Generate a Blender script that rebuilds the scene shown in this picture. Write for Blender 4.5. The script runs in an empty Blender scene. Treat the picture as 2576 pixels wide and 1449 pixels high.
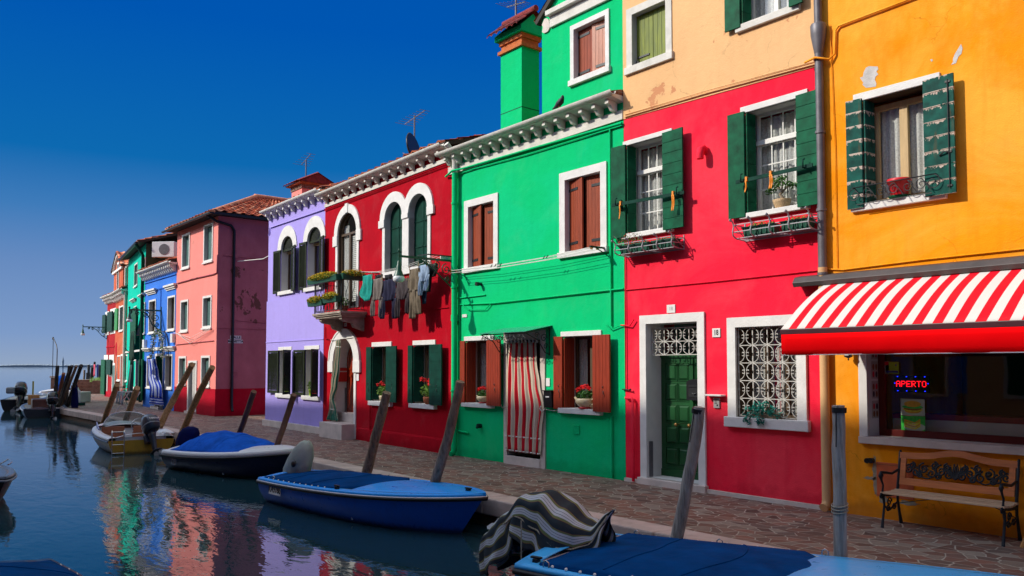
import bpy, bmesh, math, random
from mathutils import Vector, Matrix
from mathutils.geometry import tessellate_polygon
random.seed(7)
R = math.radians
scene = bpy.context.scene
col = scene.collection

# ------------------------------------------------------------------ survey of the place
# The street front runs along world X (facades face -Y, the canal).  The survey
# camera gives rays; every facade, quay edge and boat is placed on its own real plane.
FPX, CX, YA, HZ = 2050.0, 1288.0, 824.5, 921.0
TH = R(39.3); TAU = math.atan((HZ - YA) / FPX)
CAM = Vector((0, 0, 2.0))
AXH = Vector((-math.cos(TH), math.sin(TH), 0)); RT = Vector((math.sin(TH), math.cos(TH), 0))
AX = AXH * math.cos(TAU) + Vector((0, 0, 1)) * math.sin(TAU)
UPV = RT.cross(AX)
WATER = -0.42
CR = {'A1': (0, 900, 1.811), 'A2': (700, 700, 1.2075), 'A3': (1000, 700, 2.4156), 'A4': (1000, 1200, 2.07),
      'A5': (1750, 0, 1.811), 'A6': (1750, 600, 2.07), 'A7': (1750, 1200, 1.811), 'A8': (2400, 300, 1.8116),
      'B1': (2450, 1150, 1.61), 'B2': (3250, 100, 1.61), 'B3': (3100, 950, 2.5863), 'B4': (3200, 1350, 1.519),
      'B5': (1900, 1850, 2.3418), 'B6': (950, 1650, 2.2155), 'B7': (250, 1500, 2.576), 'B8': (0, 1400, 1.603)}
def q(c, x, y):
    if c == 'D': return x, y
    a, b, s = CR[c]; return (x / s + a) * .62891, (y / s + b) * .62891
def ray(x, y): return AX + RT * ((x - CX) / FPX) + UPV * ((YA - y) / FPX)
def on_z(c, x, y, z):
    d = ray(*q(c, x, y)); t = (z - CAM.z) / d.z; return CAM + d * t
def on_y(c, x, y, Y):
    d = ray(*q(c, x, y)); t = (Y - CAM.y) / d.y; return CAM + d * t
def uv(u, v, z=0): return Vector((-u, v, z))

class Frame:
    """a facade: origin at its far (left) foot, x along the wall to the right, y into the house"""
    def __init__(s, u0, v0, u1, v1):
        s.o = uv(u0, v0); e = uv(u1, v1); s.w = (e - s.o).length
        s.xd = (e - s.o).normalized(); s.yd = Vector((-s.xd.y, s.xd.x, 0)); s.rz = math.atan2(s.xd.y, s.xd.x)
    def p(s, c, x, y, d=0):
        r = ray(*q(c, x, y)); n = s.yd
        t = ((s.o - n * d - CAM).dot(n)) / r.dot(n); P = CAM + r * t - s.o
        return P.dot(s.xd), P.z
    def rect(s, c, xl, xr, yt, yb, d=0):
        ym = (yt + yb) / 2
        return s.p(c, xl, ym, d)[0], s.p(c, xr, ym, d)[0], s.p(c, xl, yb, d)[1], s.p(c, xl, yt, d)[1]
    def world(s, a, d, z): return s.o + s.xd * a - s.yd * d + Vector((0, 0, z))

# ------------------------------------------------------------------ object helpers
def link(o, parent=None):
    col.objects.link(o)
    if parent is not None: o.parent = parent
    return o
def tag(o, label=None, cat=None, group=None, kind=None):
    if label: o['label'] = label
    if cat: o['category'] = cat
    if group: o['group'] = group
    if kind: o['kind'] = kind
    return o
def thing(name, label, cat, loc=(0, 0, 0), rz=0, group=None):
    o = bpy.data.objects.new(name, None); o.empty_display_size = .2; link(o)
    o.location = loc; o.rotation_euler = (0, 0, rz)
    return tag(o, label, cat, group)
def copy_tree(o, parent=None):
    c = o.copy(); col.objects.link(c)
    if parent is not None: c.parent = parent
    for ch in list(o.children): copy_tree(ch, c)
    return c

class MB:
    def __init__(s): s.v = []; s.f = []; s.sm = []; s.uv = {}
    def add(s, vs, fs, sm=False, M=None, uvs=None):
        b = len(s.v)
        for p in vs:
            p = Vector(p); s.v.append(M @ p if M is not None else p)
        for i, f in enumerate(fs):
            if uvs: s.uv[len(s.f)] = [uvs[k] for k in f]
            s.f.append([b + k for k in f]); s.sm.append(sm)
        return s
    def box(s, x0, x1, y0, y1, z0, z1, M=None):
        vs = [(x, y, z) for x in (x0, x1) for y in (y0, y1) for z in (z0, z1)]
        return s.add(vs, [(0, 1, 3, 2), (4, 6, 7, 5), (0, 4, 5, 1), (2, 3, 7, 6), (0, 2, 6, 4), (1, 5, 7, 3)], M=M)
    def bar(s, a, b, w, h=None, up=(0, 0, 1)):
        a, b = Vector(a), Vector(b); d = b - a; L = d.length
        if L < 1e-6: return s
        d.normalize(); u = Vector(up)
        if abs(d.dot(u)) > .98: u = Vector((0, 1, 0))
        x = d.cross(u).normalized(); z = x.cross(d); h = h or w
        vs = [p + x * (i * w / 2) + z * (j * h / 2) for p in (a, b) for i in (-1, 1) for j in (-1, 1)]
        return s.add(vs, [(0, 1, 3, 2), (4, 6, 7, 5), (0, 4, 5, 1), (2, 3, 7, 6), (0, 2, 6, 4), (1, 5, 7, 3)])
    def tube(s, pts, r, n=8, caps=True, sm=True, flat=1.0):
        pts = [Vector(p) for p in pts]; m = len(pts)
        rr = r if isinstance(r, (list, tuple)) else [r] * m
        vs = []; prev = None
        for i, p in enumerate(pts):
            d = (pts[min(i + 1, m - 1)] - pts[max(i - 1, 0)])
            d = d.normalized() if d.length > 1e-9 else Vector((0, 0, 1))
            if prev is None:
                u = Vector((0, 0, 1)) if abs(d.z) < .9 else Vector((0, 1, 0)); x = d.cross(u).normalized()
            else:
                x = prev - d * prev.dot(d); x = x.normalized() if x.length > 1e-6 else d.orthogonal().normalized()
            prev = x; y = d.cross(x)
            for k in range(n):
                a = 2 * math.pi * k / n; vs.append(p + x * math.cos(a) * rr[i] + y * math.sin(a) * rr[i] * flat)
        fs = [(i * n + k, i * n + (k + 1) % n, (i + 1) * n + (k + 1) % n, (i + 1) * n + k) for i in range(m - 1) for k in range(n)]
        s.add(vs, fs, sm)
        if caps:
            s.add([vs[k] for k in range(n)], [tuple(range(n))]); s.add([vs[(m - 1) * n + k] for k in range(n)], [tuple(range(n))])
        return s
    def lathe(s, prof, n=16, c=(0, 0, 0), M=None, sm=True):
        vs = [(c[0] + r * math.cos(2 * math.pi * k / n), c[1] + r * math.sin(2 * math.pi * k / n), c[2] + z) for r, z in prof for k in range(n)]
        m = len(prof)
        fs = [(i * n + k, i * n + (k + 1) % n, (i + 1) * n + (k + 1) % n, (i + 1) * n + k) for i in range(m - 1) for k in range(n)]
        s.add(vs, fs, sm, M)
        for i in (0, m - 1):
            if prof[i][0] > 1e-4: s.add([vs[i * n + k] for k in range(n)], [tuple(range(n))], False, M)
        return s
    def ring(s, outer, holes, y0, y1, back=False, sides=True, M=None):
        """plate in the xz plane from y0 (front) to y1, with holes"""
        loops = [outer] + list(holes)
        tri = tessellate_polygon([[Vector((a, b, 0)) for a, b in l] for l in loops])
        flat = [p for l in loops for p in l]
        s.add([(a, y0, b) for a, b in flat], [tuple(t) for t in tri], M=M)
        if back: s.add([(a, y1, b) for a, b in flat], [tuple(t) for t in tri], M=M)
        if sides:
            for l in loops: s.lining(l, y0, y1, M)
        return s
    def lining(s, l, y0, y1, M=None, open_=False):
        n = len(l)
        s.add([(a, y0, b) for a, b in l] + [(a, y1, b) for a, b in l], [(k, (k + 1) % n, n + (k + 1) % n, n + k) for k in range(n - (1 if open_ else 0))], M=M)
        return s
    def extr(s, prof, x0, x1, M=None, sm=False):
        """profile in (y,z), swept along x"""
        n = len(prof)
        s.add([(x0, a, b) for a, b in prof] + [(x1, a, b) for a, b in prof], [(k, (k + 1) % n, n + (k + 1) % n, n + k) for k in range(n)] , sm, M)
        for x in (x0, x1): s.add([(x, a, b) for a, b in prof], [tuple(range(n))], M=M)
        return s
    def sheet(s, fn, nu, nv, sm=True, th=0, uvf=None):
        vs = []; us = []
        for j in range(nv + 1):
            for i in range(nu + 1):
                vs.append(fn(i / nu, j / nv)); us.append((i / nu, j / nv))
        fs = [(j * (nu + 1) + i, j * (nu + 1) + i + 1, (j + 1) * (nu + 1) + i + 1, (j + 1) * (nu + 1) + i) for j in range(nv) for i in range(nu)]
        return s.add(vs, fs, sm, uvs=us)
    def leaves(s, c, rad, n, size, shell=.0, up=.3, fold=True):
        c = Vector(c)
        for _ in range(n):
            while True:
                p = Vector((random.uniform(-1, 1), random.uniform(-1, 1), random.uniform(-1, 1)))
                if shell <= p.length <= 1: break
            P = c + Vector((p.x * rad[0], p.y * rad[1], p.z * rad[2]))
            d = Vector((random.gauss(0, 1), random.gauss(0, 1), random.gauss(up, 1))).normalized()
            e = d.orthogonal().normalized(); e.rotate(Matrix.Rotation(random.uniform(0, 6.28), 3, d))
            g = d.cross(e); z = size * random.uniform(.6, 1.3)
            s.add([P - e * z, P + g * z * .45 + d * z * .1, P + e * z, P - g * z * .45 + d * z * .1], [(0, 1, 2, 3)])
        return s
    def build(s, name, m, parent=None, recalc=True, bevel=0, solid=0, loc=None):
        me = bpy.data.meshes.new(name); me.from_pydata([tuple(p) for p in s.v], [], s.f)
        me.polygons.foreach_set('use_smooth', s.sm)
        if s.uv:
            l = me.uv_layers.new(name='UVMap')
            for fi, uvs in s.uv.items():
                ps = me.polygons[fi]
                for k, li in enumerate(ps.loop_indices): l.data[li].uv = uvs[k]
        me.materials.append(m)
        if recalc:
            b = bmesh.new(); b.from_mesh(me); bmesh.ops.recalc_face_normals(b, faces=b.faces); b.to_mesh(me); b.free()
        me.update()
        o = bpy.data.objects.new(name, me); link(o, parent)
        if loc is not None: o.location = loc
        if solid:
            md = o.modifiers.new('thick', 'SOLIDIFY'); md.thickness = solid; md.offset = 0
        if bevel:
            md = o.modifiers.new('edge', 'BEVEL'); md.width = bevel; md.segments = 2; md.limit_method = 'ANGLE'; md.angle_limit = R(40)
        return o

def text(body, size, m, parent, loc, rot=(math.pi / 2, 0, 0), name='lettering', xs=1.0, ext=.0015, bold=0.0):
    cu = bpy.data.curves.new('t', 'FONT'); cu.body = body; cu.size = size; cu.extrude = ext; cu.align_x = 'CENTER'; cu.align_y = 'CENTER'; cu.offset = bold
    t = bpy.data.objects.new('t', cu); col.objects.link(t)
    dg = bpy.context.evaluated_depsgraph_get(); me = bpy.data.meshes.new_from_object(t.evaluated_get(dg))
    bpy.data.objects.remove(t); bpy.data.curves.remove(cu)
    me.name = name; me.materials.clear(); me.materials.append(m)
    o = bpy.data.objects.new(name, me); link(o, parent); o.location = loc; o.rotation_euler = rot; o.scale = (xs, 1, 1)
    return o

# ------------------------------------------------------------------ materials
def lin(c):
    if isinstance(c, str):
        c = [int(c[i:i + 2], 16) / 255 for i in (0, 2, 4)]
        return tuple(x / 12.92 if x <= .04045 else ((x + .055) / 1.055) ** 2.4 for x in c)
    return c
def newmat(name):
    m = bpy.data.materials.new(name); m.use_nodes = True; nt = m.node_tree
    return m, nt, nt.nodes['Principled BSDF']
class N:
    def __init__(s, nt): s.nt = nt
    def new(s, t, **k):
        n = s.nt.nodes.new(t)
        for a, b in k.items(): setattr(n, a, b)
        return n
    def l(s, a, b): s.nt.links.new(a, b)
    def noise(s, vec, scale, detail=4, rough=.55, dist=0):
        n = s.new('ShaderNodeTexNoise'); n.inputs['Scale'].default_value = scale; n.inputs['Detail'].default_value = detail
        n.inputs['Roughness'].default_value = rough; n.inputs['Distortion'].default_value = dist
        if vec is not None: s.l(vec, n.inputs['Vector'])
        return n.outputs['Fac']
    def mapr(s, v, a, b, c=0, d=1):
        n = s.new('ShaderNodeMapRange'); s.l(v, n.inputs[0])
        for i, x in enumerate((a, b, c, d)): n.inputs[i + 1].default_value = x
        return n.outputs[0]
    def math(s, op, a, b=None):
        n = s.new('ShaderNodeMath', operation=op)
        for i, x in enumerate((a, b)):
            if x is None: continue
            if isinstance(x, (int, float)): n.inputs[i].default_value = x
            else: s.l(x, n.inputs[i])
        return n.outputs[0]
    def mix(s, f, a, b, mode='MIX'):
        n = s.new('ShaderNodeMixRGB', blend_type=mode)
        for i, x in enumerate((f, a, b)):
            if isinstance(x, (int, float)): n.inputs[i].default_value = x
            elif isinstance(x, tuple): n.inputs[i].default_value = (*x[:3], 1)
            else: s.l(x, n.inputs[i])
        return n.outputs[0]
    def scalev(s, vec, sx, sy, sz):
        n = s.new('ShaderNodeMapping'); n.inputs['Scale'].default_value = (sx, sy, sz); s.l(vec, n.inputs['Vector']); return n.outputs[0]
    def bump(s, h, strength, dist=.01):
        n = s.new('ShaderNodeBump'); n.inputs['Strength'].default_value = strength; n.inputs['Distance'].default_value = dist; s.l(h, n.inputs['Height']); return n.outputs[0]
    def ramp(s, f, stops, interp='LINEAR'):
        n = s.new('ShaderNodeValToRGB'); cr = n.color_ramp; cr.interpolation = interp
        while len(cr.elements) < len(stops): cr.elements.new(.5)
        for e, (p, c) in zip(cr.elements, stops): e.position = p; e.color = (*c[:3], 1)
        s.l(f, n.inputs[0]); return n.outputs[0]
def mul(c, k): return tuple(min(1, x * k) for x in c)

def mat(name, c, rough=.6, var=.12, vs=4, bump=0, bs=60, metal=0, spec=.4, stretch=(1, 1, 1), c2=None, coat=0):
    m, nt, b = newmat(name); n = N(nt); c = lin(c)
    tc = n.new('ShaderNodeTexCoord').outputs['Object']; v = n.scalev(tc, *stretch)
    f = n.noise(v, vs, 6)
    lo, hi = (mul(c, 1 - var), mul(c, 1 + var)) if c2 is None else (c, lin(c2))
    n.l(n.ramp(f, [(.3, lo), (.7, hi)]), b.inputs['Base Color'])
    b.inputs['Roughness'].default_value = rough; b.inputs['Metallic'].default_value = metal; b.inputs['Specular IOR Level'].default_value = spec
    if coat: b.inputs['Coat Weight'].default_value = coat; b.inputs['Coat Roughness'].default_value = .1
    if bump: n.l(n.bump(n.noise(v, bs, 4), bump, .01), b.inputs['Normal'])
    return m

def stucco(name, c, var=.08, patch=None, pcol=(.45, .4, .35), pth=.66, tint=None, tintamt=.5, bump=.35, streak=.1, cracks=False, base=None, pz=None):
    m, nt, b = newmat(name); n = N(nt); c = lin(c)
    tc = n.new('ShaderNodeTexCoord').outputs['Object']
    f1 = n.noise(tc, .7, 6, .6, .4); f2 = n.noise(tc, 7, 5); f3 = n.noise(n.scalev(tc, 6, 6, .5), 1.2, 4)
    a = n.ramp(f1, [(.3, mul(c, 1 - var)), (.7, mul(c, 1 + var))])
    if tint: a = n.mix(n.math('MULTIPLY', n.mapr(n.noise(tc, .55, 7, .62, .8), .45, .62), tintamt), a, lin(tint))
    a = n.mix(n.mapr(f2, .3, .75, 0, .16), a, mul(c, .78))
    a = n.mix(n.mapr(f3, .5, .8, 0, streak * 2.5), a, mul(c, .7))
    fd = n.mapr(n.noise(tc, 1.15, 8, .68, .5), .52, .74, 0, .24); a = n.mix(fd, a, tuple(x * .86 + .07 for x in c))
    sep = n.new('ShaderNodeSeparateXYZ'); n.l(tc, sep.inputs[0])
    hz = n.noise(tc, 3.5, 5)
    low = n.math('MULTIPLY', n.mapr(n.math('ADD', sep.outputs[2], n.math('MULTIPLY', hz, -.5)), .0, -.18, 0, 1), .55)
    a = n.mix(low, a, base or mul(c, .62))
    h = n.math('ADD', n.noise(tc, 55, 3), n.math('MULTIPLY', n.noise(tc, 9, 4), 1.5))
    h = n.math('ADD', h, n.math('MULTIPLY', n.noise(tc, 1.3, 3), 4.0))
    if patch:
        pn = n.noise(tc, patch, 9, .68, .3)
        if pz is not None:
            zz = n.mapr(sep.outputs[2], pz[0], pz[0] + .4, -.3, 0); z2 = n.mapr(sep.outputs[2], pz[1], pz[1] + .4, 0, -.3)
            pn = n.math('ADD', pn, n.math('ADD', zz, z2))
        msk = n.mapr(pn, pth, pth + .008)
        a = n.mix(msk, a, lin(pcol)); h = n.math('ADD', h, n.math('MULTIPLY', msk, -1.2))
    if cracks:
        vo = n.new('ShaderNodeTexVoronoi', feature='DISTANCE_TO_EDGE'); vo.inputs['Scale'].default_value = .9
        dv = n.new('ShaderNodeTexNoise'); dv.inputs['Scale'].default_value = 2.5; dv.inputs['Detail'].default_value = 6; n.l(tc, dv.inputs['Vector'])
        ad = n.new('ShaderNodeMixRGB', blend_type='ADD'); ad.inputs[0].default_value = .6; n.l(tc, ad.inputs[1]); n.l(dv.outputs['Color'], ad.inputs[2]); n.l(ad.outputs[0], vo.inputs['Vector'])
        ck = n.math('MULTIPLY', n.mapr(vo.outputs['Distance'], .0, .006, 1, 0), n.mapr(n.noise(tc, .8, 3), .5, .6))
        a = n.mix(n.math('MULTIPLY', ck, .6), a, mul(c, .35))
    n.l(a, b.inputs['Base Color']); b.inputs['Roughness'].default_value = .9; b.inputs['Specular IOR Level'].default_value = .08
    n.l(n.bump(h, bump, .012), b.inputs['Normal'])
    return m

def stripes(name, stops, rep, rough=.8, axis='u', bump=0, dirt=.1, transl=0, spec=.2):
    """fabric printed with stripes; stops = [(pos, colour)...] constant over one repeat"""
    m, nt, b = newmat(name); n = N(nt)
    t = n.new('ShaderNodeTexCoord'); sep = n.new('ShaderNodeSeparateXYZ')
    n.l(t.outputs['UV'] if axis in 'uv' else t.outputs['Object'], sep.inputs[0])
    x = sep.outputs[{'u': 0, 'v': 1, 'x': 0, 'y': 1, 'z': 2}[axis]]
    fr = n.math('FRACT', n.math('MULTIPLY', x, rep))
    c = n.ramp(fr, [(p, lin(k)) for p, k in stops], 'CONSTANT')
    c = n.mix(n.mapr(n.noise(t.outputs['Object'], 5, 5), .35, .8, 0, dirt), c, (.12, .1, .08))
    n.l(c, b.inputs['Base Color']); b.inputs['Roughness'].default_value = rough; b.inputs['Specular IOR Level'].default_value = spec
    n.l(n.bump(n.noise(t.outputs['Object'], 300, 2), .15, .002), b.inputs['Normal'])
    return m

def glassmat(name, tint=(1, 1, 1), refl=1.0, ior=1.5):
    m, nt, b = newmat(name); n = N(nt); nt.nodes.remove(b); out = nt.nodes['Material Output']
    tr = n.new('ShaderNodeBsdfTransparent'); tr.inputs[0].default_value = (*tint, 1)
    gl = n.new('ShaderNodeBsdfGlossy'); gl.inputs['Roughness'].default_value = .015
    lw = n.new('ShaderNodeLayerWeight'); fr5 = n.math('POWER', lw.outputs['Facing'], 4.0)
    mx = n.new('ShaderNodeMixShader'); n.l(n.math('MULTIPLY', n.math('ADD', n.math('MULTIPLY', fr5, .9), .07), refl), mx.inputs[0]); n.l(tr.outputs[0], mx.inputs[1]); n.l(gl.outputs[0], mx.inputs[2]); n.l(mx.outputs[0], out.inputs[0])
    tc = n.new('ShaderNodeTexCoord').outputs['Object']; n.l(n.bump(n.noise(tc, 1.5, 2), .12, .01), gl.inputs['Normal'])
    return m
def emit(name, c, s):
    m, nt, b = newmat(name); b.inputs['Base Color'].default_value = (*lin(c), 1); b.inputs['Emission Color'].default_value = (*lin(c), 1); b.inputs['Emission Strength'].default_value = s
    return m

M = {}
M['green'] = stucco('green_stucco', (.002, .52, .17), .08, tint=(.004, .54, .23), tintamt=.6)
M['red'] = stucco('red_stucco', (.88, .016, .048), .07, tint=(.92, .060, .09), tintamt=.7)
M['cream'] = stucco('cream_stucco', (.80, .47, .22), .06, patch=1.9, pcol=(.60, .27, .13), pth=.615, cracks=True)
M['orange'] = stucco('orange_stucco', (.88, .285, .006), .18, tint=(.95, .42, .05), tintamt=.9, streak=.16, cracks=True, base=(.42, .14, .02))
M['crimson'] = stucco('crimson_stucco', (.40, .002, .012), .10, tint=(.52, .003, .014), tintamt=.5)
M['purple'] = stucco('purple_stucco', (.40, .33, .76), .04)
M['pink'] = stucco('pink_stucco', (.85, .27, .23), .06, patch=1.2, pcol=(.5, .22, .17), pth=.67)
M['pink_side'] = stucco('shaded_pink_stucco', (.44, .13, .15), .14, patch=1.3, pcol=(.16, .06, .05), pth=.565, tint=(.34, .08, .10), pz=(3.4, 6.0))  # front's pink with the alley shade put into the colour; patches are peeling
M['dado'] = stucco('dark_red_stucco', (.42, .005, .02), .1)
M['blue'] = stucco('blue_stucco', (.05, .20, .70), .07)
M['teal'] = stucco('teal_stucco', (.0, .52, .36), .07)
M['far_orange'] = stucco('burnt_orange_stucco', (.52, .13, .06), .12, tint=(.5, .03, .02), tintamt=.8)
M['far_red'] = stucco('far_red_stucco', (.34, .012, .02), .12, tint=(.45, .03, .02), tintamt=.6)
M['bankwall'] = stucco('pale_yellow_stucco', (.5, .42, .3), .08)
M['white'] = mat('white_painted_stone', (.70, .685, .65), .8, .08, 5, .35, 30, spec=.15)
M['oldwhite'] = mat('weathered_white_stone', (.56, .54, .48), .85, .2, 5, .5, 25, c2=(.72, .69, .62), spec=.15)
M['istria'] = mat('istrian_stone', (.58, .50, .44), .75, .16, 3, .4, 40)
M['reveal'] = mat('grey_plaster_reveal', (.50, .48, .45), .8, .1, 3, .2, 40)
M['revealw'] = mat('white_plaster_reveal', (.66, .64, .60), .8, .08, 3, .2, 40)
M['plaster'] = mat('bare_grey_plaster', (.52, .49, .46), .9, .2, 8, .5, 40)
M['dkgreen'] = mat('dark_green_paint', (.003, .085, .038), .6, .4, 6, .1, 60, spec=.12)
M['eaves'] = mat('dark_eaves_wood', (.04, .028, .02), .8, .3)
M['dkgreen2'] = mat('blackish_green_paint', (.002, .040, .026), .6, .3, 6, .1, 60, spec=.12)
M['olive'] = mat('blackish_olive_paint', (.020, .028, .012), .6, .3, 5, spec=.15)
M['brown'] = mat('chestnut_brown_wood', (.26, .045, .014), .6, .2, 7, .15, 30, stretch=(3, 3, .5), spec=.3)
M['brownlit'] = mat('lit_brown_wood', (.40, .13, .06), .4, .2, 7, .15, 30, stretch=(3, 3, .5))  # brighter copy of the brown, sunlight on one leaf put into the colour
M['brickred'] = mat('brick_red_wood', (.26, .028, .008), .5, .2, 7, .15, 30, stretch=(3, 3, .5), spec=.3)
M['limewood'] = mat('lime_green_wood', (.20, .24, .01), .6, .3, 4, .2, 30, stretch=(6, 3, .6), c2=(.10, .13, .02))
M['sash_brown'] = mat('brown_window_sash', (.09, .055, .03), .5)
M['sash_wood'] = mat('yellowed_wood_sash', (.52, .36, .17), .6, .15, 8, .2, 30, stretch=(3, 3, .4))
M['sash_white'] = mat('white_window_sash', (.72, .71, .66), .5, .05)
M['iron'] = mat('black_wrought_iron', (.008, .009, .010), .45, .3, spec=.5)
M['greyiron'] = mat('grey_painted_iron', (.34, .33, .35), .45, .1, metal=.3)
M['greeniron'] = mat('dark_green_iron', (.006, .07, .04), .4, .2, spec=.5)
M['grille'] = mat('pale_painted_grille', (.52, .50, .45), .5, .1)
M['lightwt'] = mat('lamp_white_glass', (.75, .78, .78), .15, .03)
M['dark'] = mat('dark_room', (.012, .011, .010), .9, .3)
M['zinc'] = mat('grey_zinc_pipe', (.14, .13, .14), .5, .2, 6, metal=.3)
M['darkmetal'] = mat('dark_brown_sheet_metal', (.06, .05, .048), .5, .25, 5)
M['brass'] = mat('brass', (.55, .30, .10), .3, .1, metal=1)
M['glass'] = glassmat('window_glass', (.88, .9, .9), 1.0)
M['shopglass'] = glassmat('shop_glass', (.75, .8, .78), .7)
M['windshield'] = glassmat('smoked_windshield', (.42, .50, .50), 1.2)
M['lace'] = mat('white_lace_curtain', (.62, .61, .57), .9, .25, 40, spec=.1)
M['leaf'] = mat('leaf_green', (.05, .16, .02), .6, .6, 15, spec=.3)
M['leaflt'] = mat('light_leaf_green', (.13, .26, .03), .6, .5, 15, spec=.3)
M['leafteal'] = mat('turquoise_leaf', (.01, .22, .16), .5, .5, 15)
M['yellowfl'] = mat('yellow_blossom', (.62, .42, .01), .7, .4, 20)
M['redfl'] = mat('red_geranium', (.80, .012, .015), .6, .3, 20)
M['pinkfl'] = mat('pink_blossom', (.80, .03, .12), .6, .3, 20)
M['terra'] = mat('terracotta', (.42, .13, .06), .8, .2, 8)
M['redpl'] = mat('red_plastic', (.60, .012, .02), .35, .08, spec=.5)
M['limepl'] = mat('lime_plastic', (.34, .55, .01), .35, .05)
M['blackpl'] = mat('black_plastic', (.010, .010, .012), .35, .1)
M['whitepl'] = mat('white_plastic', (.75, .74, .72), .35, .04)
M['greypl'] = mat('grey_plastic', (.40, .39, .38), .5, .06)
M['teapot'] = mat('cream_glazed_ceramic', (.72, .60, .36), .2, .15, 9, coat=.5)
M['wicker'] = mat('wicker', (.50, .34, .18), .7, .4, 60, .6, 120)
M['trunk'] = mat('grey_bark', (.22, .17, .12), .9, .3, 20, .5, 60)
M['greenpot'] = mat('dark_green_planter', (.010, .075, .045), .5, .2)
M['gp_orange'] = mat('orange_ribbon', (.80, .24, .01), .6, .1)
M['rope'] = mat('old_rope', (.30, .28, .22), .9, .3, 60, .5, 200)
M['white_line'] = mat('white_cord', (.70, .69, .64), .8, .1)
M['peg'] = mat('wooden_peg', (.60, .40, .18), .7, .2)
M['blackrub'] = mat('black_rubber', (.008, .008, .009), .5, .2)
def tilemat():
    m, nt, b = newmat('clay_roof_tiles'); n = N(nt)
    tc = n.new('ShaderNodeTexCoord').outputs['UV']
    w = n.new('ShaderNodeTexWhiteNoise', noise_dimensions='2D'); fl = n.new('ShaderNodeVectorMath', operation='FLOOR'); n.l(tc, fl.inputs[0]); n.l(fl.outputs[0], w.inputs['Vector'])
    c = n.ramp(w.outputs['Value'], [(0, (.30, .06, .025)), (.4, (.62, .13, .05)), (.75, (.74, .21, .08)), (1, (.76, .36, .2))])
    ob = n.new('ShaderNodeTexCoord').outputs['Object']
    c = n.mix(n.mapr(n.noise(ob, 3, 5), .5, .75, 0, .6), c, (.08, .04, .03))
    n.l(c, b.inputs['Base Color']); b.inputs['Roughness'].default_value = .85; n.l(n.bump(n.noise(ob, 40, 3), .4, .01), b.inputs['Normal'])
    return m
M['tile'] = tilemat()
def brickmat(name='old_brick', c1=(.30, .11, .06), c2=(.20, .07, .04), mo=(.28, .25, .2), sc=4.0):
    m, nt, b = newmat(name); n = N(nt)
    tc = n.new('ShaderNodeTexCoord').outputs['Object']; sp = n.new('ShaderNodeSeparateXYZ'); n.l(tc, sp.inputs[0]); cb = n.new('ShaderNodeCombineXYZ')
    n.l(n.math('ADD', sp.outputs[0], sp.outputs[1]), cb.inputs[0]); n.l(sp.outputs[2], cb.inputs[1])
    br = n.new('ShaderNodeTexBrick'); n.l(cb.outputs[0], br.inputs['Vector']); br.inputs['Scale'].default_value = sc
    br.inputs['Color1'].default_value = (*c1, 1); br.inputs['Color2'].default_value = (*c2, 1); br.inputs['Mortar'].default_value = (*mo, 1); br.inputs['Mortar Size'].default_value = .03
    c = n.mix(n.mapr(n.noise(tc, 4, 6), .4, .7, 0, .6), br.outputs['Color'], mul(c2, .5))
    n.l(c, b.inputs['Base Color']); b.inputs['Roughness'].default_value = .9
    n.l(n.bump(n.math('ADD', n.math('MULTIPLY', br.outputs['Fac'], -1), n.noise(tc, 30, 4)), .5, .01), b.inputs['Normal'])
    return m
M['brick'] = brickmat(); M['darkbrick'] = brickmat('damp_brick', (.16, .07, .03), (.09, .05, .02), (.10, .09, .05))
# ------------------------------------------------------------------ camera, light, sky
cam = bpy.data.cameras.new('camera'); co = bpy.data.objects.new('camera', cam); link(co); scene.camera = co
cam.sensor_width = 36; cam.lens = 36 * FPX / 2576; cam.shift_y = (YA - 724.5) / 2576; cam.clip_end = 30000; cam.clip_start = .05
mm = Matrix((RT, UPV, -AX)).transposed().to_4x4(); mm.translation = CAM; co.matrix_world = mm
SA, SE = R(30), R(34)
tosun = Vector((-math.sin(SA) * math.cos(SE), -math.cos(SA) * math.cos(SE), math.sin(SE)))
sl = bpy.data.lights.new('sun', 'SUN'); sl.energy = 2.8; sl.angle = R(.9); sl.color = (1, .93, .82)
so = bpy.data.objects.new('sun', sl); link(so); so.rotation_euler = tosun.to_track_quat('Z', 'Y').to_euler(); so.location = (-20, -30, 40)
w = bpy.data.worlds.new('World'); scene.world = w; w.use_nodes = True; n = N(w.node_tree)
bg = w.node_tree.nodes['Background']
sk = n.new('ShaderNodeTexSky', sky_type='NISHITA'); sk.sun_disc = False; sk.sun_elevation = SE; sk.sun_rotation = math.atan2(tosun.x, tosun.y) % (2 * math.pi)
sk.air_density = 1.3; sk.dust_density = .6; sk.ozone_density = 5
hs = n.new('ShaderNodeHueSaturation'); hs.inputs['Saturation'].default_value = .62; hs.inputs['Value'].default_value = 1.6
n.l(sk.outputs[0], hs.inputs['Color'])
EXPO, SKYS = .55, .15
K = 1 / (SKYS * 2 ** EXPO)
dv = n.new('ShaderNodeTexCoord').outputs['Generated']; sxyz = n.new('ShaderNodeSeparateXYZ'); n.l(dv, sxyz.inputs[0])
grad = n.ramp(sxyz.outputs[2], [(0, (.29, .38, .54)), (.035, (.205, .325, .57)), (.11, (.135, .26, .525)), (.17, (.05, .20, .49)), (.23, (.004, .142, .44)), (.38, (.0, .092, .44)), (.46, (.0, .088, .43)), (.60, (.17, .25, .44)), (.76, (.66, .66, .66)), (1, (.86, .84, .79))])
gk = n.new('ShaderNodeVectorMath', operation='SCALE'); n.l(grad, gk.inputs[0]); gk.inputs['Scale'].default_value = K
dt = n.new('ShaderNodeVectorMath', operation='DOT_PRODUCT'); n.l(dv, dt.inputs[0]); dt.inputs[1].default_value = tuple(tosun)
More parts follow.
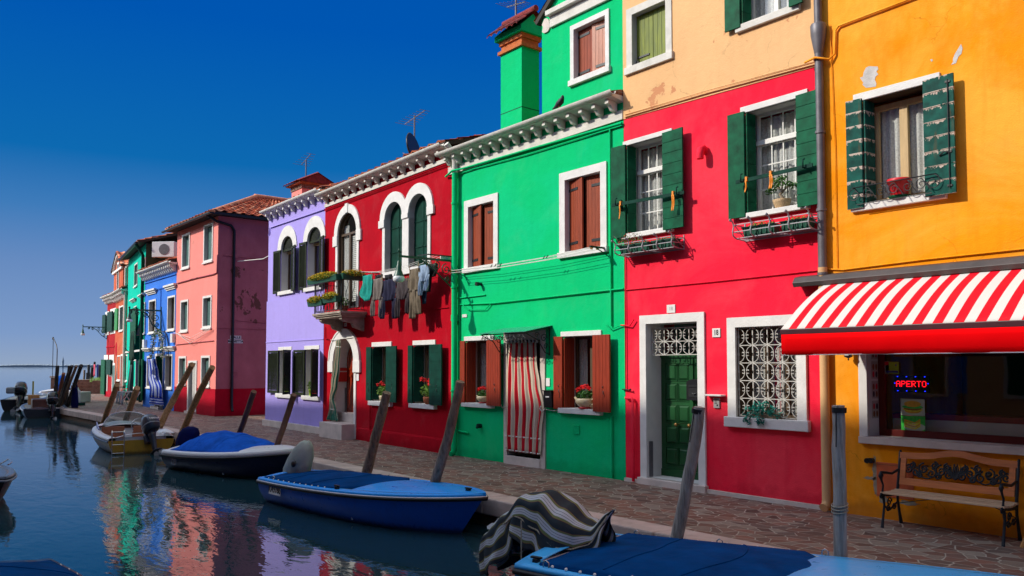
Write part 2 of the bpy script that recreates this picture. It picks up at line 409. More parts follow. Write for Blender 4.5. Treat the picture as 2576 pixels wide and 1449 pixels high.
mk = n.new('ShaderNodeMapRange', interpolation_type='SMOOTHSTEP'); n.l(dt.outputs['Value'], mk.inputs[0]); mk.inputs[1].default_value = .52; mk.inputs[2].default_value = .88
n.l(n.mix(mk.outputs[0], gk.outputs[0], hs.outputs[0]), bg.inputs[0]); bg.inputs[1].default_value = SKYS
scene.view_settings.view_transform = 'Standard'; scene.view_settings.look = 'None'; scene.view_settings.exposure = EXPO; scene.view_settings.gamma = 1
scene.render.engine = 'CYCLES'; scene.render.resolution_x = 1024; scene.render.resolution_y = 576
scene.cycles.max_bounces = 6; scene.cycles.transparent_max_bounces = 12; scene.cycles.use_denoising = True

# ------------------------------------------------------------------ water
m, nt, b = newmat('canal_water'); n = N(nt)
b.inputs['Base Color'].default_value = (.012, .042, .058, 1); b.inputs['Roughness'].default_value = .03; b.inputs['IOR'].default_value = 1.48
g = n.new('ShaderNodeNewGeometry').outputs['Position']
w1 = n.noise(n.scalev(g, 1.0, 2.2, 1), 1.6, 3, .5, .6); w2 = n.noise(n.scalev(g, 1, 1.6, 1), 6.0, 2, .5, .3); w3 = n.noise(n.scalev(g, .5, 1, 1), .35, 2)
calm = n.mapr(w3, .35, .65, .35, 1.0)
h = n.math('MULTIPLY', n.math('ADD', n.math('MULTIPLY', w1, 1.0), n.math('MULTIPLY', w2, .32)), calm)
bp = n.bump(h, .17, .05); n.l(bp, b.inputs['Normal'])
M['water'] = m
S = 9000
tag(MB().add([(-S, -S, WATER), (S, -S, WATER), (S, S, WATER), (-S, S, WATER)], [(0, 1, 2, 3)]).build('canal_water', M['water'], recalc=False), kind='structure')

# ------------------------------------------------------------------ pavement, kerb, quay wall
m, nt, b = newmat('porphyry_flagstones'); n = N(nt)
g = n.new('ShaderNodeTexCoord').outputs['Object']
dn = n.new('ShaderNodeTexNoise'); dn.inputs['Scale'].default_value = 2.2; dn.inputs['Detail'].default_value = 2; n.l(g, dn.inputs['Vector'])
ad = n.new('ShaderNodeMixRGB', blend_type='ADD'); ad.inputs[0].default_value = .13; n.l(g, ad.inputs[1]); n.l(dn.outputs['Color'], ad.inputs[2])
sc_ = n.scalev(ad.outputs[0], 1.0, 1.35, 0)
ve = n.new('ShaderNodeTexVoronoi', feature='DISTANCE_TO_EDGE', voronoi_dimensions='2D'); vc = n.new('ShaderNodeTexVoronoi', voronoi_dimensions='2D')
for v in (ve, vc): v.inputs['Scale'].default_value = 4.5; n.l(sc_, v.inputs['Vector']); v.inputs['Randomness'].default_value = .95
ed = n.math('ADD', ve.outputs['Distance'], n.math('ADD', n.math('MULTIPLY', n.math('SUBTRACT', n.noise(g, 14, 5), .5), .06), n.math('MULTIPLY', n.math('SUBTRACT', n.noise(g, 2.5, 2), .5), .07)))
mort = n.mapr(ed, .022, .050)
sp = n.new('ShaderNodeSeparateColor'); n.l(vc.outputs['Color'], sp.inputs[0])
stone = n.ramp(sp.outputs[0], [(0, (.09, .048, .036)), (.2, (.21, .085, .055)), (.4, (.14, .095, .075)), (.6, (.28, .12, .08)), (.8, (.22, .15, .11)), (1, (.32, .26, .20))])
stone = n.mix(n.mapr(n.noise(g, 9, 6, .65), .35, .75, 0, .4), stone, (.11, .08, .07))
c = n.mix(mort, n.mix(n.mapr(n.noise(g, 5, 4), .3, .7), (.48, .42, .33), (.30, .26, .20)), stone)
c = n.mix(n.mapr(n.noise(g, .6, 5), .4, .7, 0, .3), c, (.10, .09, .07))
n.l(c, b.inputs['Base Color']); b.inputs['Roughness'].default_value = .7; b.inputs['Specular IOR Level'].default_value = .3
n.l(n.bump(n.math('ADD', mort, n.math('MULTIPLY', n.noise(g, 12, 5), .7)), .6, .012), b.inputs['Normal'])
M['paving'] = m
inner = [(-14, 8.02), (5.5, 8.02), (9.3, 7.97), (22, 8.1), (37.3, 8.42), (43.9, 8.3), (67, 11.7)]
outer = [(-14, 7.60), (5.5, 7.58), (9.3, 7.55), (22, 7.68), (37.3, 8.0), (44.1, 7.86), (67.4, 11.5)]
pv = [uv(*p) for p in inner] + [uv(67, 60), uv(-14, 60)]
mb = MB(); tri = tessellate_polygon([[Vector((p.x, p.y, 0)) for p in pv]]); mb.add(pv, [tuple(t) for t in tri])
o = mb.build('pavement', M['paving'], recalc=False); tag(o, kind='structure')
for f in o.data.polygons:
    pass
b_ = bmesh.new(); b_.from_mesh(o.data)
for f in b_.faces:
    f.normal_update()
    if f.normal.z < 0: f.normal_flip()
b_.to_mesh(o.data); b_.free()
# kerb blocks of pale stone, slightly uneven, as one edging
mb = MB(); mj = MB()
def along(path, s):
    for a, b2 in zip(path, path[1:]):
        L = math.hypot(b2[0] - a[0], b2[1] - a[1])
        if s <= L: return (a[0] + (b2[0] - a[0]) * s / L, a[1] + (b2[1] - a[1]) * s / L)
        s -= L
    return path[-1]
tot = sum(math.dist(a, b2) for a, b2 in zip(outer, outer[1:])); s = 0; rk = random.Random(4)
while s < tot - .3:
    L = rk.uniform(1.1, 1.9); e = min(s + L, tot); k = e - .012
    so_, eo = along(outer, s), along(outer, k); toti = sum(math.dist(a, b2) for a, b2 in zip(inner, inner[1:]))
    si, ei = along(inner, s * toti / tot), along(inner, k * toti / tot)
    zt = .012 + rk.uniform(-.004, .006); j = rk.uniform(-.012, .012)
    P = [uv(so_[0], so_[1] + j), uv(eo[0], eo[1] + j), uv(*ei), uv(*si)]
    mb.add([p + Vector((0, 0, zt)) for p in P] + [p + Vector((0, 0, -.24)) for p in P], [(0, 1, 2, 3), (4, 5, 6, 7), (0, 1, 5, 4), (1, 2, 6, 5), (2, 3, 7, 6), (3, 0, 4, 7)])
    s = e
M['kerb'] = mat('worn_kerb_stone', (.47, .37, .32), .8, .22, 2.5, .6, 25)
tag(mb.build('kerb', M['kerb'], bevel=.02), kind='structure')
mb = MB()
ow = [uv(a, b2 + .06) for a, b2 in outer] + [uv(67.3, 60)]
for a, b2 in zip(ow, ow[1:]): mb.add([a + Vector((0, 0, -.235)), b2 + Vector((0, 0, -.235)), b2 + Vector((0, 0, -2)), a + Vector((0, 0, -2))], [(0, 1, 2, 3)])
tag(mb.build('quay_wall', M['darkbrick']), kind='structure')

# the bank across the canal: quay and a row of tall houses whose shade falls on this side
mb = MB().box(-64, 16, -16, -2.4, -2, 0)
tag(mb.build('opposite_quay', M['paving']), kind='structure')
wd = [3, 11, 7, 8, 9, 6, 10, 8, 9]; x = 16.0; rr = random.Random(3)
TOP = 14.25
ob_cols = ['bankwall', 'pink', 'cream', 'blue', 'bankwall', 'orange', 'cream', 'pink', 'bankwall']
for i, wx in enumerate([9, 8, 10, 7, 9, 8, 10, 9, 8]):
    t = thing('canal_house', ['pale yellow', 'salmon', 'cream', 'blue', 'ivory', 'ochre', 'sandy', 'rose', 'far ivory'][i] + ' tall house on the opposite bank facing the boats', 'house', (x - wx, -6, 0), R(0))
    mb = MB().box(0, wx, -8, 0, 0, TOP + rr.uniform(-.12, .12)); mb.build('wall', M[ob_cols[i]], t)
    for fl in range(4):
        for k in range(3):
            cx = wx * (k + .5) / 3; wm = MB().box(cx - .62, cx + .62, 0, .05, 1.0 + fl * 3.3, 2.75 + fl * 3.3); wm.build('window', M['white'], t)
            MB().box(cx - .5, cx + .5, .05, .07, 1.12 + fl * 3.3, 2.63 + fl * 3.3).build('shutter', M['dkgreen'], t)
    x -= wx

# distant shore of the lagoon
M['shore'] = mat('haze_tinted_shore', (.20, .25, .30), .95, .2, .01)  # distance haze is put into this blue-grey base colour
mb = MB(); rs = random.Random(8)
a0 = on_z('D', -60, 921.6, 0.2)
def dirp(x, dist):
    d = AXH + RT * ((x - CX) / (FPX / math.cos(TAU))); d.z = 0; return d.normalized() * dist
X0, X1 = -300, 300; top = []; xx = X0
DD = 2600.0
pts = []
while xx <= X1:
    base = 2.0 if xx > 252 else 5.0 + 3.5 * abs(math.sin(xx * .021)) + rs.uniform(-.8, 1.2)
    pts.append((xx, max(1.5, base))); xx += rs.uniform(1.5, 4)
vs = []; 
for x_, h_ in pts:
    p = dirp(x_, DD); p2 = dirp(x_, DD + 300)
    vs += [(p.x, p.y, WATER), (p.x, p.y, h_ * .55), (p2.x, p2.y, h_), (p2.x, p2.y, WATER)]
fs = []
for i in range(len(pts) - 1):
    for k in range(3): fs.append((i * 4 + k, i * 4 + k + 1, (i + 1) * 4 + k + 1, (i + 1) * 4 + k))
o = mb.add(vs, fs).build('distant_shore', M['shore']); tag(o, kind='structure')
t_ = dirp(285 * 1.0 * .5 + 18, DD + 50); 
p = dirp(158, DD + 40)
o = MB().box(p.x - 2.5, p.x + 2.5, p.y - 2.5, p.y + 2.5, 0, 17).lathe([(3.3, 17), (1.5, 23), (0.1, 30)], 8, (p.x, p.y, 0)).build('bell_tower', M['shore'])
tag(o, 'slender pointed bell tower on the distant shore across the lagoon', 'tower')
# low brick wall and steps closing the quay at its far end
t = thing('brick_steps', 'low brick wall with a flight of steps where the quay ends at the lagoon', 'steps', (0, 0, 0))
A = on_z('A1', 365, 1225, 0); Bp = on_z('A1', 480, 1225, 0); C_ = on_z('A1', 670, 1222, 0); D_ = on_z('A1', 740, 1222, 0)
ux = (D_ - A).normalized(); uy = Vector((-ux.y, ux.x, 0))
if uy.x > 0: uy = -uy
F2 = Matrix(((ux.x, uy.x, 0, A.x), (ux.y, uy.y, 0, A.y), (0, 0, 1, 0), (0, 0, 0, 1)))
L1 = (Bp - A).length; L2 = (C_ - A).length; L3 = (D_ - A).length + 3
MB().box(0, L1, 0, .5, -.5, 1.15, F2).box(L2, L3, 0, .5, 0, .95, F2).build('wall', M['brick'], t)
MB().box(-.06, L1 + .04, -.06, .56, 1.15, 1.3, F2).build('coping', M['istria'], t)
mb = MB()
for k in range(5): mb.box(L1, L2, .1 + k * .34, 3, k * .2, .2 + k * .2, F2)
mb.build('step', M['brick'], t)
# grass behind it
gm_ = MB(); 
for k in range(900):
    P = F2 @ Vector((random.uniform(L2 - .3, L3), random.uniform(.5, 2.2), .85)); gm_.add([P, P + Vector((.05, .03, 0)), P + Vector((random.uniform(-.1, .1), random.uniform(-.1, .1), random.uniform(.15, .4)))], [(0, 1, 2)])
tag(gm_.build('grass', M['leaflt'], recalc=False), 'grass growing behind the low brick wall at the end of the quay', 'grass', kind='stuff')
# ------------------------------------------------------------------ facade builders
def rect_loop(s0, s1, z0, z1): return [(s0, z0), (s1, z0), (s1, z1), (s0, z1)]
def arch_loop(s0, s1, z0, zs, zt, n=14):
    c = (s0 + s1) / 2; a = (s1 - s0) / 2
    return [(s0, z0), (s1, z0)] + [(c + a * math.cos(math.pi * k / n), zs + (zt - zs) * math.sin(math.pi * k / n)) for k in range(n + 1)]
def arc(s0, s1, zs, zt, n=14):
    c = (s0 + s1) / 2; a = (s1 - s0) / 2
    return [(c - a * math.cos(math.pi * k / n), zs + (zt - zs) * math.sin(math.pi * k / n)) for k in range(n + 1)]

class House:
    def __init__(s, fr, name, label, cat='house'):
        s.fr = fr; s.root = thing(name, label, cat, fr.o, fr.rz); s.holes = []; s.p = fr.p; s.rect = fr.rect
    def wall(s, outline, m, depth=6, name='wall', y=0.0, holes=None, zs=None):
        mb = MB(); hs = s.holes if holes is None else holes
        mb.ring(outline, hs, y, y + depth, sides=False)
        mb.lining(outline, y, y + depth)
        mb.add([(a, y + depth, b) for a, b in outline], [tuple(range(len(outline)))])
        return mb.build(name, m, s.root, recalc=False)

def glazing(H, win, loop, y, frame, m, nx=1, nz=None, fw=.05, arch=None, glass='glass', curtain='lace', ctop=None, cfrac=1.0, transom=None):
    xs = [a for a, b in loop]; zs = [b for a, b in loop]; x0, x1, z0, z1 = min(xs), max(xs), min(zs), max(zs)
    mb = MB()
    if arch:   # arch = springing height
        zs_ = arch; outer = loop; inn = arch_loop(x0 + fw, x1 - fw, z0 + fw, zs_, z1 - fw)
        mb.ring(outer, [inn], y - .03, y + .02)
        mb.box(x0 + fw, x1 - fw, y - .032, y + .02, zs_ - fw / 2, zs_ + fw / 2)
        ztop = zs_
    else:
        mb.ring(rect_loop(x0, x1, z0, z1), [rect_loop(x0 + fw, x1 - fw, z0 + fw, z1 - fw)], y - .03, y + .02); ztop = z1 - fw
    if transom: mb.box(x0 + fw, x1 - fw, y - .034, y + .02, transom - fw * .6, transom + fw * .6); ztop = transom
    if nx > 1:
        for k in range(1, nx):
            xc = x0 + (x1 - x0) * k / nx; mb.box(xc - fw * .7, xc + fw * .7, y - .036, y + .022, z0 + fw, ztop)
    mb.build('sash', m, win)
    g = MB(); g.ring(loop, [], y, y, sides=False); g.build('pane', M[glass], win, recalc=False)
    if nz:
        mm_ = MB(); nxx, rows = nz
        for k in range(1, nxx):
            xc = x0 + fw + (x1 - x0 - 2 * fw) * k / nxx; mm_.box(xc - .009, xc + .009, y - .018, y - .004, z0 + fw, z1 - fw)
        for zc in rows: mm_.box(x0 + fw, x1 - fw, y - .02, y - .005, zc - .009, zc + .009)
        mm_.build('glazing_bar', m, win)
    if curtain:
        ct = (ctop or z1 - .03)
        for (a, b2) in (((0, .5), (.5, 1)) if cfrac >= 1 else ((0, cfrac / 2), (1 - cfrac / 2, 1))):
            c = MB(); ph = random.uniform(0, 6); xa = x0 + (x1 - x0) * a; xb = x0 + (x1 - x0) * b2
            c.sheet(lambda u, v: (xa + (xb - xa) * u, y + .07 + .022 * math.sin(u * 26 + ph + .5 * math.sin(v * 3)) * (.6 + .4 * v), ct - (ct - z0 - .04) * v), 40, 6)
            c.build('curtain', M[curtain], win)

def leaf(mb_, x0, x1, z0, z1, y0, y1, style, Mx=None):
    """one shutter leaf between y0 (front) and y1"""
    if style == 'h':
        n = max(3, round((z1 - z0) / .19)); h = (z1 - z0) / n
        mb_.box(x0 + .006, x1 - .006, y0 + .007, y1, z0 + .004, z1 - .004, Mx)
        for k in range(n): mb_.box(x0, x1, y0, y1 - .008, z0 + k * h + .004, z0 + (k + 1) * h - .004, Mx)
    elif style == 'v':
        n = max(2, round((x1 - x0) / .085)); w_ = (x1 - x0) / n
        mb_.box(x0 + .004, x1 - .004, y0 + .006, y1, z0 + .004, z1 - .004, Mx)
        for k in range(n): mb_.box(x0 + k * w_ + .003, x0 + (k + 1) * w_ - .003, y0, y1 - .006, z0, z1, Mx)
    elif style == 'l':
        f = .05
        for a in ((x0, x0 + f), (x1 - f, x1)): mb_.box(a[0], a[1], y0, y1, z0, z1, Mx)
        for a in ((z0, z0 + .09), (z1 - .07, z1)): mb_.box(x0 + f, x1 - f, y0, y1, a[0], a[1], Mx)
        n = int((z1 - z0 - .16) / .042)
        for k in range(n):
            z = z0 + .10 + k * .042
            vs = [(x0 + f, y0 + .004, z), (x1 - f, y0 + .004, z), (x1 - f, y1 - .004, z + .034), (x0 + f, y1 - .004, z + .034)]
            vs += [(a, b2, c + .008) for a, b2, c in vs]
            mb_.add(vs, [(0, 1, 2, 3), (4, 5, 6, 7), (0, 1, 5, 4), (2, 3, 7, 6)], M=Mx)
def leaf_obj(parent, m, w, z0, z1, style, hinge, ang, t=.035, name='shutter'):
    """leaf hinged at (x,y), turned by ang about the vertical; ang 0 = lies along +x with its face to -y"""
    mb_ = MB(); Mx = Matrix.Translation((hinge[0], hinge[1], 0)) @ Matrix.Rotation(ang, 4, 'Z')
    leaf(mb_, 0, w, z0, z1, -t, 0, style, Mx); return mb_.build(name, m, parent)

def bifold(H, win, s0, s1, z0, z1, wl, wr, m, style, inner=.26, dz=(-.02, .02), kinds='lr', hook=True):
    za, zb = z0 + dz[0], z1 + dz[1]
    if 'l' in kinds:
        o = leaf_obj(win, M[m], wl, za, zb, style, (s0 + .005, -.085), math.pi + R(2)); leaf_flip = None
        # inner leaf lining the reveal
        b_ = MB(); Mx = Matrix.Translation((s0 + .005, -.05, 0)) @ Matrix.Rotation(R(84), 4, 'Z'); leaf(b_, 0, inner, za + .03, zb - .03, -.032, 0, style, Mx); b_.build('shutter', M[m], win)
    if 'r' in kinds:
        o = leaf_obj(win, M[m], wr, za, zb, style, (s1 - .03, -.085), R(-3))
        b_ = MB(); Mx = Matrix.Translation((s1 - .01, -.05, 0)) @ Matrix.Rotation(R(93), 4, 'Z'); leaf(b_, 0, inner, za + .03, zb - .03, 0, .03, style, Mx); b_.build('shutter', M[m], win)
    if hook:
        b_ = MB(); zc = za + (zb - za) * .28
        for sx in ((s0 - wl * .15) if 'l' in kinds else None, (s1 + wr * .55) if 'r' in kinds else None):
            if sx is None: continue
            b_.tube([(sx, -.125, zc), (sx + .01, -.15, zc - .04), (sx + .035, -.14, zc - .09), (sx, -.125, zc - .17)], .007, 5)
            b_.tube([(sx, -.12, zc + .08), (sx, -.16, zc + .06), (sx, -.12, zc + .03)], .008, 5)
        if b_.f: b_.build('latch', M['iron'], win)

def window(H, name, s0, s1, z0, z1, style='lintel', arch=None, rev=.28, lm='white', lin_h=.14, sill_h=.09, over=.09, sill_over=.10, fw=.13, proud=.03, stone_name=None, revm='reveal', sill_out=.07, split_rev=True):
    """stone surround + reveal; returns the window part"""
    loop = arch_loop(s0, s1, z0, arch, z1) if arch else rect_loop(s0, s1, z0, z1)
    H.holes.append(loop); mb_ = MB()
    if style == 'full':
        e = fw; outer = rect_loop(s0 - e, s1 + e, z0 - .002, z1 + e); mb_.ring(outer, [rect_loop(s0, s1, z0, z1)], -proud, .0)
        mb_.box(s0 - e - .03, s1 + e + .03, -proud - .035, .05, z0 - sill_h, z0)
    elif style == 'lintel':
        mb_.box(s0 - over, s1 + over, -proud, .04, z1, z1 + lin_h); sl_ = MB().box(s0 - sill_over, s1 + sill_over, -sill_out, .04, z0 - sill_h, z0)
    elif style == 'arch': sl_ = None; mb_.box(s0 - sill_over, s1 + sill_over, -sill_out, .04, z0 - sill_h, z0)
    win = mb_.build('window' if not stone_name else stone_name, M[lm], H.root, bevel=.006)
    if style == 'lintel': sl_.build('sill', M[lm], win, bevel=.008)
    r_ = MB(); r_.lining(loop, 0, rev); r_.box(s0 + .001, s1 - .001, -.0, rev, z0 - .03, z0 + .001); r_.build('reveal', M[revm], win)
    return win
def archivolt(H, win, s0, s1, zs, zt, t, tt, m, foot=.0, block=None, y=-.045, key=False):
    """raised arch band round an arched opening; block=(height, extra width) for impost blocks; foot = lower end of the jambs"""
    n = 20; inn = arc(s0, s1, zs, zt, n); out = arc(s0 - t, s1 + t, zs, zt + tt, n)
    loop = out + inn[::-1]; mb_ = MB(); mb_.ring(loop, [], y, .0)
    if block:
        for a, b2 in ((s0 - t - block[1], s0), (s1, s1 + t + block[1])): mb_.box(a, b2, y - .012, 0, zs - block[0], zs + .003)
    if foot:
        jw = t * .62
        for a, b2 in ((s0 - jw, s0), (s1, s1 + jw)): mb_.box(a, b2, y + .012, 0, foot, zs - (block[0] if block else 0))
    if key: c = (s0 + s1) / 2; mb_.box(c - .09, c + .09, y - .02, 0, zt + .0, zt + tt + .03)
    return mb_.build('arch_surround', M[m], win, bevel=.006)

def cornice(H, s0, s1, z0, hf, hc, proj, n, m='white', gutter=True, gm=None, cw=.10, fascia=True):
    mb_ = MB()
    if fascia: mb_.box(s0, s1, -.03, .0, z0, z0 + hf)
    zt = z0 + hf + hc
    mb_.box(s0, s1, -proj, .0, zt, zt + .05)
    mb_.extr([(-proj * .45, zt), (-proj, zt + .002), (-proj, zt), (-proj * .2, zt - .04), (0, zt - .06), (0, zt)], s0, s1)
    o = mb_.build('cornice', M[m], H.root, bevel=.004)
    for k in range(n):
        c = s0 + (s1 - s0) * (k + .5) / n; cb = MB()
        cb.extr([(-.02, zt - .03), (-proj * .82, zt - .03), (-proj * .84, zt - hc * .45), (-proj * .6, zt - hc * .55), (-proj * .42, zt - hc * .95), (-.02, zt - hc * 1.05)], c - cw / 2, c + cw / 2)
        cb.build('corbel', M[m], o)
    if gutter:
        g_ = MB(); r_ = .075; pts = [(-proj - .0 + r_ * math.cos(a), zt + .085 + r_ * math.sin(a)) for a in [math.pi + math.pi * k / 10 for k in range(11)]]
        pts += [(a * 1 + .0 if False else (-proj + (a + proj) * .86), zt + .085 + (b2 - zt - .085) * .86) for a, b2 in pts[::-1]]
        g_.extr(pts, s0 - .04, s1 + .04, sm=False); g_.build('gutter', M[gm or m], H.root)
    return zt

def tiled(parent, P0, P1, P2, P3, name='roof', cols=None, rows=None, thick=.05, recalc=False):
    """clay pantile surface: P0-P1 is the eave, P3-P2 the top edge"""
    P0, P1, P2, P3 = map(Vector, (P0, P1, P2, P3)); Lx = (P1 - P0).length; Ly = ((P3 - P0).length + (P2 - P1).length) / 2
    Lt = (P2 - P3).length; nc = cols or max(2, int(max(Lx, Lt) / .19)); nr = rows or max(2, int(Ly / .33))
    nrm = (P1 - P0).cross(P3 - P0).normalized()
    if nrm.z < 0: nrm = -nrm
    mb_ = MB(); nu = 6; rt = random.Random(5)
    for r_ in range(nr):
        for c in range(nc):
            jit = rt.uniform(-.012, .012); vs = []; us = []; dr = rt.uniform(-.02, .02)
            for j in (0, 1):
                v = (r_ + j * 1.12 + dr * (1 - j)) / nr; v = max(0, min(1.0, v))
                for i in range(nu + 1):
                    u = (c + i / nu) / nc; a = P0 + (P1 - P0) * u; b2 = P3 + (P2 - P3) * u
                    hgt = (.045 * math.sin(math.pi * i / nu) if c % 2 == 0 else -.02 * math.sin(math.pi * i / nu)) + (.028 if j == 0 else .0) + jit
                    vs.append(a + (b2 - a) * v + nrm * (hgt + thick)); us.append((c + .5 + .001 * i, r_ + .5))
            fs = [(i, i + 1, nu + 1 + i + 1, nu + 1 + i) for i in range(nu)]
            b0 = len(vs); lip = [vs[i] - nrm * .03 for i in range(nu + 1)]
            mb_.add(vs + lip, fs + [(i, i + 1, b0 + i + 1, b0 + i) for i in range(nu)], True, uvs=us + us[:nu + 1])
    ev = MB()
    tl_, mb_ = mb_, ev
    mb_.add([P0, P1, P2, P3], [(0, 1, 2, 3)])
    mb_.add([P0 - nrm * .06, P1 - nrm * .06, P2 - nrm * .06, P3 - nrm * .06], [(0, 1, 2, 3)])
    mb_.lining([(0, 0)], 0, 0) if False else None
    mb_.add([P0 - nrm * .06, P1 - nrm * .06, P1 + nrm * .03, P0 + nrm * .03], [(0, 1, 2, 3)])
    mb_.add([P1 - nrm * .06, P2 - nrm * .06, P2 + nrm * .03, P1 + nrm * .03], [(0, 1, 2, 3)])
    mb_.add([P0 - nrm * .06, P3 - nrm * .06, P3 + nrm * .03, P0 + nrm * .03], [(0, 1, 2, 3)])
    o = tl_.build(name, M['tile'], parent, recalc=False); ev.build('eaves_board', M['eaves'], o); return o

def pipe(H, pts, r, m, name='drainpipe', clips=True, n=10):
    mb_ = MB().tube(pts, r, n)
    if clips:
        a, b2 = Vector(pts[0]), Vector(pts[-1])
        for k in range(1, 5):
            P = a.lerp(b2, k / 5)
            if abs((b2 - a).normalized().z) > .9: mb_.lathe([(r * 1.25, -.02), (r * 1.25, .02)], n, P)
    return mb_.build(name, M[m], H.root)
def cable(H, pts, r, m, name='cable'):
    return MB().tube(pts, r, 5).build(name, M[m], H.root)

def spiral(c, r0, r1, turns, a0, n=18, flip=1):
    return [(c[0] + (r0 + (r1 - r0) * k / n) * math.cos(a0 + flip * turns * 2 * math.pi * k / n), c[1] + (r0 + (r1 - r0) * k / n) * math.sin(a0 + flip * turns * 2 * math.pi * k / n)) for k in range(n + 1)]
def cloth_strip(mb_, rows, nx, y, amp, freq, ph=0, uoff=0, uscale=1):
    """rows = [(z, xl, xr)] from top to bottom; a hanging strip of fabric with folds"""
    base = []; ny = len(rows)
    Wr = max(b2 - a for _, a, b2 in rows)
    vs = []; us = []
    for j, (z, a, b2) in enumerate(rows):
        sq = Wr / max(.02, (b2 - a))
        for i in range(nx + 1):
            u = i / nx; A = amp * min(3.0, sq ** .7) * (.35 + .65 * min(1, j / max(1, ny - 1) * 2))
            vs.append((a + (b2 - a) * u, y + A * math.sin(u * freq + ph + .35 * math.sin(j * .6)) + amp * .4 * math.sin(u * freq * .37 + j * .4), z)); us.append((uoff + u * uscale, j / (ny - 1)))
    fs = [(j * (nx + 1) + i, j * (nx + 1) + i + 1, (j + 1) * (nx + 1) + i + 1, (j + 1) * (nx + 1) + i) for j in range(ny - 1) for i in range(nx)]
    mb_.add(vs, fs, True, uvs=us)
def rows_interp(keys, n=14):
    out = []; z0, z1 = keys[0][0], keys[-1][0]
    for k in range(n + 1):
        z = z0 + (z1 - z0) * k / n
        for (za, la, ra), (zb, lb, rb) in zip(keys, keys[1:]):
            if min(za, zb) - 1e-6 <= z <= max(za, zb) + 1e-6:
                t = 0 if za == zb else (z - za) / (zb - za); t = t * t * (3 - 2 * t); out.append((z, la + (lb - la) * t, ra + (rb - ra) * t)); break
    return out
def dz(H, c, x, ya, yb, d=0): return abs(H.p(c, x, ya, d)[1] - H.p(c, x, yb, d)[1])
def sx(H, c, x, y, d=0): return H.p(c, x, y, d)[0]
def zx(H, c, x, y, d=0): return H.p(c, x, y, d)[1]

# ================================================================== red and cream house, no. 18
fr = Frame(9.83, 10.62, 6.07, 10.62)
H = HR = House(fr, 'red_cream_house', 'house with strawberry red lower storeys and peeling cream top storey, number 18 over its door')
W = fr.w
zb0, zb1 = zx(H, 'D', 1562, 303), zx(H, 'D', 2060, 166)
low_holes = []; up_holes = []
def upper_red(c, xl, xr, yt, yb, xll, xrr, ltop, sbot, tb, rows, name):
    s0, s1, z0, z1 = H.rect(c, xl, xr, yt, yb)
    win = window(H, name, s0, s1, z0, z1, 'lintel', lin_h=ltop, sill_h=sbot, over=.10, sill_over=.11, rev=.3)
    g0, g1 = s0 + .02, s1 - .02
    zt = z1 - (z1 - z0) * tb
    glazing(H, win, rect_loop(g0, g1, z0, zt - .03), .26, None, M['sash_white'], fw=.055, nz=(4, [z0 + (zt - z0) * .33, z0 + (zt - z0) * .66]), curtain='lace')
    glazing(H, win, rect_loop(g0, g1, zt - .03, z1), .26, None, M['sash_white'], fw=.045, nz=(4, []), curtain='lace', ctop=z1 - .06)
    MB().box(g0, g1, .2, .27, zt - .07, zt + .0).build('transom', M['sash_white'], win)
    bifold(H, win, s0, s1, z0, z1, s0 - sx(H, c, xll, (yt + yb) / 2, .1), sx(H, c, xrr, (yt + yb) / 2, .1) - s1, 'dkgreen', 'h', inner=.2, dz=(-.06, .01), hook=False)
    return s0, s1, z0, z1, win
UL = upper_red('A8', 205, 497, 511, 1153, 75, 622, dz(H, 'A8', 170, 487, 520), dz(H, 'A8', 170, 1160, 1195), .28, 2, 'l')
UR = upper_red('A8', 1068, 1472, 272, 1005, 920, 1610, dz(H, 'A8', 1027, 240, 285), dz(H, 'A8', 1038, 1010, 1048), .27, 2, 'r')
# closing bars across the open shutters, with orange ribbons tied on
def shutter_bar(c, xa, ya, xb, yb, win, label):
    a = H.p(c, xa, ya, .19); b2 = H.p(c, xb, yb, .19)
    mb = MB().bar((a[0], -.19, a[1]), (b2[0], -.19, b2[1]), .02, .055)
    for P, sg in ((a, 1), (b2, -1)):
        mb.tube([(P[0] + sg * .12, -.10, P[1] + .0), (P[0] + sg * .12, -.24, P[1] - .02), (P[0] + sg * .12, -.24, P[1] + .09), (P[0] + sg * .12, -.2, P[1] + .11)], .012, 6)
        mb.box(P[0] + sg * .12 - .02, P[0] + sg * .12 + .02, -.125, -.10, P[1] - .09, P[1] + .09)
    mb.build('shutter_bar', M['dkgreen2'], win)
    return a, b2
def ribbon(c, x, y, L, label, bow=False):
    s, z = H.p(c, x, y, .2); r = thing('ribbon', label, 'ribbon', fr.world(s, .2, z), fr.rz, 'orange ribbons tied to the shutter bars')
    mb = MB().box(-.016, .016, -.018, .03, -.035, .035)
    for dx in (0, .03) if bow else (0,):
        mb.sheet(lambda u, v: (dx + (u - .5) * .024 + .04 * dx * v + .012 * math.sin(v * 5), -.03 - .008 * math.sin(v * 6 + u), -.03 - L * v), 3, 10)
    mb.build('ribbon_tail', M['gp_orange'], r, solid=.003)
shutter_bar('A8', 90, 945, 610, 850, UL[4], ''); shutter_bar('A8', 985, 778, 1540, 652, UR[4], '')
ribbon('A8', 150, 930, .25, 'single orange ribbon on the shutter bar right beside the green house')
ribbon('A8', 530, 858, .26, 'doubled orange ribbon at the right end of the shutter bar nearer the green house', True)
ribbon('A8', 1062, 755, .17, 'orange ribbon left of the bonsai, on the bar nearer the grey drainpipe')
ribbon('A8', 1238, 712, .20, 'orange ribbon tied over the bonsai at the middle of a shutter bar', True)
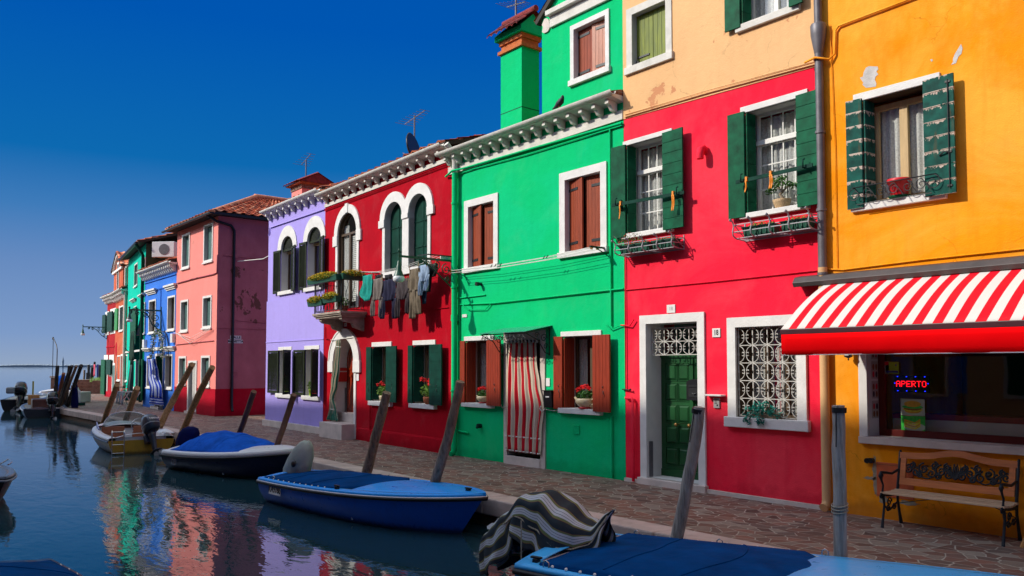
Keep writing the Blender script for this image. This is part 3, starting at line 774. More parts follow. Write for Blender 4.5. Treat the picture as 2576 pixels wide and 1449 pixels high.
# door 18
s0, s1, z0, z1 = H.rect('B1', 225, 557, 235, 1212)
e = s0 - sx(H, 'B1', 185, 700); H.holes.append(rect_loop(s0, s1, -.04, z1)); z0 = .12
o = MB().ring([(s0 - e, .0), (s0, .0), (s0, z1), (s1, z1), (s1, .0), (s1 + e, .0), (s1 + e, z1 + e * 1.05), (s0 - e, z1 + e * 1.05)], [], -.035, 0).build('door_surround', M['white'], H.root, bevel=.006)
MB().lining(rect_loop(s0, s1, z0, z1), 0, .45).build('reveal', M['revealw'], o)
MB().box(s0 - e - .03, s1 + e + .03, -.09, .45, -.02, .11).build('threshold', M['istria'], o, bevel=.01)
MB().box(s0 + .002, s0 + .03, .03, .10, .11, .72).box(s1 - .03, s1 - .002, .03, .10, .11, .72).build('flood_board_rail', M['zinc'], o)
yd = .36; zt = zx(H, 'B1', 300, 452, -yd); dl = MB()
M['doorgreen'] = mat('door_green_paint', (.007, .070, .018), .4, .2, 3, .05, 60, coat=.2)
dl.box(s0, s1, yd, yd + .05, .11, zt)
dw = s1 - s0; split = s0 + dw * .62
cols_ = [(s0 + .10 * dw, s0 + .325 * dw), (s0 + .36 * dw, s0 + .57 * dw), (s0 + .69 * dw, s0 + .93 * dw)]
rowsz = [(.12 + (zt - .12) * a, .12 + (zt - .12) * b2) for a, b2 in ((.10, .24), (.28, .42), (.46, .60), (.64, .78), (.81, .95))]
for a, b2 in cols_:
    for c0, c1 in rowsz:
        dl.add([(a, yd - .001, c0), (b2, yd - .001, c0), (b2, yd - .001, c1), (a, yd - .001, c1), (a + .035, yd - .028, c0 + .035), (b2 - .035, yd - .028, c0 + .035), (b2 - .035, yd - .028, c1 - .035), (a + .035, yd - .028, c1 - .035)],
               [(0, 1, 5, 4), (1, 2, 6, 5), (2, 3, 7, 6), (3, 0, 4, 7), (4, 5, 6, 7)])
        dl.ring(rect_loop(a - .012, b2 + .012, c0 - .012, c1 + .012), [rect_loop(a, b2, c0, c1)], yd - .014, yd)
dl.box(split - .035, split + .035, yd - .03, yd, .16, zt - .02).box(s0, s1, yd - .02, yd, .12, .24)
door = dl.build('door', M['doorgreen'], H.root)
for a in (s0 + .345 * dw, s0 + .60 * dw):
    zk = .12 + (zt - .12) * .44; MB().tube([(a, yd, zk), (a, yd - .05, zk)], .014, 8).lathe([(.002, -.035), (.03, -.02), (.036, 0), (.03, .02), (.002, .035)], 10, (a, yd - .07, zk)).build('handle', M['brass'], door)
MB().box(s0, s1, yd - .03, yd + .03, zt, zt + .06).build('transom', M['doorgreen'], o)
gl = MB(); gl.ring(rect_loop(s0, s1, zt + .06, z1), [], yd, yd, sides=False); gl.build('pane', M['glass'], o, recalc=False)
def scroll_grille(x0, x1, z0_, z1_, nx, nz, y, parent, m, r=.009, name='grille'):
    mb = MB(); cw = (x1 - x0) / nx; ch = (z1_ - z0_) / nz
    for i in range(nx + 1): mb.bar((x0 + i * cw, y, z0_), (x0 + i * cw, y, z1_), .016, .012)
    for j in range(nz + 1): mb.bar((x0, y - .004, z0_ + j * ch), (x1, y - .004, z0_ + j * ch), .014, .012)
    for i in range(nx):
        for j in range(nz):
            xa, xb = x0 + i * cw, x0 + (i + 1) * cw; zc = z0_ + (j + .5) * ch; a = cw * .43; b2 = ch * .40
            for xx, sg in ((xa, 1), (xb, -1)):
                pts = [(xx + sg * a * math.cos(t), zc + b2 * math.sin(t)) for t in [R(-88 + 176 * k / 12) for k in range(13)]]
                # four corner scrolls, curled towards the crossing
                for sz in (-1, 1):
                    zq = z0_ + (j + (.5 + sz * .5)) * ch
                    arcp = [(xx + sg * a * math.sin(t), zq - sz * ch * .40 * (1 - math.cos(t)) * 1.0 - sz * .01) for t in [R(8 + 95 * k / 8) for k in range(9)]]
                    ex, ez = arcp[-1]; curl = [(ex - sg * .020 * (1 - math.cos(t)), ez - sz * .020 * math.sin(t)) for t in [R(38 * k) for k in range(1, 5)]]
                    mb.tube([(p_[0], y - .008, p_[1]) for p_ in arcp + curl], r * .8, 5, caps=False)
                mb.lathe([(r * 1.9, -.02), (r * 1.9, .02)], 6, (xx, y, zc))
    return mb.build(name, M[m], parent)
scroll_grille(s0 + .02, s1 - .02, zx(H, 'B1', 280, 435, -.12), z1 - .08, 4, 2, .12, o, 'grille')
H18 = (s0, s1, z0, z1, e)
# grille window
s0, s1, z0, z1 = H.rect('B1', 803, 1195, 257, 833); e = s0 - sx(H, 'B1', 750, 550)
win = window(H, 'g', s0, s1, z0, z1, 'full', fw=e, sill_h=.15, proud=.045, rev=.34, revm='sash_brown')
MB().box(s0 - e - .045, s1 + e + .045, -.09, 0, z0 - .152, z0 + .003).build('sill', M['white'], win, bevel=.01)
scroll_grille(s0 + .01, s1 - .01, z0 + .02, z1 - .01, 4, 5, .03, win, 'grille')
glazing(H, win, rect_loop(s0 + .02, s1 - .02, z0, z1), .30, None, M['sash_brown'], nx=3, fw=.05, nz=(1, [z0 + .45, z0 + .8]), curtain='lace')
for k in range(2): MB().sheet(lambda u, v: (s0 + .42 + k * .38 + .12 * u, .36 + .01 * math.sin(u * 20), z1 - .2 - (z1 - z0 - .25) * v), 8, 4).build('curtain', M['redpl'], win)
iv = thing('trailing_plant', 'turquoise green trailing plant growing through the scrolled window grille', 'plant', fr.world((s0 + s1) / 2 - .03, .05, z0), fr.rz)
lb = MB()
for dx in (-.22, -.08, .05, .2): lb.leaves((dx, -.02, .1 + .06 * math.cos(dx * 9)), (.13, .07, .10), 60, .030)
for dx in (-.24, -.05, .0): lb.leaves((dx, -.06, -.04), (.07, .04, .07), 30, .028)
lb.build('leaves', M['leafteal'], iv, recalc=False)
MB().tube([(-.3, .02, .1), (-.1, -.03, .08), (.1, -.02, .05), (.26, .02, .12)], .006, 5).box(-.25, .25, .05, .16, 0, .08).build('stem', M['trunk'], iv)
# cream storey windows
c1 = H.rect('D', 1592, 1677, 38, 168); up = []
def cream_win():
    s0, s1, z0, z1 = c1; hs = H.holes; H.holes = up
    w1 = window(H, 'c', s0, s1, z0, z1, 'full', fw=.13, sill_h=.13, lm='oldwhite', rev=.2)
    H.holes = hs
    mb = MB(); mid = (s0 + s1) / 2
    leaf(mb, s0 + .005, mid - .004, z0 + .01, z1 - .01, .10, .14, 'v'); leaf(mb, mid + .004, s1 - .005, z0 + .01, z1 - .01, .10, .14, 'v')
    mb.build('shutter', M['limewood'], w1)
    MB().box(s0 + .03, s0 + .3, .085, .1, z0 + .15, z0 + .18).box(s0 + .02, s0 + .07, .06, .10, z0 + .03, z0 + .10).build('latch', M['iron'], w1)
    s0, s1, z0, z1 = H.rect('D', 1868, 2000, -70, 64)
    hs = H.holes; H.holes = up
    w2 = window(H, 'c', s0, s1, z0, z1, 'lintel', lin_h=.12, sill_h=.11, lm='oldwhite', rev=.3, over=.08, sill_over=.1); H.holes = hs
    glazing(H, w2, rect_loop(s0, s1, z0, z1), .25, None, M['sash_white'], nx=2, fw=.05)
    bifold(H, w2, s0, s1, z0, z1, .28, .22, 'dkgreen', 'h', dz=(-.05, .02), inner=.2, hook=False)
cream_win()
TOPZ = 9.3
H.wall([(0, -.1), (W, -.1), (W, zb1), (0, zb0)], M['red'], 7, 'lower_wall')
H.wall([(0, zb0 + .002), (W, zb1 + .002), (W, TOPZ), (0, TOPZ)], M['cream'], 7, 'upper_wall', y=-.012, holes=up)
MB().tube([(0.05, -.03, zb0 + .03), (W * .5, -.03, (zb0 + zb1) / 2 + .05), (W + .05, -.03, zb1 + .03)], .012, 5).tube([(0.05, -.03, zb0 + .07), (W * .5, -.04, (zb0 + zb1) / 2 + .085), (W + .1, -.03, zb1 + .07)], .009, 5).build('cable', M['cream'], H.root)
MB().box(0, W, -.05, 0, -.02, .06).build('plinth', M['istria'], H.root)
tiled(H.root, (-.0, -.45, TOPZ - .1), (W, -.45, TOPZ - .1), (W, 3.5, TOPZ + 1.2), (0, 3.5, TOPZ + 1.2)); MB().add([(0, 3.5, TOPZ + 1.15), (W, 3.5, TOPZ + 1.15), (W, 7, TOPZ), (0, 7, TOPZ)], [(0, 1, 2, 3)]).build('roof', M['terra'], H.root)
# cables, pipes, fittings on the red wall
z_ = zx(H, 'A8', 1590, 1415); cable(H, [(.02, -.02, zx(H, 'A6', 1545, 1160)), (W * .5, -.02, (zx(H, 'A6', 1545, 1160) + z_) / 2 - .01), (W, -.02, z_)], .011, 'red')
cable(H, [(.03, -.03, zb0 - .9), (.03, -.03, zx(H, 'B1', 70, 650))], .010, 'crimson'); 
pa = H.p('B1', 70, 655); pb = H.p('B1', 125, 660); MB().tube([(pa[0], -.03, pa[1]), (pb[0], -.05, pb[1])], .012, 6).tube([(pb[0], -.05, pb[1]), (pb[0] + .02, -.06, pb[1] + .01)], .02, 6).build('cable_end', M['iron'], H.root)
pa = H.p('B1', 98, 710); pb = H.p('B1', 146, 712); pc = H.p('B1', 150, 1238)
MB().tube([(pa[0], -.0, pa[1]), (pa[0] + .01, -.06, pa[1]), (pb[0] - .03, -.06, pb[1]), (pb[0], -.06, pb[1] - .03), (pb[0], -.06, 0.02)], .026, 8).build('gas_pipe', M['red'], H.root)
s, z = H.p('A8', 750, 560, .05); MB().tube([(s, .02, z + .02), (s, -.06, z + .06), (s, -.13, z + .03), (s, -.14, z - .06), (s, -.14, z - .12)], [.06, .062, .062, .06, .058], 12).build('vent_hood', M['red'], H.root)
def plate(Hh, c, xl, xr, yt, yb, txt, label, name='number_plate', cat='house number', m='white', tm='iron', size=.8, xs=1, bold=0, d=.005, group=None):
    s0, s1, z0, z1 = Hh.rect(c, xl, xr, yt, yb); w_, h_ = s1 - s0, z1 - z0
    t = thing(name, label, cat, Hh.fr.world((s0 + s1) / 2, d, z0), Hh.fr.rz, group)
    MB().box(-w_ / 2, w_ / 2, -.012, 0, 0, h_).build('plate', M[m], t, bevel=.003)
    if txt: text(txt, h_ * size, M[tm], t, (0, -.0135, h_ * .5), xs=xs, bold=bold)
    return t
plate(H, 'B1', 353, 407, 113, 165, '18', 'old marble plate with faded black 18 above the green panelled door', size=.62, tm='greypl')
plate(H, 'B1', 646, 697, 264, 321, '18', 'white tile with bold black 18 to the right of the green panelled door', size=.85, xs=.75, bold=.002)
s0, s1, z0, z1 = H.rect('B1', 657, 694, 710, 775)
t = thing('intercom', 'silver door intercom under a small white ledge beside door 18', 'intercom', fr.world((s0 + s1) / 2, 0, z0), fr.rz)
MB().box(-(s1 - s0) / 2, (s1 - s0) / 2, -.03, 0, 0, z1 - z0).build('casing', M['greypl'], t, bevel=.004)
mb = MB()
for k in range(4): mb.box(-.03, .012, -.033, -.03, .07 + k * .022, .078 + k * .022)
mb.build('speaker_slots', M['blackpl'], t); MB().lathe([(.014, 0), (.012, .008)], 8, M=Matrix.Translation((.02, -.03, .045)) @ Matrix.Rotation(R(90), 4, 'X')).build('button', M['blackpl'], t)
MB().box(-.17, .16, -.13, 0, z1 - z0 + .03, z1 - z0 + .055).build('ledge', M['white'], t, bevel=.004)
# mailbox on the door
s0, s1, z0, z1 = H.rect('B1', 508, 575, 590, 725, -.25)
t = thing('mailbox', 'black arched metal mailbox on the green panelled door', 'mailbox', fr.world((s0 + s1) / 2, -.32, z0), fr.rz)
w_ = .17; MB().ring(arch_loop(-w_, w_, 0, z1 - z0 - .06, z1 - z0), [], -.12, 0, back=True).build('box', M['blackpl'], t, bevel=.006)
MB().box(-.12, .12, -.13, -.12, .22, .25).box(-.12, .12, -.128, -.12, .05, .2).build('flap', M['iron'], t); MB().tube([(-.05, -.13, .12), (0, -.15, .10), (.05, -.13, .12)], .008, 5).build('handle', M['iron'], t)

# flower racks under the two upper windows
def rack(c, xl, xr, yt, yb, ytr, label):
    a, zt_ = H.p(c, xl, yt, .32); b2, _ = H.p(c, xr, ytr, .32); zb_ = H.p(c, xl, yb, .32)[1]; L = b2 - a; h_ = zt_ - zb_
    t = thing('flower_rack', label, 'flower rack', fr.world(a, 0, zb_), fr.rz, 'wrought iron flower racks under the upper windows')
    mb = MB(); 
    for z in (h_ * .72, h_ * .36): mb.bar((0, -.30, z), (L, -.30, z), .012).bar((0, 0, z), (0, -.30, z), .012).bar((L, 0, z), (L, -.30, z), .012)
    mb.bar((0, 0, h_ * .72), (L, 0, h_ * .72), .012).bar((0, 0, 0), (L, 0, 0), .012).bar((0, -.22, 0.02), (L, -.22, .02), .012)
    for k in range(6): mb.bar((0, -.04 * k, .01), (L, -.04 * k, .01), .012, .004)
    for x in (0, L): mb.bar((x, 0, 0), (x, 0, h_ * .9), .018).bar((x, 0, 0), (x, -.22, .01), .012).bar((x, -.0, h_ * .1), (x, -.26, h_ * .7), .01)
    mb.build('frame', M['greyiron'], t)
    n = 5; 
    for k in range(n):
        x = L * k / (n - 1)
        pts = [(x, -.18, .01), (x, -.25, .02), (x, -.31, h_ * .18), (x, -.32, h_ * .4), (x, -.295, h_ * .62), (x, -.31, h_ * .82), (x, -.35, h_ * .95), (x, -.38, h_ * 1.0), (x, -.40, h_ * .94), (x, -.375, h_ * .88), (x, -.36, h_ * .92)]
        MB().tube(pts, .011, 6).build('scrolled_bar', M['greyiron'], t)
    mb = MB()
    for k in range(n - 1):
        x = L * (k + .5) / (n - 1); mb.tube([(x, -.02, h_ * .1), (x, -.02, h_ * .75), (x, -.05, h_ * .95), (x, -.08, h_ * .9), (x, -.06, h_ * .84)], .008, 5)
    mb.build('back_bar', M['greyiron'], t)
    return a, zb_, L, h_
def planter(a, zb_, x0, x1, label, leafm='leaflt', wild=False, m='greenpot', dry=False):
    t = thing('planter', label, 'planter', fr.world(a + (x0 + x1) / 2, .14, zb_ + .02), fr.rz, 'planters in the racks under the red house windows'); w_ = (x1 - x0) / 2
    mb = MB().add([(-w_ + .02, -.06, 0), (w_ - .02, -.06, 0), (w_ - .02, .06, 0), (-w_ + .02, .06, 0), (-w_, -.085, .15), (w_, -.085, .15), (w_, .085, .15), (-w_, .085, .15)], [(0, 1, 2, 3), (0, 1, 5, 4), (1, 2, 6, 5), (2, 3, 7, 6), (3, 0, 4, 7)])
    mb.ring([(0, 0)] * 3, [], 0, 0, sides=False) if False else None
    mb.box(-w_ - .01, w_ + .01, -.095, -.08, .135, .155).box(-w_ - .01, w_ + .01, .08, .095, .135, .155)
    for k in range(6): mb.box(-w_ + .05 + k * (2 * w_ - .1) / 5 - .006, -w_ + .05 + k * (2 * w_ - .1) / 5 + .006, -.088, -.07, .01, .135)
    mb.build('trough', M[m], t)
    MB().box(-w_ + .01, w_ - .01, -.07, .07, .12, .135).build('soil', M['trunk'], t)
    l = MB().leaves((0, 0, .16), (w_ * .95, .08, .05), 260, .016)
    if wild: l.leaves((-.1, -.05, .22), (w_, .12, .14), 200, .018)
    l.build('foliage', M[leafm], t, recalc=False)
    if wild:
        mb = MB()
        for k in range(16):
            x = random.uniform(-w_, w_); pts = [(x, 0, .14)]
            for j in range(4): pts.append((pts[-1][0] + random.uniform(-.07, .05), pts[-1][1] + random.uniform(-.06, .03), pts[-1][2] + random.uniform(-.0, .08)))
            mb.tube(pts, .003, 4, caps=False)
        mb.build('stem', M['trunk'], t); MB().leaves((-.15, -.05, .24), (w_, .12, .12), 60, .014).build('flowers', M['redfl'], t, recalc=False)
    return t
a, zb_, L, h_ = rack('A8', 105, 517, 1200, 1308, 1135, 'shorter iron flower rack under the upper window nearest the green house')
planter(a, zb_, .02, L * .55, 'planter with straggly drying plant in the rack near the green house', 'leaf', True)
planter(a, zb_, L * .6, L - .02, 'small planter with low light green moss in the rack near the green house')
MB().box(.0, L * .5, -.27, -.02, -.035, -.01).build('x', M['terra']) if False else None
a, zb_, L, h_ = rack('A8', 960, 1508, 1048, 1190, 965, 'longer iron flower rack under the upper window nearest the grey drainpipe')
planter(a, zb_, .1, L * .52, 'long planter with bright green sprouts in the rack near the grey drainpipe')
planter(a, zb_, L * .6, L - .04, 'dark green planter with low sprouts, right half of the rack near the grey drainpipe')
# bonsai in a basket on the sill
s0, s1, z0, z1, _w = UR
sb, zb2 = H.p('A8', 1283, 962, .05)
t = thing('bonsai', 'small bonsai tree in a woven basket on the red house window sill', 'potted plant', fr.world(sb, -.08, z0), fr.rz)
MB().lathe([(.085, 0), (.10, .03), (.125, .09), (.135, .135), (.128, .14), (.115, .12), (.001, .115)], 18).build('basket', M['wicker'], t)
MB().tube([(0, 0, .11), (.01, 0, .17), (-.03, .0, .22), (.0, 0, .28), (-.08, 0, .34)], [.04, .03, .024, .018, .008], 8).tube([(-.01, 0, .24), (.08, 0, .31), (.15, 0, .33)], [.02, .012, .006], 6).tube([(0, 0, .26), (.01, 0, .38), (.02, 0, .46)], [.018, .01, .005], 6).build('trunk', M['trunk'], t)
lb = MB()
for cx, cz in ((-.13, .34), (-.03, .38), (.1, .36), (.19, .32), (.02, .46), (-.2, .29), (-.08, .44)): lb.leaves((cx, 0, cz), (.075, .08, .05), 75, .022)
lb.build('leaves', M['leaf'], t, recalc=False)
MB().lathe([(.11, .125), (.11, .135), (.0, .145)], 14).build('moss', M['leaf'], t)

# ================================================================== orange house with the snack bar
fr = Frame(6.05, 10.61, -3.5, 10.61)
H = HO = House(fr, 'orange_house', 'orange house with cracked stucco, worn green shutters and a snack bar window below'); W = fr.w
# downspout between the red and orange houses
s_ = sx(H, 'D', 2068, 600, .08); zt_ = zx(H, 'D', 2067, 58, .08); zc_ = zx(H, 'D', 2077, 672, .08)
pp = MB().tube([(s_, -.08, zt_ - .35), (s_, -.08, zc_)], .058, 12).lathe([(.06, -.42), (.07, -.36), (.105, -.16), (.11, -.02), (.10, 0)], 12, (s_, -.08, zt_))
for z in (zt_ - .5, zt_ - 1.55, zt_ - 2.65, zt_ - 3.55): pp.lathe([(.072, -.018), (.072, .018)], 12, (s_, -.08, z)); pp.box(s_ - .01, s_ + .01, -.08, 0, z - .01, z + .01)
pp.tube([(s_, -.08, zt_ - .05), (s_, -.08, zt_ + 1.8)], .055, 12)
dp = pp.build('drainpipe', M['zinc'], H.root)
M['ppipe'] = mat('buff_painted_pipe', (.62, .36, .16), .6, .08, 3)
MB().tube([(s_, -.08, zc_), (s_, -.08, .16), (s_, -.10, .09), (s_, -.17, .06)], .062, 12).build('drainpipe', M['ppipe'], H.root)
# upper window
c = 'B2'; s0, s1, z0, z1 = H.rect(c, 338, 762, 485, 1150)
win = window(H, 'o', s0, s1, z0, z1, 'lintel', lin_h=dz(H, c, 283, 437, 487), sill_h=dz(H, c, 265, 1175, 1222), over=.14, sill_over=.19, rev=.3, revm='sash_brown', sill_out=.06)
glazing(H, win, rect_loop(s0 + .02, s1 - .02, z0, z1 - .06), .24, None, M['sash_wood'], nx=2, fw=.075, curtain='lace', ctop=z1 - .12)
M['worn'] = None
m, nt, b = newmat('flaking_green_paint'); n = N(nt); tc = n.new('ShaderNodeTexCoord').outputs['Object']
sp = n.new('ShaderNodeSeparateXYZ'); n.l(tc, sp.inputs[0])
fz = n.math('FRACT', n.math('MULTIPLY', n.math('ADD', sp.outputs[2], -(z0 - .06) + .004), 1 / ((z1 - z0 + .1) / round((z1 - z0 + .1) / .19))))
pn = n.noise(n.scalev(tc, 1, 1, .8), 16, 8, .7); e2 = n.mapr(fz, .50, .99, 0, .30)
msk = n.mapr(n.math('ADD', pn, e2), .715, .735)
base = n.ramp(n.noise(tc, 7, 5), [(.3, (.002, .035, .028)), (.7, (.006, .10, .075))])
rust = n.mapr(n.noise(n.scalev(tc, 3, 3, .6), 3, 4), .62, .72, 0, .6)
n.l(n.mix(msk, n.mix(rust, base, (.10, .05, .02)), (.50, .40, .33)), b.inputs['Base Color']); b.inputs['Roughness'].default_value = .55
n.l(n.bump(msk, .4, .004), b.inputs['Normal']); b.inputs['Specular IOR Level'].default_value = .1; M['worn'] = m
bifold(H, win, s0, s1, z0, z1, s0 - sx(H, c, 212, 820, .1), sx(H, c, 940, 700, .1) - s1, 'worn', 'h', inner=.22, dz=(-.07, .02), hook=False)
mb = MB(); xx = s1 + (sx(H, c, 900, 700, .1) - s1) * .92; mb.tube([(xx, -.15, z0 - .0), (xx, -.15, z1 - .05)], .007, 5)
for z in (z0 + .03, z0 + .45, z1 - .08): mb.box(xx - .03, xx + .03, -.15, -.12, z - .012, z + .012)
mb.tube([(xx - .12, -.14, z0 + .42), (xx - .05, -.17, z0 + .46), (xx, -.15, z0 + .44)], .01, 5); mb.build('bolt', M['iron'], win)
# little wrought iron guard + red pot
gz = z0 - .0; mb = MB(); xa = s0 - .10; xb = s1 + .12
mb.tube([(xa, -.0, gz + .20), (xa, -.17, gz + .20), (xb, -.17, gz + .20), (xb, 0, gz + .20)], .008, 6).bar((xa + .05, -.16, gz - .03), (xb - .05, -.16, gz - .03), .01)
for k, (fx, fl) in enumerate(((.03, 1), (.2, 1), (.36, -1), (.52, 1), (.68, -1), (.84, 1), (.97, -1))):
    cx = xa + (xb - xa) * fx; mb.tube([(a_, -.17, b_) for a_, b_ in spiral((cx, gz + .10), .10 if k in (0, 6) else .075, .012, 1.5, 1.57 * fl + (math.pi if fl < 0 else 0), 24, fl)], .006, 5, caps=False)
    if k < 6: mb.tube([(cx, -.17, gz + .18), (cx + .06, -.17, gz + .10), (cx + .12, -.17, gz + .0)], .006, 5, caps=False)
mb.build('window_guard', M['iron'], win)
sp_, _ = H.p(c, 556, 1090, .02)
t = thing('flower_pot', 'empty red plastic pot on a green saucer on the orange house sill', 'flower pot', fr.world(sp_, .0, z0), fr.rz)
MB().lathe([(.10, .015), (.135, .20), (.15, .20), (.152, .245), (.14, .245), (.13, .2), (.12, .12), (.001, .12)], 20).build('pot', M['redpl'], t); MB().lathe([(.12, 0), (.14, .025), (.13, .025), (.1, .012), (.0, .012)], 20).build('saucer', M['dkgreen'], t)
# shop window
c = 'B4'; s0 = sx(H, c, 417, 400); z0 = zx(H, c, 417, 600); s1 = W - .8; z1 = z0 + 1.62
H.holes.append(rect_loop(s0, s1, z0, z1)); jw = s0 - sx(H, c, 366, 400)
mb = MB().box(s0 - jw, s0, -.04, 0, z0, z1 + .14).box(s0, s1 + jw, -.04, 0, z1, z1 + .14).box(s1, s1 + jw, -.04, 0, z0, z1)
win = mb.build('shop_window', M['revealw'], H.root, bevel=.005)
MB().box(s0 - jw - .0, s1 + jw, -.075, 0, z0 - dz(H, c, 372, 605, 648), z0 + .0).build('sill', M['istria'], win, bevel=.008)
MB().lining(rect_loop(s0, s1, z0, z1), 0, .34).build('reveal', M['revealw'], win)
M['shopframe'] = mat('dark_red_shop_frame', (.12, .012, .008), .4, .15)
yg = .30; mb = MB().ring(rect_loop(s0 + .002, s1, z0, z1), [rect_loop(s0 + .09, s0 + 2.35, z0 + .09, z1 - .15), rect_loop(s0 + 2.45, s1 - .09, z0 + .09, z1 - .15)], yg - .03, yg + .03); mb.build('frame', M['shopframe'], win)
MB().ring(rect_loop(s0 + .02, s1 - .02, z0 + .02, z1 - .02), [], yg + .01, yg, sides=False).build('pane', M['shopglass'], win, recalc=False)
# the shop's inside: dark walls, counter, benches
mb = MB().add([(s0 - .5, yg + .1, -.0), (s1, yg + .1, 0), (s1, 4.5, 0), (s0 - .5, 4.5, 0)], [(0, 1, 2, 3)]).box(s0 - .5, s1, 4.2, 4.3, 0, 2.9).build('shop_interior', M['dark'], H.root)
M['counter'] = mat('pale_counter_front', (.75, .76, .70), .5, .06); M['seatred'] = mat('dark_red_seat', (.25, .01, .03), .5, .1)
MB().box(s0 + .1, s0 + 2.3, .46, .5, .4, z0 + .23).build('counter', M['counter'], H.root); MB().box(s0 + .1, s0 + 2.3, .45, .8, z0 + .23, z0 + .30).build('counter_top', M['seatred'], H.root)
MB().box(s0 + 2.36, s0 + 3.2, .5, .6, .4, z0 + .27).build('counter', M['greypl'], H.root); MB().ring(arch_loop(s0 + 2.45, s0 + 3.1, z0 - .2, z0 + .1, z0 + .2), [], .6, .68).build('seat_back', M['seatred'], H.root)
MB().box(s0 + .15, s1 - .1, yg + .02, yg + .06, z1 - .28, z1 - .23).build('blind_rail', M['sash_brown'], win)
# stickers and the menu cards
def card(s, z, w_, h_, y, m, name, label, cat, base=True):
    t = thing(name, label, cat, fr.world(s, -y, z), fr.rz); MB().box(-w_ / 2, w_ / 2, -.004, 0, 0, h_).build('card', M[m], t); return t
a, zz = H.p(c, 560, 220, -.28); st = card(a, zz, .18, .16, .285, 'limepl', 'sticker', 'yellow sticker with blue band in the top corner of the shop window', 'sticker')
MB().box(-.08, .08, -.006, -.004, .012, .04).box(.045, .06, -.006, -.004, .1, .13).build('band', mat('dull_blue', (.03, .06, .25), .5), st)
a, zz = H.p(c, 525, 222, -.28); st = card(a, zz, .07, .17, .285, 'greypl', 'sticker', 'small white and red sticker left of the yellow one in the shop window', 'sticker'); MB().box(-.033, .033, -.006, -.004, .12, .165).build('band', M['redpl'], st)
M['ledred'] = emit('red_led', 'ff1020', 2.0); M['ledblue'] = emit('blue_led', '1828ff', 3.0)
# APERTO in a dot matrix
DOT = {'A': ['01110', '10001', '10001', '11111', '10001', '10001', '10001'], 'P': ['11110', '10001', '10001', '11110', '10000', '10000', '10000'], 'E': ['11111', '10000', '10000', '11110', '10000', '10000', '11111'],
       'R': ['11110', '10001', '10001', '11110', '10100', '10010', '10001'], 'T': ['11111', '00100', '00100', '00100', '00100', '00100', '00100'], 'O': ['01110', '10001', '10001', '10001', '10001', '10001', '01110']}
a0, zt1 = H.p(c, 578, 262, -.33); a1, _ = H.p(c, 762, 262, -.33); zb1_ = H.p(c, 578, 298, -.33)[1]
t = thing('led_sign', 'lit LED sign reading APERTO in red dots among blue dots', 'sign', fr.world((a0 + a1) / 2, -.36, zb1_ - .07), fr.rz)
Wd = a1 - a0; hh = zt1 - zb1_; MB().box(-Wd / 2 - .03, Wd / 2 + .03, 0, .03, 0, hh + .14).build('panel', M['blackpl'], t)
mb = MB(); px_ = Wd / 35
for i, ch in enumerate('APERTO'):
    for r_, row in enumerate(DOT[ch]):
        for k, v in enumerate(row):
            if v == '1': mb.box(-Wd / 2 + (i * 6 + k) * px_, -Wd / 2 + (i * 6 + k) * px_ + px_ * .8, -.006, 0, .07 + hh * (6 - r_) / 7, .07 + hh * (6 - r_) / 7 + hh / 7 * .75)
mb.build('letters', M['ledred'], t)
mb = MB()
for fx in (-.45, -.15, .15, .45):
    for z in (.015, hh + .125): mb.box(Wd * fx - .006, Wd * fx + .006, -.006, 0, z - .005, z + .005)
for x in (-Wd / 2 - .02, Wd / 2 + .02): mb.box(x - .006, x + .006, -.006, 0, .07 + hh * .5, .08 + hh * .5)
mb.build('border_lights', M['ledblue'], t)
# food posters
M['postw'] = mat('poster_paper', (.36, .44, .34), .5, .04); M['postg'] = mat('poster_green', (.03, .42, .04), .5, .3, 25); M['posty'] = mat('poster_yellow', (.55, .50, .02), .5, .3, 25); M['posto'] = mat('poster_bun', (.50, .30, .02), .5, .2, 25); M['postb'] = mat('poster_brown', (.22, .08, .01), .5, .3, 25)
a0, a1, p0, p1 = H.rect(c, 612, 757, 372, 470, -.28)
t = thing('poster', 'poster of a hamburger on the shop window, upper of the two', 'poster', fr.world((a0 + a1) / 2, -.285, p0), fr.rz); w_, h_ = (a1 - a0), (p1 - p0)
MB().box(-w_ / 2, w_ / 2, -.003, 0, 0, h_).build('paper', M['postw'], t)
el = lambda cx, cz, rx, rz_, n=18: [(cx + rx * math.cos(6.283 * k / n), cz + rz_ * math.sin(6.283 * k / n)) for k in range(n)]
for k, (cz, rx, rz_, mm2) in enumerate(((.26, .34, .14, 'posto'), (.36, .42, .13, 'posty'), (.42, .37, .12, 'postb'), (.52, .44, .11, 'postg'), (.70, .36, .19, 'posto'))):
    MB().ring(el(0, h_ * cz, w_ * rx, h_ * rz_), [], -.004 - k * .0008, -.003).build('picture', M[mm2], t)
a0, a1, p0, p1 = H.rect(c, 614, 760, 476, 568, -.28)
t = thing('poster', 'poster of a slice of lasagne on green, lower of the two', 'poster', fr.world((a0 + a1) / 2, -.285, p0), fr.rz)
MB().box(-w_ / 2, w_ / 2, -.003, 0, 0, h_ * .96).build('paper', M['postg'], t)
MB().ring(el(.02, h_ * .28, w_ * .45, h_ * .26), [], -.004, -.003).build('picture', M['postw'], t)
for k in range(4): MB().ring([(-w_ * .36, h_ * (.28 + .12 * k)), (w_ * .1, h_ * (.14 + .12 * k)), (w_ * .32, h_ * (.34 + .12 * k)), (w_ * .3, h_ * (.44 + .12 * k)), (w_ * .08, h_ * (.22 + .12 * k)), (-w_ * .36, h_ * (.38 + .12 * k))], [], -.005 - k * .0007, -.004).build('picture', M['posty' if k % 2 == 0 else 'posto'], t)
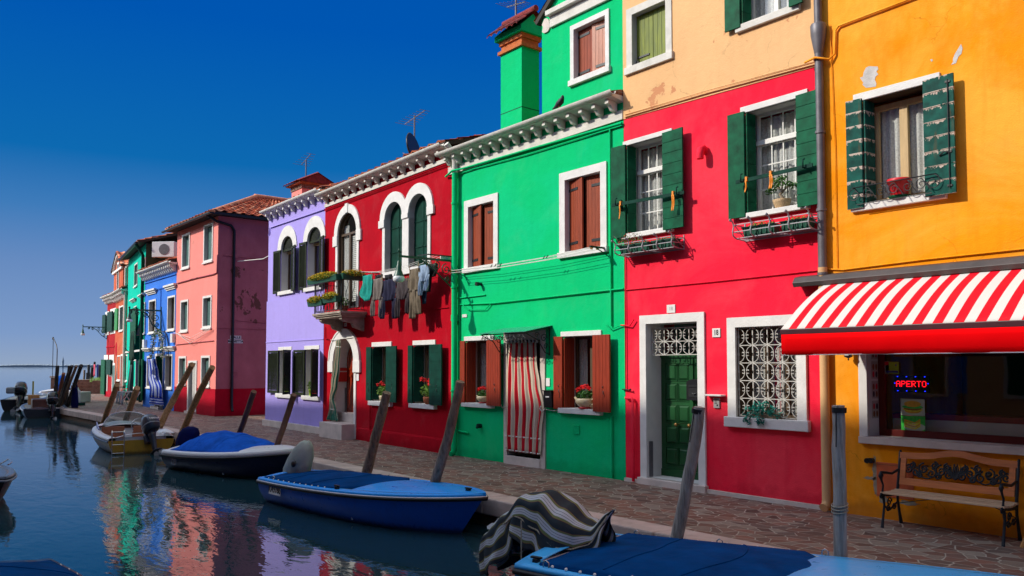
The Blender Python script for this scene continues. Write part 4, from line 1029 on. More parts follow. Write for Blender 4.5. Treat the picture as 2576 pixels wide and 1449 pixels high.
# ice cream cards on the reveal
M['menuw'] = mat('menu_card', (.42, .38, .33), .5, .1)
for k in range(4):
    zt2 = z0 + 1.28 - k * .265; t = thing('menu_card', ['topmost small food card on the pale reveal of the shop window', 'second food card from the top on the shop window reveal', 'third food card from the top on the shop window reveal', 'lowest food card on the shop window reveal, with pink cones'][k], 'menu card', fr.world(s0 + .004, -.17, zt2 - .25), fr.rz, 'food cards on the shop window reveal')
    MB().box(0, .003, -.085, .085, 0, .235).build('card', M['menuw'], t)
    for j in range(4): MB().ring([( (j % 2) * .08 - .065 + a_ * 1, b_) for a_, b_ in el(.025, .06 + .10 * (j // 2), .024, .042, 10)], [], .0032, .0055, M=Matrix(((0, 1, 0, 0), (1, 0, 0, 0), (0, 0, 1, 0), (0, 0, 0, 1)))).build('picture', M[['postb', 'redpl', 'blackpl', 'postb'][(j + k) % 4]], t)
# wall mended patches, meter door, sockets
o_s0, o_s1, o_z0, o_z1 = H.rect(c, 468, 745, 755, 960)
M['meter'] = mat('meter_door_orange', (.50, .10, .03), .6, .15, 6, .2)
mt = MB().box(o_s0, o_s0 + .48, -.012, 0, o_z0, o_z1).build('meter_door', M['meter'], H.root, bevel=.004)
MB().box(o_s0 + .02, o_s0 + .46, -.014, -.012, o_z1 - .03, o_z1 - .025).box(o_s0 + .06, o_s0 + .08, -.016, -.012, (o_z0 + o_z1) / 2, (o_z0 + o_z1) / 2 + .04).build('lock', M['sash_brown'], mt)
rp = random.Random(12)
def blob(cx, cz, rx, rz_, n=22, j=.25): return [(cx + rx * (1 + rp.uniform(-j, j)) * math.cos(6.283 * k / n), cz + rz_ * (1 + rp.uniform(-j, j)) * math.sin(6.283 * k / n)) for k in range(n)]
pa = [('B2', x, y) for x, y in ((345, 275), (365, 265), (420, 268), (425, 285), (412, 300), (424, 318), (408, 332), (402, 352), (412, 378), (408, 398), (345, 405), (322, 385), (328, 372), (306, 340), (325, 332), (330, 305))]
pb = [('B2', x, y) for x, y in ((957, 122), (967, 150), (960, 185), (940, 205), (925, 245), (893, 257), (905, 238), (905, 218), (918, 185))]
pc = [('B2', x, y) for x, y in ((758, 222), (772, 220), (776, 230), (766, 237))]
for P in (pa, pb, pc): MB().ring([H.p(*a_) for a_ in P], [], -.0035, -.003, sides=True).build('bare_plaster', M['plaster'], H.root)
M['mend'] = mat('grey_mending_mortar', (.30, .25, .17), .9, .25, 15, .4, 60)
for cx, cy, rx, rz_ in ((455, 800, .03, .16), (460, 900, .035, .12), (430, 855, .09, .02), (505, 985, .05, .05), (660, 1005, .12, .03)):
    a_, b_ = H.p(c, cx, cy); MB().ring(blob(a_, b_, rx, rz_, j=.4), [], -.0032, -.003).build('mended_patch', M['mend'], H.root)
for k in range(2):
    a_, b_ = H.p(c, 408 + k * 24, 748, .04); MB().tube([(a_, 0, b_), (a_, -.06, b_)], .035, 10).build('gas_vent', M['blackpl'], H.root)
# cables on the orange wall
cz = zx(H, 'B3', 600, 345); cz2 = zx(H, 'B3', 2576, 135)
cable(H, [(.0, -.02, zx(H, 'B3', 480, 330)), (.3, -.02, cz + .0), (1.4, -.02, (cz + cz2) / 2 + .02), (4.0, -.02, cz2 + .03)], .012, 'orange')
cable(H, [H3 for H3 in [(sx(H, 'B2', 118, 120), -.02, zx(H, 'B2', 118, 0)), (sx(H, 'B2', 150, 800), -.02, zx(H, 'B2', 150, 800)), (sx(H, 'B2', 160, 1440), -.02, cz)]], .007, 'orange')
MB().tube([(sx(H, 'B2', 60, 225) - .2, -.11, zx(H, 'B2', 20, 240)), (sx(H, 'B2', 60, 225), -.17, zx(H, 'B2', 60, 228)), (sx(H, 'B2', 120, 225), -.06, zx(H, 'B2', 120, 228)), (sx(H, 'B2', 150, 190), -.03, zx(H, 'B2', 150, 190)), (sx(H, 'B2', 155, 60), -.03, zx(H, 'B2', 155, 40)), (sx(H, 'B2', 175, 10), -.03, zx(H, 'B2', 175, 10)), (sx(H, 'B2', 240, -20), -.03, zx(H, 'B2', 240, -15)), (4, -.03, zx(H, 'B2', 240, -15) + .12)], .016, 6).build('cable', M['orange'], H.root)
TO = 9.6; H.wall([(0, -.1), (W, -.1), (W, TO), (0, TO)], M['orange'], 7)
tiled(H.root, (0, -.45, TO - .1), (W, -.45, TO - .1), (W, 3.5, TO + 1.2), (0, 3.5, TO + 1.2)); MB().add([(0, 3.5, TO + 1.15), (W, 3.5, TO + 1.15), (W, 7, TO), (0, 7, TO)], [(0, 1, 2, 3)]).build('roof', M['terra'], H.root)
# coach lantern bottom peeping under the awning
a_, b_ = H.p(c, 294, 140, .12)
t = thing('wall_lantern', 'small brown lantern on the orange wall, mostly hidden by the awning', 'lantern', fr.world(a_, .12, b_), fr.rz)
MB().lathe([(.002, 0), (.012, .01), (.006, .03), (.05, .05), (.06, .07)], 12).build('base', M['darkmetal'], t); MB().lathe([(.05, .07), (.075, .24)], 6, sm=False).build('glass', M['lightwt'], t)
MB().lathe([(.095, .24), (.03, .33), (.0, .36)], 6, sm=False).tube([(0, 0, .34), (0, .06, .38), (0, .12, .3)], .008, 6).build('cap', M['darkmetal'], t)
# awning
dA = 1.2; sa = .07; sA = sx(H, 'B3', 588, 480, .05); zA = zx(H, 'B3', 588, 470, .05)
zF = zx(H, 'B3', 62, 950, dA); sF = sx(H, 'B3', 62, 950, dA); LA = 6.5
t = thing('awning', 'red and white striped awning with plain red valance over the snack bar', 'awning', fr.world(sF, 0, zF), fr.rz)
per = (sx(H, 'B3', 2340, 835, dA) - sx(H, 'B3', 165, 943, dA)) / 11.0; off = sx(H, 'B3', 165, 943, dA) - sF
M['awning'] = stripes('awning_stripes', [(0, 'd2cdc7'), (.5, 'e0041f')], 1 / per, .75, 'x', dirt=.05)
m_ = M['awning']; nd = m_.node_tree.nodes
mb = MB().sheet(lambda u, v: (u * LA, -.06 - (dA - .06) * v, (zA - zF) * (1 - v) + .055 * math.sin(math.pi * v) + .012 * math.sin(u * 46) * math.sin(math.pi * v)), 60, 14)
for k in range(len(mb.v)): mb.v[k].x += 0
o = mb.build('canvas', M['awning'], t, recalc=False, solid=.004)
# shift object-x so the white stripe starts where it does in place
for nn in nd:
    if nn.type == 'MATH' and nn.operation == 'MULTIPLY' and nn.inputs[1].default_value == 1 / per:
        src = nn.inputs[0].links[0].from_socket; ad = nd.new('ShaderNodeMath'); ad.operation = 'ADD'; ad.inputs[1].default_value = -off + per * 10; m_.node_tree.links.new(src, ad.inputs[0]); m_.node_tree.links.new(ad.outputs[0], nn.inputs[0]); break
hv = zF - zx(H, 'B3', 90, 1215, dA)
M['valance'] = mat('plain_red_canvas', (.95, .001, .003), .85, .05, 3, spec=.05)
M['maroonbar'] = mat('maroon_metal_bar', (.05, .006, .012), .4, .2)
MB().box(-.01, LA, -dA - .014, -dA + .02, -.075, .0).build('front_bar', M['maroonbar'], t, bevel=.008)
MB().sheet(lambda u, v: (.01 + u * LA, -dA - .012 - .012 * math.sin(u * 40) * v, -.07 - (hv - .07) * v), 80, 4).build('valance', M['valance'], t, solid=.003)
MB().box(.01, LA, -dA - .018, -dA - .006, -hv - .006, -hv + .004).build('hem', M['whitepl'], t)
MB().extr([(0, zA - zF + .02), (-.16, zA - zF - .03), (-.19, zA - zF + .03), (-.13, zA - zF + .11), (0, zA - zF + .14)], -.45 + (sA - sF) * 0 , LA).build('housing', M['darkmetal'], t, bevel=.006)
mb = MB(); 
for x in (.15, 3.0, 5.8): mb.bar((x, 0, -.15), (x + .25, -dA * .55, .12), .035).bar((x + .25, -dA * .55, .12), (x, -dA, -.02), .035)
mb.build('folding_arm', M['greypl'], t)
# ================================================================== green house
fr = Frame(15.2, 10.66, 9.84, 10.62)
H = HG = House(fr, 'green_house', 'emerald green house with white corbelled cornice, striped door curtain and tall square chimney'); W = fr.w
def closed_win(c, xl, xr, yt, yb, fwx, sh_m, label=None, ajar=True, lit=False, proud=.03):
    s0, s1, z0, z1 = H.rect(c, xl, xr, yt, yb); e = s0 - sx(H, c, fwx, (yt + yb) / 2)
    win = window(H, 'w', s0, s1, z0, z1, 'full', fw=e, sill_h=.11, lm='white', rev=.22, revm='revealw', proud=proud)
    mid = s0 + (s1 - s0) * .42; Y = .13
    ml = M['brown']
    def lf(a, b2, ang, hx, mm2):
        Mx = Matrix.Translation((hx, Y, 0)) @ Matrix.Rotation(ang, 4, 'Z'); b_ = MB(); leaf(b_, a, b2, z0 + .015, z1 - .012, -.035, 0, 'v', Mx)
        o = b_.build('shutter', mm2, win); st = MB()
        for z in (z0 + (z1 - z0) * .1, z0 + (z1 - z0) * .84): st.box(a if a >= 0 else b2 - .32, (a + .32) if a >= 0 else b2, -.045, -.035, z, z + .05, Mx)
        st.build('strap_hinge', M['iron'], o)
    wl = (s1 - s0) / 2 - .004
    if ajar: lf(0, wl, R(-13), s0 + .01, ml); lf(-wl, 0, R(3), s1 - .01, ml)
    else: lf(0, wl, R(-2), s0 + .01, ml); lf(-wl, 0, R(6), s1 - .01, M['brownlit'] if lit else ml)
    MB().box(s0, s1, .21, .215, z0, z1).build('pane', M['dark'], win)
    return s0, s1, z0, z1, win
G1 = closed_win('A6', 260, 470, 475, 977, 227, 'brown'); G2 = closed_win('A6', 1062, 1357, 252, 848, 1017, 'brown')
G3 = closed_win('A5', 993, 1222, 218, 580, 968, 'brown', ajar=False, lit=True)
# lower windows
def low_green(c, xl, xr, yt, yb, xll, xrr, lin, sil, label):
    s0, s1, z0, z1 = H.rect(c, xl, xr, yt, yb)
    win = window(H, 'w', s0, s1, z0, z1, 'lintel', lin_h=lin, sill_h=sil, over=.10, sill_over=.12, rev=.34, revm='reveal', sill_out=.09)
    glazing(H, win, rect_loop(s0, s1, z0, z1), .3, None, M['sash_brown'], nx=2, fw=.05, curtain='lace', cfrac=.5)
    bifold(H, win, s0, s1, z0, z1, s0 - sx(H, c, xll, (yt + yb) / 2, .1), sx(H, c, xrr, (yt + yb) / 2, .1) - s1, 'brickred', 'v', inner=.24, dz=(-.03, .0))
    MB().tube([(s0 + (s1 - s0) * .75, .25, z1), (s0 + (s1 - s0) * .75, .25, z1 - .5)], .006, 5).build('cord', M['white_line'], win)
    return s0, s1, z0, z1, win
L1 = low_green('A7', 217, 392, 297, 742, 158, 470, dz(H, 'A7', 200, 265, 297), dz(H, 'A7', 200, 742, 772), 'l')
L2 = low_green('A7', 925, 1165, 265, 780, 835, 1268, dz(H, 'A7', 897, 230, 265), dz(H, 'A7', 900, 782, 820), 'r')
# door with its curtain
s0, s1, z0, z1 = H.rect('A7', 510, 752, 297, 1148); e0 = s0 - sx(H, 'A7', 487, 700); e1 = sx(H, 'A7', 785, 700) - s1; z0 = .17
H.holes.append(rect_loop(s0, s1, -.04, z1))
o = MB().ring([(s0 - e0, 0), (s0, 0), (s0, z1), (s1, z1), (s1, 0), (s1 + e1, 0), (s1 + e1, z1 + .2), (s0 - e0, z1 + .2)], [], -.03, 0).build('door_surround', M['istria'], H.root, bevel=.006)
MB().lining(rect_loop(s0, s1, z0, z1), 0, .3).build('reveal', M['revealw'], o); MB().box(s0, s1, -.05, .3, -.02, z0).build('doorstep', M['istria'], o, bevel=.008)
dd = MB().box(s0, s1, .2, .24, z0, z1); dd.box(s0 + .1, s1 - .1, .18, .2, z0 + .15, z0 + .8).box(s0 + .1, s1 - .1, .18, .2, z0 + .95, z1 - .15); dd.build('door', M['sash_brown'], H.root)
DG = (s0, s1, z0, z1)
P = lambda x, y: H.p('A7', x, y, .06)
keys = [(P(512, 312)[1], P(512, 312)[0], P(718, 302)[0]), (P(505, 450)[1], P(503, 450)[0], P(722, 450)[0]), (P(500, 600)[1], P(497, 600)[0], P(742, 600)[0]), (P(494, 770)[1], P(491, 770)[0], P(776, 775)[0]), (P(493, 960)[1], P(492, 960)[0], P(757, 960)[0]), (P(495, 1090)[1], P(495, 1090)[0], P(750, 1110)[0])]
t = thing('door_curtain', 'red and cream striped curtain hanging in the doorway of the green house', 'curtain', fr.world(0, 0, 0), fr.rz)
M['doorcurtain'] = stripes('door_curtain_stripes', [(0, 'cfc3ad'), (.30, '8a4038'), (.33, 'cfc3ad'), (.38, 'c8182a'), (.72, '5a2a2a'), (.75, 'cfc3ad'), (.88, '9a8f86'), (.90, 'cfc3ad')], 5.2, .85, 'u', dirt=.08)
mb = MB(); cloth_strip(mb, rows_interp(keys, 26), 110, -.055, .020, 62); mb.build('fabric', M['doorcurtain'], t, recalc=False, solid=.003)
mb = MB()
for fz_ in (.86, .995):
    k = keys; zz = keys[0][0] + (keys[-1][0] - keys[0][0]) * fz_; r_ = rows_interp(keys, 100)[int(fz_ * 100)]
    mb.sheet(lambda u, v: (r_[1] + (r_[2] - r_[1]) * u, -.065 - .020 * math.sin(u * 62 + .35 * math.sin(fz_ * 15)) - .006, r_[0] + .012 - .03 * v + .006 * abs(math.sin(u * 60)) * v), 90, 2)
mb.build('lace_trim', M['sash_white'], t, solid=.002)
mb = MB(); 
for k in range(9): xx = keys[0][1] + (keys[0][2] - keys[0][1]) * k / 8; mb.box(xx - .012, xx + .012, -.075, -.035, keys[0][0] - .01, keys[0][0] + .06)
mb.build('loop', M['lace'], t); MB().tube([(s0 - .02, -.055, keys[0][0] + .04), (s1 + .02, -.055, keys[0][0] + .04)], .009, 6).build('rod', M['iron'], t)
zt = keys[3][0]
MB().tube([(keys[3][2] - .07, -.09, zt + .05), (keys[3][2] - .1, -.10, zt), (keys[3][2] - .04, -.09, zt - .06), (keys[3][2] + .02, -.06, zt)], .012, 6).tube([(keys[3][2] + .0, -.05, zt - .01), (keys[3][2] + .25, -.04, zt - .03), (keys[3][2] + .42, -.04, zt - .01), (keys[3][2] + .47, -.02, zt + .02)], .010, 5).tube([(keys[3][1], -.05, zt), (keys[3][1] - .12, -.04, zt - .04), (keys[3][1] - .2, -.02, zt + .03)], .009, 5).build('tie', M['white_line'], t)
# canopy
ax, az = H.p('A7', 487, 232); bx, bz = H.p('A7', 832, 210); fx, fz = H.p('A7', 330, 257, .62)
t = thing('door_canopy', 'small glass canopy on black scrolled iron brackets over the curtained doorway', 'canopy', fr.world(ax, 0, fz), fr.rz)
L = bx - ax - .08; D_ = .62; hb = .16
MB().add([(0, 0, hb), (L + .08, 0, hb), (L + .08, -D_ - .05, .03), (0, -D_ - .05, .03), (0, 0, hb + .012), (L + .08, 0, hb + .012), (L + .08, -D_ - .05, .042), (0, -D_ - .05, .042)], [(0, 1, 2, 3), (4, 5, 6, 7), (0, 1, 5, 4), (1, 2, 6, 5), (2, 3, 7, 6), (3, 0, 4, 7)]).build('glass_sheet', mat('dusty_green_glass', (.05, .25, .18), .2, .2, 8), t)
for x in (0, L):
    mb = MB().bar((x, 0, .13), (x, -D_, 0.01), .02).bar((x, 0, .13), (x, 0, -.42), .02).tube([(x, -.0, -.40), (x, -.12, -.36), (x, -.3, -.12), (x, -D_ + .03, -.0)], .01, 6)
    for cy, cz, r0 in ((-.15, -.08, .09), (-.33, -.02, .06), (-.1, -.24, .06)): mb.tube([(x, a_, b_) for a_, b_ in spiral((cy, cz), r0, .01, 1.4, 0, 20)], .008, 5, caps=False)
    mb.build('bracket', M['iron'], t)
mb = MB().bar((0, -D_, .01), (L, -D_, .01), .022)
nS = 5
for k in range(nS):
    cx = L * (k + .5) / nS
    for sg in (-1, 1): mb.tube([(a_, -D_, b_) for a_, b_ in spiral((cx + sg * .055, -.07), .055, .008, 1.4, 1.57, 20, sg)], .007, 5, caps=False); mb.tube([(cx + sg * .055, -D_, -.015), (cx + sg * .11, -D_, -.06), (cx + sg * L / nS * .5, -D_, -.10)], .006, 5, caps=False)
mb.build('scroll_frieze', M['iron'], t)
# cornice
zcb = (zx(H, 'A5', 140, 1245) + zx(H, 'A5', 1325, 880)) / 2; zc1 = (zx(H, 'A5', 140, 1195) + zx(H, 'A5', 1322, 808)) / 2
s_l = -.12; zt = cornice(H, s_l, W + .0, zcb, zc1 - zcb, .20, .30, 16, 'oldwhite', cw=.085)
MB().extr([(-.33, zt + .05), (.35, zt + .05), (.35, zt + .19), (-.05, zt + .16), (-.30, zt + .09)], s_l, W).build('parapet_bricks', M['brick'], H.root)
ZG = zt
# attic block (flush with the street front) with its own cornice
xl_ = sx(H, 'A5', 757, 600); za = zx(H, 'A5', 825, 205); att = [G3]
att_holes = [H.holes.pop(2)]   # attic window belongs to the upper wall
ZA = za
H.wall([(xl_, zt + .03), (W, zt + .03), (W, ZA + .3), (xl_, ZA + .3)], M['green'], 4.5, 'attic_wall', holes=att_holes)
mb = MB().box(xl_ + .28, W, -.05, 0, ZA, ZA + .22).box(xl_ + .25, W, -.14, 0, ZA + .22, ZA + .32); mb.build('attic_cornice', M['oldwhite'], H.root, bevel=.01)
MB().ring(blob(xl_ + .16, ZA + .08, .12, .15, 12, .3), [], -.03, -.005).build('bare_brick_corner', M['istria'], H.root)
# attic gable rising to the right
ra = ZA + .32; M['greent'] = M['green']
MB().add([(xl_ - .1, .02, ra), (W, .02, ra), (W, .02, ra + 1.6)], [(0, 1, 2)]).build('gable', M['green'], H.root)
tiled(H.root, (xl_ - .13, -.07, ra - .10), (xl_ - .13, 4.6, ra - .10), (W + .0, 4.6, ra + 1.75), (W + .0, -.07, ra + 1.75), name='roof')
# main wall
H.wall([(-.0, -.1), (W, -.1), (W, ZG), (0, ZG)], M['green'], 7, 'wall')
tiled(H.root, (0, .3, ZG + .12), (xl_, .3, ZG + .12), (xl_, 3.6, ZG + .8), (0, 3.6, ZG + .8), name='roof')
MB().add([(0, 3.6, ZG + .8), (W, 3.6, ZG + .8), (W, 7, ZG - .1), (0, 7, ZG - .1)], [(0, 1, 2, 3)]).build('roof', M['terra'], H.root)
# chimney
yc = .55; dpt_ = .46; c0 = sx(H, 'A5', 458, 700, -yc); c1_ = sx(H, 'A5', 610, 700, -yc); wch = c1_ - c0; zc_t = zx(H, 'A5', 455, 405, -yc); dpt = .50
ch = MB().box(c0, c1_, yc, yc + dpt, ZG, zc_t + .02); ch = ch.build('chimney', M['green'], H.root)
MB().box(c0 - .003, c1_ + .003, yc - .003, yc + dpt + .003, zc_t - 1.35, zc_t - 1.335).build('band', M['dkgreen2'], ch)
MB().box(c0 - .05, c1_ + .05, yc - .05, yc + dpt + .05, zc_t, zc_t + .07).box(c0 + .01, c1_ - .01, yc + .01, yc + dpt - .01, zc_t + .07, zc_t + .2).box(c0 - .03, c1_ + .03, yc - .03, yc + dpt + .03, zc_t + .2, zc_t + .30).build('brick_collar', mat('orange_brick', (.50, .13, .03), .85, .25, 12, .4, 40), ch)
mb = MB(); zc2 = zc_t + .30; ym = yc + dpt / 2
# gable running along the street: ridge parallel to x? the gable end faces the camera side (+x)
mb.box(c0 - .10, c1_ + .10, yc - .10, yc + dpt + .10, zc2, zc2 + .12)
mb.add([(c1_ + .10, yc - .1, zc2 + .12), (c1_ + .10, yc + dpt + .1, zc2 + .12), (c1_ + .10, ym, zc2 + .44), (c0 - .10, yc - .1, zc2 + .12), (c0 - .10, yc + dpt + .1, zc2 + .12), (c0 - .10, ym, zc2 + .44)], [(0, 1, 2), (3, 4, 5), (0, 2, 5, 3), (1, 2, 5, 4)])
mb.build('cap', M['green'], ch)
M['darkred'] = mat('dark_red_tiles', (.20, .015, .012), .8, .4, 8, .3, 40)
for sg in (-1, 1):
    y_e = ym + sg * (dpt / 2 + .27); mbt = MB(); nT = 6
    for k in range(nT):
        xa = c0 - .17 + (wch + .34) * k / nT; wt = (wch + .34) / nT
        for j in range(2):
            f0, f1 = j * .5, j * .5 + .56
            pts0 = []; vs = []
            for ff, lift in ((f0, .035), (f1, .02)):
                yy = y_e + (ym - y_e) * ff; zz = zc2 + .06 + (.50 - .06) * ff
                for i in range(6): vs.append((xa + wt * i / 5, yy, zz + lift + .05 * math.sin(math.pi * i / 5)))
            mbt.add(vs + [(v_[0], v_[1], v_[2] - .03) for v_ in vs[:6]], [(i, i + 1, 7 + i, 6 + i) for i in range(5)] + [(i, i + 1, 13 + i, 12 + i) for i in range(5)], True)
    mbt.build('cap_tiles', M['darkred'], ch, recalc=False)
MB().tube([(c0 - .2, ym, zc2 + .54), (c1_ + .2, ym, zc2 + .54)], .07, 8).build('ridge_tile', M['darkred'], ch)
# antenna at the chimney
def antenna(Hh, c, x, yt, yb, d, label, bars=6, tilt=0, hz=1.0, boom=.9):
    s, z1 = Hh.p(c, x, yt, d); zb = Hh.p(c, x, yb, d)[1]; t = thing('tv_antenna', label, 'antenna', Hh.fr.world(s, d, zb), Hh.fr.rz)
    h_ = z1 - zb; MB().tube([(0, 0, 0), (0, 0, h_)], .022, 6).build('mast', M['zinc'], t)
    mb = MB(); zc = h_ * hz; mb.bar((-boom / 2, .1, zc), (boom / 2, -.1, zc + tilt), .018)
    for k in range(bars): f = k / (bars - 1); x_ = -boom / 2 + boom * f; z_2 = zc + tilt * f; l_ = .32 - .16 * f; mb.tube([(x_, .1 - .2 * f - l_, z_2), (x_, .1 - .2 * f + l_, z_2)], .006, 4)
    mb.build('aerial', M['zinc'], t); return t
sA_, zz = H.p('A5', 570, 210, -1.0); t = antenna(H, 'A5', 568, -60, 208, -(yc + dpt / 2), 'grey tv antenna rising from the tall green chimney', 7, -.25, .80, .9)
# pipes and cables
xpp = sx(H, 'A6', 143, 600, .1); zpt = zx(H, 'A6', 143, 190, .1)
MB().tube([(xpp, -.1, zpt), (xpp, -.1, .14), (xpp, -.13, .07), (xpp, -.2, .05)], .065, 12).lathe([(.08, -.02), (.08, .02)], 12, (xpp, -.1, zpt - 2.6)).lathe([(.08, -.02), (.08, .02)], 12, (xpp, -.1, 1.45)).lathe([(.08, -.02), (.08, .02)], 12, (xpp, -.1, zpt - .7)).lathe([(.08, -.02), (.08, .02)], 12, (xpp, -.1, .6)).build('drainpipe', M['green'], H.root)
MB().tube([(xpp, -.1, zpt), (xpp, -.1, zpt + .28), (xpp - .02, -.2, zcb + .48), (xpp - .02, -.33, zcb + .6)], .068, 12).build('drainpipe', M['oldwhite'], H.root)
zA1, zA2 = zx(H, 'A5', 75, 1280), zx(H, 'A5', 1322, 902)
cable(H, [(-.2, -.04, zA1), (xpp, -.18, zA1 + .03), (.5, -.06, zA1 + .05), (W * .5, -.04, (zA1 + zA2) / 2 + .04), (W, -.04, zA2)], .024, 'green'); cable(H, [(.1, -.03, zA1 - .03), (.9, -.03, (zA1 * 3 + zA2) / 4 - .06 + .05), (W * .5, -.03, (zA1 + zA2) / 2 - .05), (W, -.03, zA2 - .04)], .013, 'green')
px, pz = H.p('A6', 1443, 700); cable(H, [(px, -.03, zA2 - .02), (px, -.03, zx(H, 'A7', 1262, 190))], .020, 'green')
a_, b_ = H.p('A6', 190, 1280); a2, b2 = H.p('A6', 480, 1268); a3, b3 = H.p('A6', 1440, 1160)
cable(H, [(a_, -.02, zx(H, 'A7', 150, 300)), (a_, -.02, b_), (a2, -.03, b2), (a3, -.03, b3), (W, -.03, b3 - .0)], .016, 'green'); cable(H, [(a_ + .1, -.03, b_ - .0), (a_ + .35, -.04, b_ - .14), (a2 - .3, -.04, b2 - .12), (a2 - .1, -.03, b2 + .01)], .010, 'green')
a_, b_ = H.p('A6', 172, 1228); a2, b2 = H.p('A6', 402, 1200); cable(H, [(a_, -.02, b_), (a2, -.02, b2)], .014, 'green')
a_, b_ = H.p('A7', 1230, 175); a2, b2 = H.p('A7', 1340, 183); cable(H, [(a_, -.04, b_), (a_ + .12, -.04, b_ - .1), (a2, -.04, b2)], .010, 'green'); cable(H, [(a2, -.04, b2), (a2 + .22, -.05, b2 - .02), (a2 + .32, -.05, b2 + .09)], .012, 'red')
a_, b_ = H.p('A7', 1270, 840); cable(H, [(a_, -.03, b_), (a_, -.03, .02)], .022, 'green')
a_, b_ = H.p('A7', 138, 660); a2, b2 = H.p('A7', 228, 962); cable(H, [(a_, -.03, b_), (a_, -.03, b2 + .05), (a_ + .02, -.03, b2 + .03), (a2, -.03, b2)], .022, 'green')
a_, b_ = H.p('A7', 300, 912, .05); MB().tube([(a_, 0, b_), (a_, -.09, b_)], .05, 10).tube([(a_, -.09, b_), (a_ + .02, -.12, b_ - .04)], .03, 8).build('water_tap', M['dkgreen2'], H.root)
s0, s1, z0, z1 = H.rect('A7', 983, 1030, 905, 968); mb = MB().ring(rect_loop(s0, s1, z0, z1), [rect_loop(s0 + .02, s1 - .02, z0 + .02, z1 - .02)], -.02, 0)
for k in range(8): zq = z0 + .02 + (z1 - z0 - .04) * k / 8; mb.add([(s0 + .02, -.018, zq), (s1 - .02, -.018, zq), (s1 - .02, -.002, zq + .025), (s0 + .02, -.002, zq + .025)], [(0, 1, 2, 3)])
mb.build('air_vent', M['green'], H.root)
a_, b_ = H.p('A6', 340, 1110, .08); MB().tube([(a_, 0, b_), (a_, -.10, b_)], .035, 10).lathe([(.045, 0), (.045, .07)], 10, M=Matrix.Translation((a_, -.08, b_)) @ Matrix.Rotation(R(90), 4, 'X')).build('vent_spout', M['blackpl'], H.root)
s0, s1, z0, z1 = H.rect('A7', 128, 160, 108, 155); MB().box(s0, s1, -.12, -.02, z0, z1).build('junction_box', M['green'], H.root, bevel=.006)
plate(H, 'A7', 183, 216, 105, 127, '', 'tiny white enamel plate with faded red figures on the green wall', name='wall_plate', cat='plate')
plate(H, 'A7', 790, 817, 566, 624, '', 'small white doorbell panel right of the striped door curtain', name='doorbell', cat='doorbell', m='whitepl')
s0, s1, z0, z1 = H.rect('A7', 775, 832, 660, 778, .1)
t = thing('mailbox', 'black wall mailbox beside the striped door curtain of the green house', 'mailbox', fr.world((s0 + s1) / 2, .0, z0), fr.rz); w_ = (s1 - s0) / 2; h_ = z1 - z0
MB().add([(-w_, -.11, 0), (w_, -.11, 0), (w_, 0, 0), (-w_, 0, 0), (-w_, -.13, h_), (w_, -.13, h_), (w_, 0, h_ + .03), (-w_, 0, h_ + .03)], [(0, 1, 2, 3), (0, 1, 5, 4), (1, 2, 6, 5), (2, 3, 7, 6), (3, 0, 4, 7), (4, 5, 6, 7)]).build('box', M['blackpl'], t, bevel=.005)
MB().box(-.05, .05, -.131, -.12, h_ * .62, h_ * .7).build('name_card', M['whitepl'], t); MB().box(-w_ - .01, w_ + .01, -.15, 0, h_ + .0, h_ + .018).build('lid', M['blackpl'], t)
# teapot planters
def teapot(Hh, c, x, y, label, s=1.0, d=-.02, flip=1):
    a_, b_ = Hh.p(c, x, y, d); return a_
def make_teapot(loc, rz, label, s):
    t = thing('teapot_planter', label, 'planter', loc, rz, 'teapot planters on the green house sills'); t.scale = (s, s, s)
    MB().lathe([(.07, .0), (.10, .012), (.075, .03), (.12, .06), (.165, .11), (.17, .16), (.15, .185), (.14, .185), (.14, .15), (.001, .15)], 20).build('pot', M['teapot'], t)
    MB().lathe([(.072, .0), (.115, .01), (.12, .022), (.075, .035)], 20).build('base_ring', M['redpl'], t)
    MB().tube([(-.14, 0, .09), (-.20, 0, .12), (-.22, 0, .17), (-.25, 0, .195)], [.035, .025, .02, .022], 8).build('spout', M['teapot'], t)
    MB().tube([(.15, 0, .16), (.21, 0, .18), (.24, 0, .14), (.21, 0, .085), (.15, 0, .08)], .016, 8).build('handle', M['teapot'], t)
    MB().leaves((0, 0, .24), (.17, .14, .10), 240, .030).build('leaves', M['leaf'], t, recalc=False)
    mb = MB()
    for cx, cz in ((-.1, .36), (-.02, .39), (.06, .40), (.12, .37), (-.14, .33)): mb.leaves((cx, -.03, cz), (.05, .05, .035), 30, .028)
    mb.build('flowers', M['redfl'], t, recalc=False); return t
make_teapot(fr.world(sx(H, 'A7', 336, 740, .0) - .03, .0, L1[2]), fr.rz, 'smaller teapot planter of red cyclamen left of the striped door curtain', .85)
make_teapot(fr.world(sx(H, 'A7', 1068, 780, .0), .0, L2[2]), fr.rz, 'larger teapot planter of red cyclamen right of the striped door curtain', 1.05)
# pigeon on the cornice
a_, b_ = H.p('A5', 885, 828, .2)
t = thing('pigeon', 'dark pigeon perched on the white cornice of the green house', 'pigeon', fr.world(a_, .2, ZG + .16), fr.rz + R(180))
me_b = MB().tube([(.20, 0, .03), (.10, 0, .05), (.03, 0, .085), (-.04, 0, .12), (-.075, 0, .165), (-.085, 0, .20), (-.09, 0, .225)], [.012, .035, .06, .062, .04, .03, .012], 12); me_b.build('body', mat('dark_grey_feathers', (.02, .022, .028), .6, .4, 25), t)
MB().tube([(-.10, 0, .205), (-.125, 0, .198)], [.009, .002], 6).build('beak', M['blackpl'], t); MB().tube([(0, .02, .06), (0, .02, 0)], .005, 4).tube([(0, -.02, .06), (0, -.02, 0)], .005, 4).build('legs', M['redpl'], t)

